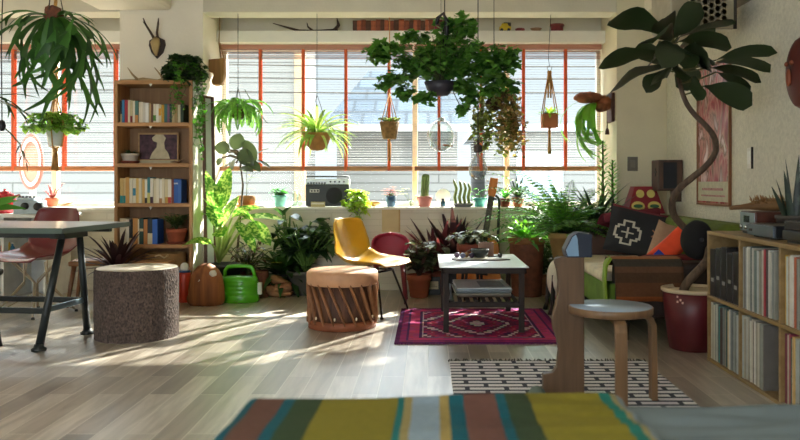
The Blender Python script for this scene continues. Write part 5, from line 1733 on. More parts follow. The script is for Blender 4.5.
# agave in an orange pot, zigzag succulent
T = smallpot('agave', 'dark spiky agave in an orange pot on the sill beside the big fern', 518, .06, .04, .09, plain('#b96a42', .7, var=.25), y=7.28, rim=.02)
mb = MB(); rosette(mb, (0, 0, .09), 30, .2, .034, (-.1, 1.4), -.15, 'blade', 6, .35)
part('foliage', mb, leafm('#33483a', trans=.15), T)
T = smallpot('fishbone_cactus', 'bright green zigzag cactus arching over the sill edge left of the agave', 505, .055, .04, .08, TERRAD, y=7.29)
mb = MB()
for k in range(9):
    a = k * .7 + 2.2
    p = V((0, 0, .08)); d = azdir(a, 1.1 - .1 * (k % 3))
    m = 14; ln = .3 - .03 * (k % 4)
    for i in range(m):
        d = (d + V((0, 0, -.12))).normalized()
        p2 = p + d * ln / m
        mb.leaf(p, d + azdir(a + (1.2 if i % 2 else -1.2), 0) * .6, .05, .026, .2, 'oval', 2)
        mb.tube([p, p2], .004, 4, caps=False)
        p = p2
part('foliage', mb, leafm('#4f9a34', trans=.45), T)

# left end of the sill
T = smallpot('pink_stem_plant', 'pink stemmed succulent in a terracotta pot on the sill left of the bookcase', 52.5, .06, .042, .085, TERRA, y=7.34, rim=.03)
lm = MB()
for (dx, dz, r) in ((-.07, .06, .008), (-.02, .1, .008), (.03, .08, .007), (.1, .13, .006), (-.04, .12, .007)):
    lm.tube([(0, 0, .07), (dx * .5, 0, .09 + dz * .5), (dx, 0, .09 + dz)], [r, r, r * .5], 6)
    for k in range(4):
        lm.leaf((dx, 0, .085 + dz), azdir(k * 1.6, .5), .03, .014, .4, 'oval', 3)
part('foliage', lm, leafm('#8a4a52', '#c2787a', trans=.35), T)
solo('driftwood', MB().tube([(-.06, 0, .012), (-.02, -.01, .016), (.02, 0, .03), (.06, .01, .045)], [.006, .012, .01, .003], 7).tube([(-.02, -.01, .016), (.03, -.03, .01), (.07, -.02, .01)], [.01, .008, .003], 6), wood('#8f7248', '#b5976a', 'x', 10, .8), 'small forked driftwood on the sill left of the bookcase', 'driftwood', sl(67, 7.33))
# red kettle on the white shelf unit
T = thing('white_shelf_unit', 'low white shelf unit under the left window behind the trestle table', 'shelf', (-3.62, 6.9, 0))
wu = plain('#d9d9d2', .5)
part('top_board', MB().bx(-.55, .42, -.2, .3, .70, .73), wu, T, bevel=.003)
for x in (-.54, -.06, .3):
    part('upright', MB().bx(x, x + .02, -.19, .29, 0, .70), wu, T, bevel=.002)
part('shelf', MB().bx(-.54, .3, -.19, .29, .33, .35), wu, T, bevel=.002)
part('back_panel', MB().bx(-.54, .3, .28, .295, 0, .7), wu, T)
for k, (px, c, nm, h) in enumerate(((-2, '#b9c4c0', 'pale green', .2), (3.5, '#c23a2c', 'red', .16), (8, '#d9b53a', 'yellow', .18), (12.5, '#3a7a9c', 'blue', .13))):
    p = P(px, 260, 6.8)
    T = thing('bottle', '%s bottle inside the white shelf unit at the left edge' % nm, 'bottle', (p.x, 6.8, .35), 0, 'bottles in the white shelf unit')
    part('body', MB().lathe((0, 0, 0), [(.018, 0), (.02, .004), (.02, h * .65), (.008, h * .8), (.008, h * .92)], 16), plain(c, .3), T)
    part('cap', MB().lathe((0, 0, h * .92), [(.01, 0), (.01, h * .08), (0, h * .081)], 12), WHITE, T)
T = thing('kettle', 'red enamel kettle with an arched handle at the left edge before the window', 'kettle', (P(6, 190, 7.0).x, 6.98, .73))
kr = plain('#b5202c', .25, coat=.4)
T.location.z = .73
part('body', MB().lathe((0, 0, 0), [(.085, 0), (.095, .01), (.098, .05), (.09, .14), (.07, .175), (.05, .18), (0, .181)], 32), kr, T)
part('lid', MB().lathe((0, 0, .18), [(.052, 0), (.05, .008), (.02, .018), (.01, .02), (.014, .035), (0, .038)], 24), kr, T)
part('handle', MB().tube([(.085, 0, .15), (.13, 0, .165), (.155, 0, .12), (.13, 0, .06), (.09, 0, .03)], .009, 8), plain('#8a3a34', .4), T)
part('spout', MB().tube([(-.08, 0, .06), (-.14, 0, .1), (-.17, 0, .16)], [.02, .016, .01], 10), kr, T)
T = thing('espresso_machine', 'silver countertop machine with black knobs on the white shelf unit', 'machine', (P(28, 205, 6.78).x, 6.80, .73))
sv = plain('#aebcc4', .3, .35)
part('case', MB().bx(-.11, .1, -.06, .12, .0, .115), sv, T, bevel=.006)
part('top_tray', MB().bx(-.09, .06, -.04, .1, .115, .14), sv, T, bevel=.004)
part('front_knob', MB().lathe((-.0, -.061, .07), [(.03, 0), (.03, .025), (.0, .026)], 20, axis=Matrix.Rotation(PI / 2, 3, 'X')), BLACK, T)
part('front_knob', MB().lathe((.11, -.05, .062), [(.035, 0), (.035, .03), (.0, .031)], 20, axis=Matrix.Rotation(PI / 2 - .2, 3, 'X')), BLACK, T)
part('side_arm', MB().bx(.09, .14, -.05, .03, .02, .1), sv, T, bevel=.006)
for k in range(5):
    part('top_knob', MB().lathe((-.085 + k * .032, 0, .14), [(.012, 0), (.012, .016), (0, .017)], 12), BLACK, T)
# oval shop sign ring seen through the left window
T = thing('oval_sign', 'pale pink oval sign outside the window left of the bookcase', 'sign', P(31, 162, 8.4))
pk = plain('#8c4234', .6); wh = plain('#b0a8a2', .6)
k_ = 8.4 / F
def ring(rx, rz, t, y=0):
    mb = MB()
    n = 48
    vs = []
    for i in range(n):
        a = 2 * PI * i / n
        for r in (1, 1 - t):
            for d in (0, .012):
                vs.append((rx * r * math.cos(a), y + d, rz * r * math.sin(a)))
    fs = []
    for i in range(n):
        j = (i + 1) % n
        a, b = 4 * i, 4 * j
        fs += [(a, b, b + 2, a + 2), (a + 1, a + 3, b + 3, b + 1), (a, a + 1, b + 1, b), (a + 2, b + 2, b + 3, a + 3)]
    return mb.add(vs, fs)
part('sign_board', MB().prism([(11 * k_ * math.cos(t * PI / 20), 26 * k_ * math.sin(t * PI / 20)) for t in range(40)], .012, .024), plain('#93604e', .6), T)
part('outer_ring', ring(12.5 * k_, 28 * k_, .12), pk, T)
part('inner_ring', ring(10 * k_, 24.5 * k_, .16, -.012), wh, T)
part('sign_post', MB().bx(-.03, .03, .025, .06, -3.9, .1), plain('#b0aca4', .6), T)
# ================================================================== things on the coffee table
ZT = .447
tbl = lambda px, y: V(((px - CX) * y / F, y, ZT))
T = thing('serving_tray', 'dark rimmed curved tray with a pale sheet on the coffee table', 'tray', tbl(478, 5.62))
tr_ = [(-.19, -.02), (-.17, .1), (-.1, .16), (0, .13), (.1, .05), (.2, .0), (.23, -.05), (.12, -.1), (0, -.09), (-.09, -.11), (-.16, -.09)]
part('tray_board', MB().prism(tr_, 0, .008, fn=lambda a, b, d: (a, b, d)), plain('#3a2c26', .5), T, bevel=.003)
part('pale_sheet', MB().prism([(a * .86 + .01, b * .8) for a, b in tr_], .008, .0105, fn=lambda a, b, d: (a, b, d)), plain('#c9c4ba', .6, var=.1), T)
T = thing('dark_bowl', 'small dark ceramic bowl on the tray on the coffee table', 'bowl', tbl(480, 5.68) + V((0, 0, .0106)))
part('bowl', MB().lathe((0, 0, 0), [(.035, 0), (.038, .004), (.062, .03), (.066, .062), (.061, .062), (.055, .03), (.02, .012), (0, .012)], 28), plain('#2a2f2c', .4), T)
part('handle', MB().tube([(-.062, 0, .05), (-.09, 0, .045), (-.09, 0, .02), (-.056, 0, .018)], .006, 6), plain('#2a2f2c', .4), T)
T = thing('wooden_cup', 'brown wooden square cup behind the dark bowl on the coffee table', 'cup', tbl(486, 5.92))
cw2 = wood('#6b4a38', '#8a6650', 'z', 10, .5)
part('walls', MB().bx(-.055, .055, -.05, -.042, 0, .1).bx(-.055, .055, .042, .05, 0, .1).bx(-.055, -.047, -.042, .042, 0, .1).bx(.047, .055, -.042, .042, 0, .1), cw2, T, bevel=.002)
part('bottom', MB().bx(-.047, .047, -.042, .042, 0, .01), cw2, T)
for k, (dx, dy, c, nm) in enumerate(((-.16, .05, '#5c4660', 'purple'), (-.12, .0, '#7a7a96', 'bluish grey'), (-.09, .05, '#8a6a4a', 'tan'), (-.055, .01, '#4a3a52', 'dark plum'), (-.03, .06, '#a08a6a', 'light tan'))):
    solo('nut_shell', MB().ell((0, 0, .019), (.021, .019, .019), 14, 10, .08, 4, seed=k), plain(c, .4), '%s pebble like nut, %s from the left beside the dark bowl on the tray' % (nm, ORD[k]), 'nut', tbl(478, 5.62) + V((dx + .01, dy, .0107)), group='nuts on the tray')
T = thing('pipe', 'small black pipe lying on the right end of the tray', 'pipe', tbl(500, 5.66) + V((0, 0, .011)))
part('bowl', MB().lathe((0, 0, 0), [(.012, 0), (.016, .012), (.015, .03), (.01, .03), (.008, .01)], 14), BLACK, T)
part('stem', MB().tube([(-.01, 0, .01), (-.05, -.005, .008), (-.09, -.01, .006)], [.006, .004, .003], 7), BLACK, T)
# magazines on the rack
for k in range(9):
    w, d, t = RND.uniform(.34, .38), RND.uniform(.44, .5), RND.uniform(.005, .009)
    z = .012 + .2121 + sum(ms[0] for ms in ([] if k == 0 else MAGS)) if k else .2241
    if k == 0: MAGS = []
    c, nm = [('#4a3a30', 'dark brown'), ('#8f8674', 'buff'), ('#6a6258', 'taupe'), ('#a39a88', 'beige'), ('#5a6468', 'slate'), ('#8a9298', 'grey'), ('#b9bfc2', 'pale grey'), ('#8f9ca6', 'blue grey'), ('#d5d8d8', 'white')][k]
    o = solo('magazine', MB().bx(-w / 2, w / 2, -d / 2, d / 2, 0, t - .0004), plain(c, .35, var=.08), '%s magazine, %s from the bottom of the stack on the coffee table rack' % (nm, ORD[k]), 'magazine', (.375 + RND.uniform(-.012, .012), 5.52 + RND.uniform(-.02, .02), z), RND.uniform(-.05, .05), 'magazines on the coffee table rack', bevel=.0015, seg=1)
    if k == 8:
        part('cover_picture', MB().bx(-.02, .15, -.18, .14, t - .0004, t), plain('#7a8a96', .35, var=.4, scale=14), o)
    MAGS.append((t,))

# ================================================================== guitar on its stand
T = thing('acoustic_guitar', 'orange brown acoustic guitar leaning on a stand before the low wall', 'guitar', (P(476, 290, 6.98).x, 6.98, .03))
T.rotation_euler = (math.radians(-6), math.radians(9.5), 0)
og = wood('#c06a2a', '#dd8a45', 'z', 6, .25, .05)
half = [(0, 0), (.08, .004), (.15, .03), (.193, .085), (.2, .15), (.178, .215), (.142, .265), (.13, .3), (.14, .345), (.148, .395), (.135, .44), (.1, .475), (.05, .49), (0, .49)]
ol = half + [(-a, b) for a, b in half[::-1][1:-1]]
part('body', MB().prism(ol, -.045, .05, smooth=True), og, T, bevel=.004)
part('sound_hole', MB().lathe((0, -.0455, .33), [(.05, 0), (.05, .001), (0, .0012)], 28, axis=Matrix.Rotation(PI / 2, 3, 'X')), BLACK, T)
part('bridge', MB().bx(-.075, .075, -.055, -.045, .15, .175), DW, T, bevel=.003)
part('neck', MB().bx(-.026, .026, -.052, -.028, .47, .86), DW, T, bevel=.005)
part('fretboard', MB().bx(-.025, .025, -.058, -.052, .36, .86), plain('#2a1c18', .5), T)
hd = part('headstock', MB().prism([(-.027, .86), (.027, .86), (.038, .9), (.036, 1.03), (-.036, 1.03), (-.038, .9)], -.048, -.03), og, T, bevel=.003)
for sx in (-1, 1):
    for k in range(3):
        part('tuning_peg', MB().tube([(sx * .036, -.04, .905 + k * .045), (sx * .052, -.04, .905 + k * .045)], .004, 6).ell((sx * .058, -.04, .905 + k * .045), (.009, .005, .008), 8, 6), plain('#d5d0c4', .4), hd)
for k in range(6):
    part('string', MB().tube([(-.018 + k * .0072, -.061, .17), (-.018 + k * .0072, -.061, .87)], .0008, 3), CHROME, T)
T = thing('guitar_stand', 'tall black hooked metal stand beside the guitar', 'stand', (P(499, 290, 7.1).x, 7.12, 0))
part('pole', MB().tube([(-.02, 0, .02), (-.01, .01, .4), (.005, .01, .8), (.0, 0, .86), (-.03, -.03, .885), (-.06, -.05, .875)], [.014, .014, .013, .012, .011, .009], 10), BLACK, T)
for a in (.6, 2.6, 4.7):
    part('foot', MB().tube([(-.02, 0, .05), (-.02 + .1 * math.cos(a), .1 * math.sin(a), .01)], .009, 6), BLACK, T)
part('yoke', MB().tube([(-.06, -.05, .875), (-.075, -.09, .86), (-.03, -.12, .855)], .009, 6), BLACK, T)

# ================================================================== floor things at the back
T = thing('watering_can', 'bright lime green plastic watering can on the floor', 'watering can', FL(239.5, 301.5))
gm = plain('#4fa818', .3, var=.05, coat=.3)
k = FL(239, 301.5).y / F
bp = [(.0, 0.0), (18.5 * k, .0), (19.6 * k, .008), (19.4 * k, .05)]
for i in range(4):
    z = .06 + i * .034
    bp += [(19.0 * k, z), (18.4 * k, z + .006), (19.0 * k, z + .012), (18.7 * k, z + .026)]
bp += [(17.6 * k, .205), (17.0 * k, .212), (16.2 * k, .212)]
part('body', MB().lathe((0, 0, 0), bp, 44, sy=.72), gm, T)
part('top_cover', MB().lathe((0, 0, .2), [(17 * k, 0), (16 * k, .012), (9 * k, .018), (0, .018)], 36, sy=.72), gm, T)
part('handle', MB().tube([(-14.5 * k, 0, .195), (-14.5 * k, 0, .26), (-11.5 * k, 0, .292), (-4 * k, 0, .3), (6 * k, 0, .3), (11.5 * k, 0, .292), (14 * k, 0, .26), (15.5 * k, 0, .19)], [.016, .016, .017, .017, .017, .017, .016, .015], 10), gm, T)
part('spout', MB().tube([(-11 * k, -.06, .05), (-18 * k, -.14, .1), (-25 * k, -.2, .155), (-30 * k, -.24, .2)], [.034, .026, .019, .014], 14), gm, T)
part('rose', MB().lathe((-30.6 * k, -.245, .205), [(.012, -.008), (.024, .008), (.0, .012)], 16, axis=Matrix.Rotation(math.radians(-50), 3, 'Y')), plain('#d9e0cf', .5), T, label='pale sprinkler head')
part('painted_highlight', MB().bx(18.3 * k, 22.3 * k, -.02, .02, .06, .16), plain('#d5dccb', .5), T, bevel=.006)  # pale block standing for the white sun highlight on the can's right edge

T = thing('burl_sculpture', 'lumpy reddish brown owl like burl wood sculpture on the floor', 'sculpture', FL(206.5, 304.5))
bs = FL(207, 303).y / F
part('burl', MB().lathe((0, 0, 0), [(16 * bs, 0), (18 * bs, .03), (17.5 * bs, .14), (15.5 * bs, .23), (12.5 * bs, .28), (8.5 * bs, .315), (4 * bs, .335), (0, .34)], 40, sy=.8), wood('#6b3a1c', '#9c5f2f', 'z', 6, .7, .5), T)
for i in range(12):
    kn = MB()
    a = RND.uniform(0, 6.28); z = RND.uniform(.03, .24)
    r = (16 if z < .15 else 11.5) * bs
    kn.ell((r * math.cos(a), r * .8 * math.sin(a), z), (.03, .024, .04), 12, 8, .25, 3, seed=i)
    part('knot', kn, wood('#6b3a1c', '#9c5f2f', 'z', 6, .7, .5), T)
part('pale_scar', MB().ell((9 * bs, -9.5 * bs, .265), (.03, .02, .026), 14, 10, .2), plain('#d6cfc0', .7), T, label='chalky white scar')
T = thing('bark_chunk', 'broken pieces of tan tree bark piled on the floor right of the watering can', 'bark', FL(277, 297))
bkm = wood('#7d5230', '#a87a4e', 'x', 8, .85, .5)
for (dx, dz, rx, rz, ry) in ((-.03, .05, .09, .05, .3), (.05, .08, .085, .05, -.3), (0, .15, .08, .035, .2), (.04, .035, .1, .035, .05)):
    part('bark_piece', MB().ell((dx, .02 * dz, dz), (rx, .06, rz), 12, 7, .5, 2.5, rot=Matrix.Rotation(ry, 3, 'Y'), seed=dx * 40), bkm, T)
solo('log_chunk', MB().lathe((0, 0, 0), [(.06, 0), (.065, .01), (.062, .22), (.055, .235), (0, .235)], 20), plain('#6b3f2a', .8, var=.3, scale=25, bump=.5), 'upright reddish log chunk between watering can and bark pile', 'log', FL(261.5, 297), bevel=0)

# beige paper on the low wall
T = thing('paper_sheet', 'blank beige paper sheet pinned to the low white wall under the sill', 'paper', P(391, 232, 7.267))
part('sheet', MB().bx(-.085, .085, -.004, -.001, 0, .225), plain('#cdb98a', .8, var=.06), T)
part('folded_edge', MB().bx(.072, .086, -.007, -.004, .0, .225), plain('#b79a68', .8), T)

# ================================================================== plants on the floor
def potted(name, label, px, pyb, rt, rb, h, mat, **k):
    T = thing(name, label, 'potted plant', FL(px, pyb))
    pot(T, rt, rb, h, mat, **k)
    return T
# dieffenbachia
T = potted('dieffenbachia', 'large bright dieffenbachia with broad mottled leaves in a wide dark pot', 224, 298, .15, .12, .30, DARKPOT, rim=.03)
y0 = T.location.y
lm, sm = MB(), MB()
def big(bpx, tpx, w, dr, dy=0, roll=0, sh='oval', base=(219, 262), y0=y0, lm=None, sm=None, T=None, col=None):
    """a leaf whose blade runs from bpx to tpx (picture points at the plant's depth), on its own stalk from base"""
    O = T.location
    B = P(bpx[0], bpx[1], y0 + dy * .5) - O; E = P(tpx[0], tpx[1], y0 + dy) - O
    d = E - B
    dn = d.normalized(); sd = dn.cross(Z3)
    if sd.length < .05: sd = V((1, 0, 0))
    sd.normalize(); nn = sd.cross(dn); a = dr / 2
    lm.leaf(B, dn * math.cos(a) + nn * math.sin(a), d.length * (1 + abs(dr) * .08), S(w, y0), dr, sh, 9, .2, roll=roll, wave=.02)
    O0 = P(base[0], base[1], y0) - O
    mid = (O0 + B) / 2 + V((0, 0, .03)) + (B - O0) * .1
    sm.tube([O0, mid, B], [.014, .011, .007], 8)
L_ = dict(lm=lm, sm=sm, T=T)
for a in (((216, 225), (200, 172), 16, .5, -.1, .9), ((222, 210), (228, 168), 22, .3, -.15, .2), ((215, 228), (222, 198), 24, .6, .1, -.4), ((218, 228), (205, 205), 18, .8, -.2, .5), ((236, 222), (252, 252), 13, .7, -.25, .3),
          ((240, 216), (268, 238), 22, 1.1, -.2, -.6), ((250, 222), (266, 246), 17, .5, -.35, .5), ((232, 218), (262, 208), 16, .8, .0, -.5), ((212, 244), (180, 246), 17, .8, -.3, .5), ((222, 226), (240, 196), 15, .4, .2, .3), ((216, 222), (196, 214), 14, .9, .1, .3), ((240, 220), (284, 222), 14, .8, -.1, .4), ((224, 236), (212, 232), 16, .8, -.3, .8)):
    big(*a, **L_)
ox, oy = T.location.x, T.location.y
lm.v = [(x, min(y, 6.825 - oy), z) if x + ox < -1.965 else (x, y, z) for x, y, z in lm.v]
part('foliage', lm, leafm('#3a7a2a', '#66a03c', trans=.4, mottle=.55, mc='#cfe08a', mscale=38), T); part('stems', sm, plain('#9bb35a', .5), T)
# rubber plant behind
T = potted('rubber_plant', 'tall rubber plant with dull dark leaves rising in front of the left window blind', 236, 292.5, .13, .1, .24, TERRAD)
lm, sm = MB(), MB(); y0 = T.location.y
L_ = dict(lm=lm, sm=sm, T=T, y0=y0, base=(243, 160))
sm.tube([P(236, 270, y0) - T.location, P(239, 230, y0) - T.location, P(243, 185, y0) - T.location, P(240, 160, y0) - T.location], [.012, .011, .009, .006], 8)
for a in (((230, 150), (214, 148), 14, .3, -.1, 1.2), ((234, 150), (242, 134), 15, .3, -.12, -.6), ((244, 140), (254, 162), 12, .4, -.1, .5), ((240, 150), (248, 168), 15, .5, -.15, 1.0), ((254, 156), (270, 148), 7, .2, .0, .3), ((256, 160), (270, 168), 7, .3, -.1, .2),
          ((236, 163), (222, 168), 8, .3, -.1, .3), ((246, 160), (258, 172), 11, .6, -.15, .5), ((236, 158), (230, 170), 10, .6, -.2, .6), ((222, 158), (218, 166), 8, .4, 0, .5), ((240, 168), (252, 172), 12, .4, -.1, .4), ((228, 152), (240, 158), 10, .3, .1, .4)):
    big(*a, sh='oval', **L_)
part('foliage', lm, leafm('#3d4436', '#6f7762', trans=.2, rough=.3), T); part('stems', sm, plain('#5a4a36', .7), T)
# croton
T = potted('croton', 'dark croton with yellow and red streaked leaves behind the watering can', 248, 296, .11, .085, .2, TERRAD)
lm, sm = MB(), MB()
bushy(lm, sm, (0, 0, .17), 13, .36, .2, 9, .15, .035, 'lance', .7, t0=.25, sr=.006)
part('foliage', lm, leafm('#2a2e1e', '#4a3a2a', trans=.2, mottle=.25, mc='#8a3a3a', mscale=14), T); part('stems', sm, STEM, T)
l2 = MB()
for (x, z, az) in ((.1, .33, .2), (.16, .4, .3), (.03, .22, .1), (.2, .3, .4), (.1, .5, .1), (-.05, .3, .5)):
    l2.leaf((x, -.16, z), azdir(az - .3, .35), .15, .028, .5, 'lance', 5, .1)
part('variegated_leaves', l2, leafm('#b3a03a', '#d2b84a', trans=.35), T, label='yellow streaked leaves')
# grey planter with dark plants (two)
T = potted('monstera', 'dark leafy monstera behind the drum stool in a grey planter', 306, 294, .17, .13, .215, plain('#56544a', .7), rim=.04)
lm, sm = MB(), MB()
bushy(lm, sm, (0, 0, .17), 40, .56, .36, 3, .22, .14, 'heart', 1.0, t0=.5, sr=.008, seg=6); clampy(lm, T, 7.25, .75); clampy(sm, T, 7.25, .75)
part('foliage', lm, leafm('#243a24', '#3c5a30', trans=.3, rough=.35), T); part('stems', sm, plain('#5a7a34', .6), T)
T = potted('peace_lily', 'low dense dark green lily between the croton and the monstera', 284, 293, .12, .09, .18, DARKPOT)
lm = MB(); rosette(lm, (0, 0, .15), 64, .42, .085, (-.1, 1.4), 1.1, 'lance', 6); clampy(lm, T, 7.25, .75)
part('foliage', lm, leafm('#26401f', '#44682e', trans=.3), T)
T = potted('philodendron', 'tall stalked philodendron with broad dark leaves under the aqua pot', 288, 291.5, .12, .09, .2, DARKPOT)
lm, sm = MB(), MB(); y0 = T.location.y
L_ = dict(lm=lm, sm=sm, T=T, y0=y0, base=(288, 270), sh='heart')
for a in (((285, 214), (296, 204), 16, .8, -.1, .2), ((283, 216), (272, 208), 14, .8, -.1, .2), ((290, 216), (302, 222), 14, .8, -.15, .2), ((286, 220), (278, 226), 14, .9, -.2, .1), ((312, 222), (330, 230), 16, 1.0, -.2, .2), ((300, 228), (318, 240), 16, 1.0, -.2, .2), ((320, 226), (326, 250), 16, .8, -.15, .2), ((276, 232), (262, 244), 16, .9, -.2, .2), ((300, 240), (310, 258), 14, .8, -.25, .1)):
    big(*a, **L_)
part('foliage', lm, leafm('#223a24', '#3f5f33', trans=.3, rough=.35), T); part('stems', sm, plain('#5a7a34', .6), T)
# cordylines behind the yellow chair
T = potted('cordyline', 'dark burgundy cordyline with pointed leaves left of the guitar', 437, 293, .11, .085, .19, TERRAD)
lm = MB(); rosette(lm, (0, 0, .2), 30, .56, .075, (.2, 1.45), .35, 'lance', 7, .3); clampy(lm, T, 7.25, .75)
part('foliage', lm, leafm('#2e1a20', '#6b2c3a', trans=.25), T)
T = potted('cordyline', 'near black cordyline with upright leaves directly beside the guitar neck', 455, 292, .11, .085, .19, DARKPOT)
lm = MB(); rosette(lm, (0, 0, .22), 20, .6, .085, (.55, 1.45), .2, 'lance', 7, .3); clampy(lm, T, 7.25, .75)
part('foliage', lm, leafm('#1e1618', '#40242c', trans=.2), T)
T = potted('begonia', 'grey green speckled begonia in a terracotta pot behind the yellow chair', 419, 297, .105, .08, .2, TERRA, rim=.05)
lm, sm = MB(), MB()
bushy(lm, sm, (0, 0, .17), 22, .40, .27, 6, .13, .08, 'oval', .9, t0=.3, sr=.006); clampy(lm, T, 7.25, .75)
part('foliage', lm, leafm('#3a4230', '#6d7456', trans=.25, mottle=.2, mc='#9aa084'), T); part('stems', sm, plain('#5a3a30', .6), T)
T = thing('metal_tin', 'black tin with a cream label on the floor beside the coffee table', 'tin', FL(430.5, 294))
part('body', MB().bx(-.09, .09, -.05, .05, 0, .16), BLACK, T, bevel=.004)
part('paper_label', MB().bx(-.055, .07, -.053, -.05, .05, .12), plain('#b5a684', .7), T, label='cream label')
for k, (z, w) in enumerate(((.085, .035), (.07, .045))):
    part('label_line', MB().bx(-.03, -.03 + w * 2, -.0545, -.0525, z, z + .005), plain('#4a4034', .7), T)
T = thing('speckled_begonia', 'silvery leaved begonia in a broad terracotta pot on a stand behind the table', 'potted plant', (P(472, 252, 6.5).x, 6.5, .33))
pot(T, .125, .09, .165, TERRAD, rim=.06)
lm, sm = MB(), MB()
bushy(lm, sm, (0, 0, .15), 14, .14, .2, 5, .11, .07, 'oval', 1.0, t0=.4, sr=.005)
part('foliage', lm, leafm('#3f4a36', '#7c8468', trans=.25, mottle=.3, mc='#a8ae94'), T); part('stems', sm, plain('#5a3a30', .6), T)
ST_ = T.location.copy()
T = thing('plant_stand', 'dark round plant stand carrying the begonia pot behind the coffee table', 'stand', (ST_.x, ST_.y, 0))
part('top', MB().lathe((0, 0, .3), [(.12, 0), (.13, .006), (.13, .024), (.12, .03), (0, .03)], 30), DW, T)
for a in (.5, 2.07, 3.64, 5.2):
    part('leg', MB().tube([(.08 * math.cos(a), .08 * math.sin(a), .305), (.12 * math.cos(a), .12 * math.sin(a), 0)], [.014, .01], 8), DW, T)
# basket planter and companions on the right
def basket(T, rt, rb, h):
    def fn(u, v):
        a = 2 * PI * u
        r = (rb + (rt - rb) * v) * (1 + .016 * math.sin(40 * a + PI * (int(v * 22) % 2)))
        return V((r * math.cos(a), r * math.sin(a), h * v))
    part('woven_basket', MB().grid(fn, 120, 44), plain('#7a4630', .7, var=.3, scale=20), T)
    part('rim', MB().lathe((0, 0, h), [(rt * .98, -.06), (rt * 1.05, -.055), (rt * 1.06, -.005), (rt * 1.0, .004), (rt * .94, -.005)], 40), plain('#96623a', .7, var=.2), T)
    part('soil', MB().lathe((0, 0, h - .045), [(rt * .97, 0), (0, .01)], 24), SOIL, T)
T = thing('basket_plant', 'bright leafy plant in a tall reddish woven basket right of the guitar', 'potted plant', (P(527, 290, 6.9).x, 6.92, 0))
basket(T, .155, .13, .52)
lm = MB(); rosette(lm, (0, 0, .47), 60, .34, .045, (.1, 1.45), .8, 'lance', 6); clampy(lm, T, 7.22, .78)
part('foliage', lm, leafm('#4c8a30', '#7db245', trans=.42), T)
T = potted('foliage_plant', 'dark bushy plant in a light terracotta pot right of the coffee table', 540, 294, .125, .09, .165, plain('#a8704e', .8, var=.15), rim=.05)
lm, sm = MB(), MB()
bushy(lm, sm, (0, 0, .14), 24, .38, .24, 10, .1, .05, 'oval', .8, t0=.2, sr=.005); clampy(lm, T, 7.25, .75)
part('foliage', lm, leafm('#26351f', '#445c30', trans=.28), T); part('stems', sm, STEM, T)
T = thing('boston_fern', 'huge bushy fern with arching fronds in a tan pot before the column', 'potted plant', (P(566, 260, 6.6).x, 6.6, .36))
pot(T, .15, .11, .22, plain('#9c7c4a', .8, var=.2), rim=.05)
lm, sm = MB(), MB()
for i in range(80):
    az = i * 2.4; e = .5 + 1.0 * (i / 80) + RND.uniform(-.15, .15)
    frond(lm, (0.02 * math.cos(az), .02 * math.sin(az), .2), azdir(az, e), RND.uniform(.55, .92) * (1 - .45 * max(0, math.cos(az + .5))), 1.2, 18, .085, .024, sm=sm, sr=.003)
clampy(lm, T, 7.22, .78); clampy(lm, T, 6.83, 9, 1.64); clampy(sm, T, 6.83, 9, 1.64); clampy(sm, T, 7.22, .79)
part('foliage', lm, leafm('#35662a', '#6f9f42', trans=.45), T); part('frond_stalks', sm, STEM, T)
FN = T.location.copy()
T = thing('plant_stand', 'dark low stand under the big fern pot near the column', 'stand', (FN.x, FN.y, 0))
part('top', MB().lathe((0, 0, .33), [(.14, 0), (.15, .006), (.15, .024), (.14, .03), (0, .03)], 30), DW, T)
for a in (.5, 2.07, 3.64, 5.2):
    part('leg', MB().tube([(.1 * math.cos(a), .1 * math.sin(a), .335), (.14 * math.cos(a), .14 * math.sin(a), 0)], [.016, .012], 8), DW, T)
T = thing('dracaena', 'dark dracaena with long narrow arching leaves in front of the beige column', 'potted plant', (P(596, 280, 6.62).x, 6.64, 0))
pot(T, .14, .11, .26, DARKPOT)
lm, sm = MB(), MB()
sm.tube([(0, 0, .2), (-.01, 0, .45), (0, 0, .66)], [.025, .022, .018], 10)
rosette(lm, (0, 0, .62), 46, .52, .034, (-.2, 1.35), .7, 'lance', 8, .25)
rosette(lm, (0, 0, .5), 24, .45, .034, (-.5, .6), .8, 'lance', 8, .25)
clampy(lm, T, 6.83, 9, 1.64); clampy(lm, T, 7.22, .78)
part('foliage', lm, leafm('#22341f', '#3d5a30', trans=.25), T); part('trunk', sm, BARK, T)
T = thing('columnar_cactus', 'tall thin leafy cactus column beside the white window reveal', 'potted plant', (P(603, 290, 6.78).x, 6.79, 0))
pot(T, .1, .08, .2, TERRAD)
lm, sm = MB(), MB()
for (dx, top_, r) in ((0, 1.37, .018), (.085, 1.2, .016)):
    sm.tube([(dx * .2, 0, .15), (dx, 0, .6), (dx, 0, top_)], [r * 1.2, r, r * .4], 8)
    for i in range(130):
        z = .62 + (top_ - .62) * i / 130
        a = i * 2.4
        w = min(1, (top_ - z) / .15 + .25)
        lm.leaf((dx + r * .8 * math.cos(a), r * .8 * math.sin(a), z), azdir(a, .6), .075 * w, .022, .2, 'oval', 2)
part('foliage', lm, leafm('#4a8a34', '#6fb04a', trans=.4), T); part('stems', sm, STEM, T)
T = thing('yucca', 'spray of long thin dark leaves reaching right across the column by the mask lamp', 'potted plant', (P(612, 280, 6.4).x, 6.62, 0))
T.location = V((P(610, 280, 6.62).x, 6.52, .0))
pot(T, .09, .07, .2, DARKPOT)
lm, sm = MB(), MB()
sm.tube([(0, 0, .15), (.0, 0, .45), (0, 0, .72)], [.018, .016, .012], 8)
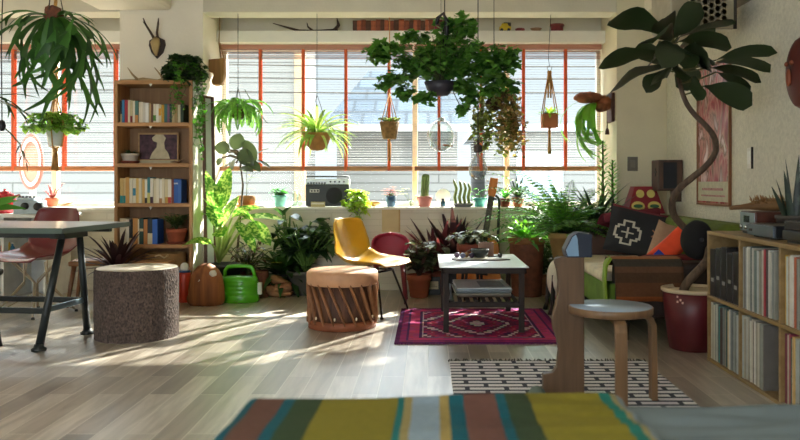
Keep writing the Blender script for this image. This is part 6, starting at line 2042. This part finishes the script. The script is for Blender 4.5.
for (az, e, L, w) in ((.1, .62, .42, .026), (-.2, .45, .32, .026), (.3, .1, .3, .026), (2.9, .9, .3, .03), (-.6, .9, .32, .03), (-1.2, .4, .3, .03), (3.4, .5, .3, .03), (.2, -.2, .28, .026), (4.5, .8, .3, .03), (-.9, -.1, .28, .028)):
    lm.leaf((0, 0, .72), azdir(az, e), L, w, .35, 'lance', 7, .2)
part('foliage', lm, leafm('#26331f', '#3c4f2c', trans=.2), T); part('stems', sm, BARK, T)
# spiky plant behind the stump
T = thing('bromeliad', 'dark purple spiky bromeliad in a maroon pot behind the log stump', 'potted plant', (P(117, 300, 6.25).x, 6.25, 0))
pot(T, .1, .085, .34, plain('#4a2428', .5), rim=.03)
lm = MB(); rosette(lm, (0, 0, .31), 42, .36, .045, (.05, 1.4), .35, 'strap', 6, .3)
part('foliage', lm, leafm('#2a1a1e', '#4a2a2e', trans=.15), T)

# ================================================================== hanging things
def hang(name, label, cat, px, py, y):
    return thing(name, label, cat, P(px, py, y))
def cords(T, a, top, n=3, r=.003, rad=.06, z0=0.0, mat=None):
    o = T.location
    m = MB()
    for k in range(n):
        an = 2 * PI * k / n + .5
        m.tube([(rad * math.cos(an), rad * math.sin(an), z0), a], r, 5)
    m.tube([a, (a[0], a[1], top - o.z)], r, 5)
    return part('cord', m, mat or CORD, T)
# big staghorn at the upper left
T = hang('staghorn_fern', 'huge hanging staghorn fern with forked fronds at the upper left', 'hanging plant', 53.5, 15, 4.4)
part('moss_ball', MB().ell((0, 0, 0), (.052, .05, .048), 18, 12, .35, 3), plain('#6b3f2a', .95, var=.35, scale=30, bump=.6), T)
lm = MB()
o = T.location
SF = [((8, -4), 1.0), ((0, 30), 1.1), ((3, 55), .9), ((12, 88), 1.0), ((28, 70), .9), ((40, 62), 1), ((68, 76), 1.1), ((62, 95), .9), ((80, 110), 1.0), ((95, 92), 1.0), ((103, 78), 1.0), ((112, 55), 1.0), ((122, 42), 1.0), ((108, 62), .9), ((92, 12), .7), ((75, -6), .9), ((88, 22), .6), ((20, 12), 1.0), ((34, 95), 1.0), ((48, 68), 1.1), ((55, 60), 1.2), ((86, 70), 1.1), ((-8, 8), .9), ((100, 100), .9), ((26, 48), .9), ((72, 60), 1.2), ((42, 40), 1.1), ((84, 48), 1.1), ((64, 45), 1.3), ((50, 42), 1.3)]
for (q, w) in SF:
    dy = RND.uniform(-.22, .22)
    E = P(q[0], q[1], 4.4 + dy) - o
    h = V((E.x, E.y, 0)); dist = E.length
    az = math.atan2(E.y, E.x)
    down = max(0.1, -E.z / dist)
    up = .55 + .35 * RND.random() if E.z < -.05 else 1.0
    # launch upwards and droop to the tip
    el0 = math.asin(max(-1, min(1, E.z / dist))) + .5 * (1 if E.z < .05 else .2)
    L = dist * .58
    fork(lm, V((.03 * math.cos(az), .03 * math.sin(az), -.01)), azdir(az, el0), L, .07 * w, .8, 2, spread=.5)
part('fronds', lm, leafm('#2c4a22', '#4a7a30', trans=.3, rough=.5), T)
cords(T, (0, 0, .3), 2.72, 3, .0028, .05, .02)
# strap leaved plant at the far left edge
T = hang('hanging_staghorn', 'small staghorn with a long bare cord at the very left edge', 'hanging plant', -14, 98, 4.6)
part('moss_ball', MB().ell((0, 0, 0), (.06, .06, .06), 16, 10, .3, 3), plain('#5a3c28', .95, var=.3, bump=.5), T)
lm = MB()
for (az, e, L, dr) in ((.1, .35, .15, .3), (-.1, .0, .2, .5), (.3, -.2, .17, .2), (2.6, .3, .2, .7), (3.6, .2, .2, .8), (4.6, .3, .18, 1.0), (1.4, .5, .18, .8)):
    fork(lm, (0, 0, 0), azdir(az, e), L, .04, dr, 2, spread=.3)
part('fronds', lm, leafm('#2c4a22', '#4f7a30', trans=.3), T)
cords(T, (.0, 0, .2), 2.72, 2, .003, .05, .03)
T = hang('hanging_vine', 'thin dark cord with a knotted black bulb and trailing leafy tip at the left edge', 'hanging plant', 2, 124, 4.9)
part('cord', MB().tube([(0, 0, 0), (-.004, 0, .5), (.008, 0, 1.0), (0, 0, 2.72 - T.location.z)], .0035, 6), CORD, T)
part('bulb', MB().ell((0, 0, -.01), (.022, .022, .035), 14, 10, .15, 3), BLACK, T)
part('stem', MB().tube([(.01, 0, -.02), (.06, 0, -.065), (.115, 0, -.13), (.13, 0, -.19), (.15, 0, -.24)], [.004, .004, .0035, .003, .001], 6), STEM, T)
lm = MB()
for (x, z, az, e) in ((.115, -.13, 4.3, -1.0), (.125, -.16, 0, -1.1), (.13, -.19, 3.4, -1.1), (.14, -.21, .1, -.9), (.15, -.235, 0, -1.3)):
    lm.leaf((x, 0, z), azdir(az if az in (0, .1) else PI, e), .07, .018, .2, 'lance', 5)
part('foliage', lm, leafm('#2e3a28', trans=.2), T)
T = thing('leafy_plant', 'potted plant with long green leaves on the trestle table at the left edge', 'potted plant', V(((-16 - CX) * 5.0 / F, 5.0, .738)))
pot(T, .07, .055, .1, WHITE)
lm = MB()
for (az, e, L) in ((.05, .12, .23), (-.25, .35, .22), (.3, .5, .2), (2.6, .4, .22), (3.6, .3, .22), (4.6, .5, .2), (1.5, .5, .2)):
    lm.leaf((0, 0, .1), azdir(az, e), L * 1.1, .055, .4, 'lance', 7, .2, roll=.9 if abs(az) < 1 else 0)
part('foliage', lm, leafm('#3f7a2c', '#5f9a3c', trans=.35), T)
# white pot in a macrame hanger
T = hang('macrame_planter', 'white pot of bright leaves in a knotted rope hanger before the left window', 'hanging plant', 55.5, 146, 6.6)
k = 6.6 / F
pot(T, 8.5 * k, 6 * k, 18 * k, plain('#cdd3cb', .5))
lm, sm = MB(), MB()
trailer(lm, sm, (0, 0, 19 * k), 30, .2, .03, .022, .06, HEART, .11)
bushy(lm, sm, (0, 0, 17 * k), 12, .16, .12, 6, .06, .045, 'oval', .6)
part('foliage', lm, leafm('#6a9a3c', '#a4c462', trans=.5), T); part('stems', sm, STEM, T)
rope = plain('#b98d4e', .9, var=.25, scale=40)
mb = MB()
for a in (0, 1.57, 3.14, 4.71):
    mb.tube([(0, 0, -.03), (6.2 * k * math.cos(a), 6.2 * k * math.sin(a), .0), (9 * k * math.cos(a), 9 * k * math.sin(a), 18 * k), (.02 * math.cos(a), .02 * math.sin(a), 45 * k)], .006, 6)
part('hanger_ropes', mb, rope, T)
mb = MB()
zt = 45 * k; ztop = 2.503 - T.location.z if False else 2.72 - T.location.z
for s in range(3):
    pts = []
    for i in range(40):
        t = i / 39; a = s * 2.09 + t * 26
        r = .018 if t < .42 else .008
        pts.append((r * math.cos(a), r * math.sin(a), zt + (ztop - zt) * t))
    mb.tube(pts, .008, 6)
part('twisted_rope', mb, rope, T)
mb = MB()
for i in range(16):
    a = RND.uniform(0, 6.28); r = RND.uniform(0, .036)
    mb.tube([(0, 0, -.03), (.012 * math.cos(a), .012 * math.sin(a), -.06), (r * math.cos(a), r * math.sin(a), -.215 + RND.uniform(0, .02))], [.006, .007, .006], 5)
mb.ell((0, 0, -.035), (.022, .022, .022), 12, 8, .1)
part('tassel', mb, rope, T)

# ivy on the bookcase
T = thing('trailing_ivy', 'dark trailing ivy on top of the bookcase spilling over its right side', 'potted plant', inbc(184, 1.865, .12))
pot(T, .085, .065, .12, DARKPOT)
lm, sm = MB(), MB()
trailer(lm, sm, (0, 0, .12), 36, .15, .14, .018, .05, IVY, .1)
bushy(lm, sm, (0, 0, .1), 16, .14, .13, 7, .045, .036, 'oval', .6)
part('foliage', lm, leafm('#223a20', '#3a5a2c', trans=.3), T); part('stems', sm, STEM, T)
lm, sm = MB(), MB()
trailer(lm, sm, (.03, -.05, .1), 7, .2, .75, .03, .045, IVY, .05, azr=(-.75, .35))
trailer(lm, sm, (0, -.08, .1), 5, .13, .45, .035, .042, IVY, .04, azr=(4.0, 5.4))
part('trailing_vines', lm, leafm('#4a8a2e', '#74b048', trans=.45), T, label='bright hanging vines'); part('vine_stems', sm, STEM, T)
# driftwood block hanging at the pillar side
T = hang('driftwood_mount', 'angular brown driftwood block hanging on a cord by the top of the pillar', 'driftwood', 217, 72, 7.06)
k = 7.06 / F
part('block', MB().prism([(-10 * k, 12 * k), (4 * k, 13 * k), (8 * k, 14 * k), (8.5 * k, -2 * k), (6 * k, -13 * k), (-3 * k, -14 * k), (-5 * k, -10 * k), (-2 * k, -2 * k), (-10 * k, 1 * k)], -.05, .05), wood('#7a5430', '#a37844', 'z', 9, .8, .5), T, bevel=.018, seg=3)
part('cord', MB().tube([(4 * k, 0, 13 * k), (2 * k, 0, 29 * k), (2 * k, .02, 2.503 - T.location.z)], .005, 6).tube([(7 * k, 0, 13 * k), (3 * k, 0, 29 * k)], .005, 6), plain('#8a6a40', .9), T)
# bright fern
T = hang('hanging_fern', 'bright feathery fern hanging before the left part of the centre window', 'hanging plant', 238, 112, 6.9)
part('moss_ball', MB().ell((0, 0, -.02), (.055, .055, .05), 16, 10, .3, 3), plain('#5a4a30', .95, bump=.6), T)
lm, sm = MB(), MB()
for i in range(44):
    az = i * 2.4
    frond(lm, (.03 * math.cos(az), .03 * math.sin(az), .04), azdir(az, RND.uniform(.2, 1.2)), RND.uniform(.28, .42), 2.5, 18, .045, .026, sm=sm, sr=.002)
part('foliage', lm, leafm('#5a9038', '#8ab85a', trans=.45), T); part('frond_stalks', sm, STEM, T)
cords(T, (0, 0, .22), 2.503, 3, .003, .05, 0)
part('leaning_stick', MB().tube([(.06, 0, .2), (.15, 0, .04), (.26, 0, -.1)], [.004, .004, .003], 6), STEM, T)
# spider plant in hanging bowl
T = hang('spider_plant', 'pale striped spider plant in a tan hanging bowl in front of the window', 'hanging plant', 317, 151, 6.9)
k = 6.9 / F
part('bowl', MB().lathe((0, 0, 0), [(.0, 0), (6 * k, 1 * k), (11 * k, 6 * k), (13.5 * k, 13 * k), (14.5 * k, 18 * k), (13.6 * k, 18 * k), (12.5 * k, 12 * k), (9 * k, 5 * k)], 36), plain('#a9763c', .7, var=.25, scale=18), T)
part('soil', MB().lathe((0, 0, 13 * k), [(12.2 * k, 0), (0, .01)], 24), SOIL, T)
lm = MB()
rosette(lm, (0, 0, 16 * k), 84, .42, .032, (.2, 1.4), 1.35, 'strap', 8, .3)
part('foliage', lm, leafm('#7fa04e', '#c4cf92', trans=.5), T)
cords(T, (0, 0, .5), 2.503, 3, .0025, 14 * k, 17 * k)
# moss pot
T = hang('hanging_moss_pot', 'small round moss pot hanging on an orange cord with a tassel', 'hanging plant', 389.5, 139, 7.07)
k = 7.07 / F
pot(T, 10 * k, 7 * k, 17 * k, plain('#8a6a3c', .9, var=.4, scale=35, bump=.5))
lm, sm = MB(), MB()
bushy(lm, sm, (0, 0, 15 * k), 22, .07, .12, 8, .04, .026, 'oval', .7)
part('foliage', lm, leafm('#8a9a4c', '#b8bf72', trans=.45), T); part('stems', sm, STEM, T)
cords(T, (0, 0, .42), 2.503, 4, .004, 9.5 * k, 16 * k, plain('#c98a4a', .9))
part('tassel', MB().tube([(0, 0, 0), (0, 0, -.05), (0, 0, -.2)], [.008, .016, .012], 8), plain('#c98a4a', .9, var=.3, scale=40), T)
# the big grape ivy
T = hang('grape_ivy', 'very large hanging grape ivy in a dark bowl at the top centre', 'hanging plant', 440, 96, 5.0)
k = 5.0 / F
part('bowl', MB().lathe((0, 0, 0), [(.0, 0), (8 * k, .5 * k), (13 * k, 6 * k), (16 * k, 14 * k), (15.2 * k, 14 * k), (12 * k, 6 * k)], 32), plain('#2f2a33', .5), T)
part('soil', MB().lathe((0, 0, 9 * k), [(13 * k, 0), (0, .01)], 24), SOIL, T)
lm, sm = MB(), MB()
bushy(lm, sm, (0, 0, 10 * k), 30, .34, .3, 10, .05, .04, 'oval', .5, t0=.3, sr=.003)
def lump(c, r, n, sz=.052, flat=.8):
    for i in range(n):
        d = azdir(RND.uniform(0, 6.28), math.asin(RND.uniform(-1, 1)))
        q = RND.random() ** .5
        p = V(c) + V((d.x * r[0], d.y * r[1], d.z * r[2])) * q
        lm.pleaf(p, azdir(RND.uniform(0, 6.28), RND.uniform(-1.0, .3)), sz * RND.uniform(.65, 1.15), IVY, roll=RND.uniform(-.6, .6))
for (px, py, rx, rz, n, dy) in ((446, 56, 34, 22, 420, 0), (478, 66, 36, 24, 420, -.05), (426, 66, 28, 18, 240, .05), (466, 28, 14, 16, 120, 0), (446, 30, 14, 14, 90, .05), (386, 48, 24, 9, 130, -.05), (412, 36, 16, 7, 80, 0), (405, 62, 14, 6, 60, 0), (500, 58, 20, 14, 160, 0), (378, 56, 12, 6, 50, 0), (396, 78, 18, 7, 80, 0), (384, 84, 8, 5, 30, 0), (405, 92, 12, 7, 60, -.1), (425, 98, 12, 7, 50, -.1), (500, 62, 18, 12, 130, 0), (505, 82, 14, 7, 70, 0), (515, 90, 5, 7, 22, 0), (470, 96, 8, 10, 60, -.05), (463, 108, 4, 8, 26, 0), (490, 90, 10, 6, 40, 0), (462, 86, 14, 8, 80, .1)):
    lump(P(px, py, 5.0 + dy) - T.location, (rx * k, rx * k * .8, rz * k), n)
for (q, r) in (((376, 52), .004), ((384, 82), .003), ((515, 88), .003), ((464, 20), .004), ((463, 112), .003)):
    e = P(q[0], q[1], 5.0) - T.location
    sm.tube([(0, 0, 10 * k), e * .5 + V((0, 0, .1)), e], r, 5)
part('foliage', lm, leafm('#3c6a2a', '#6a9a42', trans=.42, rough=.45), T); part('stems', sm, STEM, T)
part('hook', MB().tube([(.04, 0, .30), (.045, 0, .48), (.02, 0, .53), (-.015, 0, .5), (-.02, 0, .46)], .012, 8), BLACK, T)
cords(T, (.03, 0, .45), 2.72, 3, .0035, 15 * k, 14 * k)
# bulb lamp
T = hang('pendant_lamp', 'clear glass bulb pendant on a long black cord in front of the window', 'lamp', 478, 152, 5.6)
k = 5.6 / F
part('cord', MB().tube([(0, 0, 9 * k), (0, 0, 2.72 - T.location.z)], .004, 6), BLACK, T)
part('socket', MB().lathe((0, 0, 0), [(4.2 * k, 0), (4.5 * k, 1 * k), (4 * k, 4 * k), (4.8 * k, 5 * k), (3 * k, 7 * k), (1.5 * k, 8 * k), (1.2 * k, 12 * k)], 18), plain('#3a2c28', .5), T)
part('bulb', MB().lathe((0, 0, 0), [(2.5 * k, 0), (3 * k, -3 * k), (8 * k, -11 * k), (9.6 * k, -17 * k), (8.5 * k, -23 * k), (4.5 * k, -27 * k), (0, -28 * k)], 28), glassm('#eef3f4', .35), T)
part('filament_stem', MB().tube([(0, 0, 0), (0, 0, -14 * k)], [.008, .003], 8), plain('#c98a84', .4), T)
T = hang('glass_globe', 'clear glass globe hanging on a thin wire left of the bulb pendant', 'globe', 441, 136, 6.6)
k = 6.6 / F
part('globe', MB().ell((0, 0, 0), (14 * k, 14 * k, 16 * k), 28, 18), glassm('#f0f5f5', .3), T)
part('neck', MB().lathe((0, 0, 15 * k), [(3 * k, 0), (3.4 * k, 3 * k), (0, 4 * k)], 16), plain('#d6d9d6', .4), T)
part('wire', MB().tube([(0, 0, 18 * k), (0, 0, 2.72 - T.location.z)], .002, 5), CORD, T)
part('charm', MB().tube([(.02, 0, -9 * k), (.1, 0, -10 * k)], [.01, .006], 6), plain('#a05a48', .6), T)
# hoya
T = hang('hanging_hoya', 'browning trailing hoya with dry tan leaves hanging right of the pendant bulb', 'hanging plant', 494, 104, 6.4)
part('moss_ball', MB().ell((0, 0, 0), (.07, .07, .055), 16, 10, .3, 3), plain('#4a3a28', .95, bump=.6), T)
lm, sm = MB(), MB()
trailer(lm, sm, (0, 0, .03), 30, .17, .44, .02, .05, ROUND, .09)
part('foliage', lm, leafm('#5c7038', '#a0a060', trans=.45), T); part('stems', sm, plain('#6a5138', .8), T)
lm, sm = MB(), MB()
trailer(lm, sm, (.02, 0, .03), 22, .2, .46, .022, .045, ROUND, .09, azr=(-1.6, 1.6))
part('dry_foliage', lm, leafm('#9c7a4e', '#d2b07c', trans=.45), T, label='dry tan leaves'); part('dry_stems', sm, plain('#7a5a3c', .8), T)
cords(T, (0, 0, .3), 2.72, 3, .003, .06, .02)
# macrame pot with orange cord
T = hang('rope_hung_planter', 'terracotta box planter hanging from a tan rope triangle near the column', 'hanging plant', 549.5, 128, 6.95)
k = 6.95 / F
part('planter', MB().bx(-8 * k, 7 * k, -7 * k, 7 * k, 0, 14 * k), plain('#b9714a', .8, var=.2), T, bevel=.008)
part('soil', MB().bx(-7 * k, 6 * k, -6 * k, 6 * k, 14 * k, 14.4 * k), SOIL, T)
lm = MB(); rosette(lm, (0, 0, 14 * k), 22, .11, .03, (.1, 1.2), .8, 'lance', 5)
part('foliage', lm, leafm('#7fa83e', '#a8c25a', trans=.5), T)
tan = plain('#c08f52', .9, var=.2, scale=40)
mb = MB()
for sx in (-1, 1):
    for sy in (-1, 1):
        mb.tube([(sx * 7.2 * k, sy * 7 * k, 0), (sx * 7 * k, sy * 7 * k, 15 * k), (sx * .006, sy * .006, 57 * k)], .005, 5)
    mb.tube([(sx * .008, 0, 57 * k), (sx * .012, 0, 30 * k)], [.012, .008], 6)
part('ropes', mb, tan, T)
part('ring', MB().tube([(.02 * math.cos(i * PI / 8), 0, 59.5 * k + .022 * math.sin(i * PI / 8)) for i in range(17)], .003, 6), CHROME, T)
part('wire_hook', MB().tube([(0, 0, 61.5 * k), (-.01, 0, 70 * k), (.012, 0, 2.503 - T.location.z)], .0025, 5), CORD, T)
part('tassel', MB().tube([(0, 0, 0), (0, 0, -14 * k), (0, 0, -26 * k)], [.012, .012, .018], 8), tan, T)
# staghorn mounted by the column
T = hang('mounted_staghorn', 'staghorn fern with rusty shield fronds mounted on a board on the window reveal', 'hanging plant', 606, 108, 6.95)
k = 6.95 / F
T.location = V((1.658, 7.0, P(606, 108, 7.0).z))
part('mount_board', MB().bx(-.03, 0, -.10, .10, -.13, .13), wood('#3a2018', '#5a3426', 'z', 10, .7), T, bevel=.006)
mb = MB()
for (y, z, r, s) in ((-.02, .04, .085, 1), (.02, .07, .07, 2), (-.05, .0, .06, 3)):
    mb.ell((-.05 - .02 * s, y, z), (r, r * .9, r * .7), 16, 10, .3, 3, seed=s)
mb.ell((-.22, -.03, .09), (.13, .1, .05), 18, 10, .35, 3, seed=5)
part('shield_fronds', mb, plain('#8a4f2c', .8, var=.45, scale=14, bump=.4), T, label='rusty brown shield fronds')
lm = MB()
for (az, e, L, dr, w) in ((3.3, .35, .24, 2.0, .075), (3.6, .1, .26, 1.7, .08), (4.0, .4, .22, 2.0, .07), (2.9, .2, .27, 1.9, .08), (3.1, -.2, .26, 1.3, .08), (3.4, -.4, .28, 1.1, .075), (4.3, 0, .26, 1.6, .07), (3.15, .6, .28, 1.6, .03)):
    fork(lm, (-.16, -.03, .04), azdir(az, e), L * 1.25, w * 1.25, dr, 2, spread=.35)
part('fronds', lm, leafm('#5f9434', '#8ab84a', trans=.45), T)
part('wind_bell', MB().lathe((-.05, -.02, -.24), [(.02, 0), (.016, .04), (.006, .06), (.004, .12)], 14), plain('#4a2c22', .6), T)
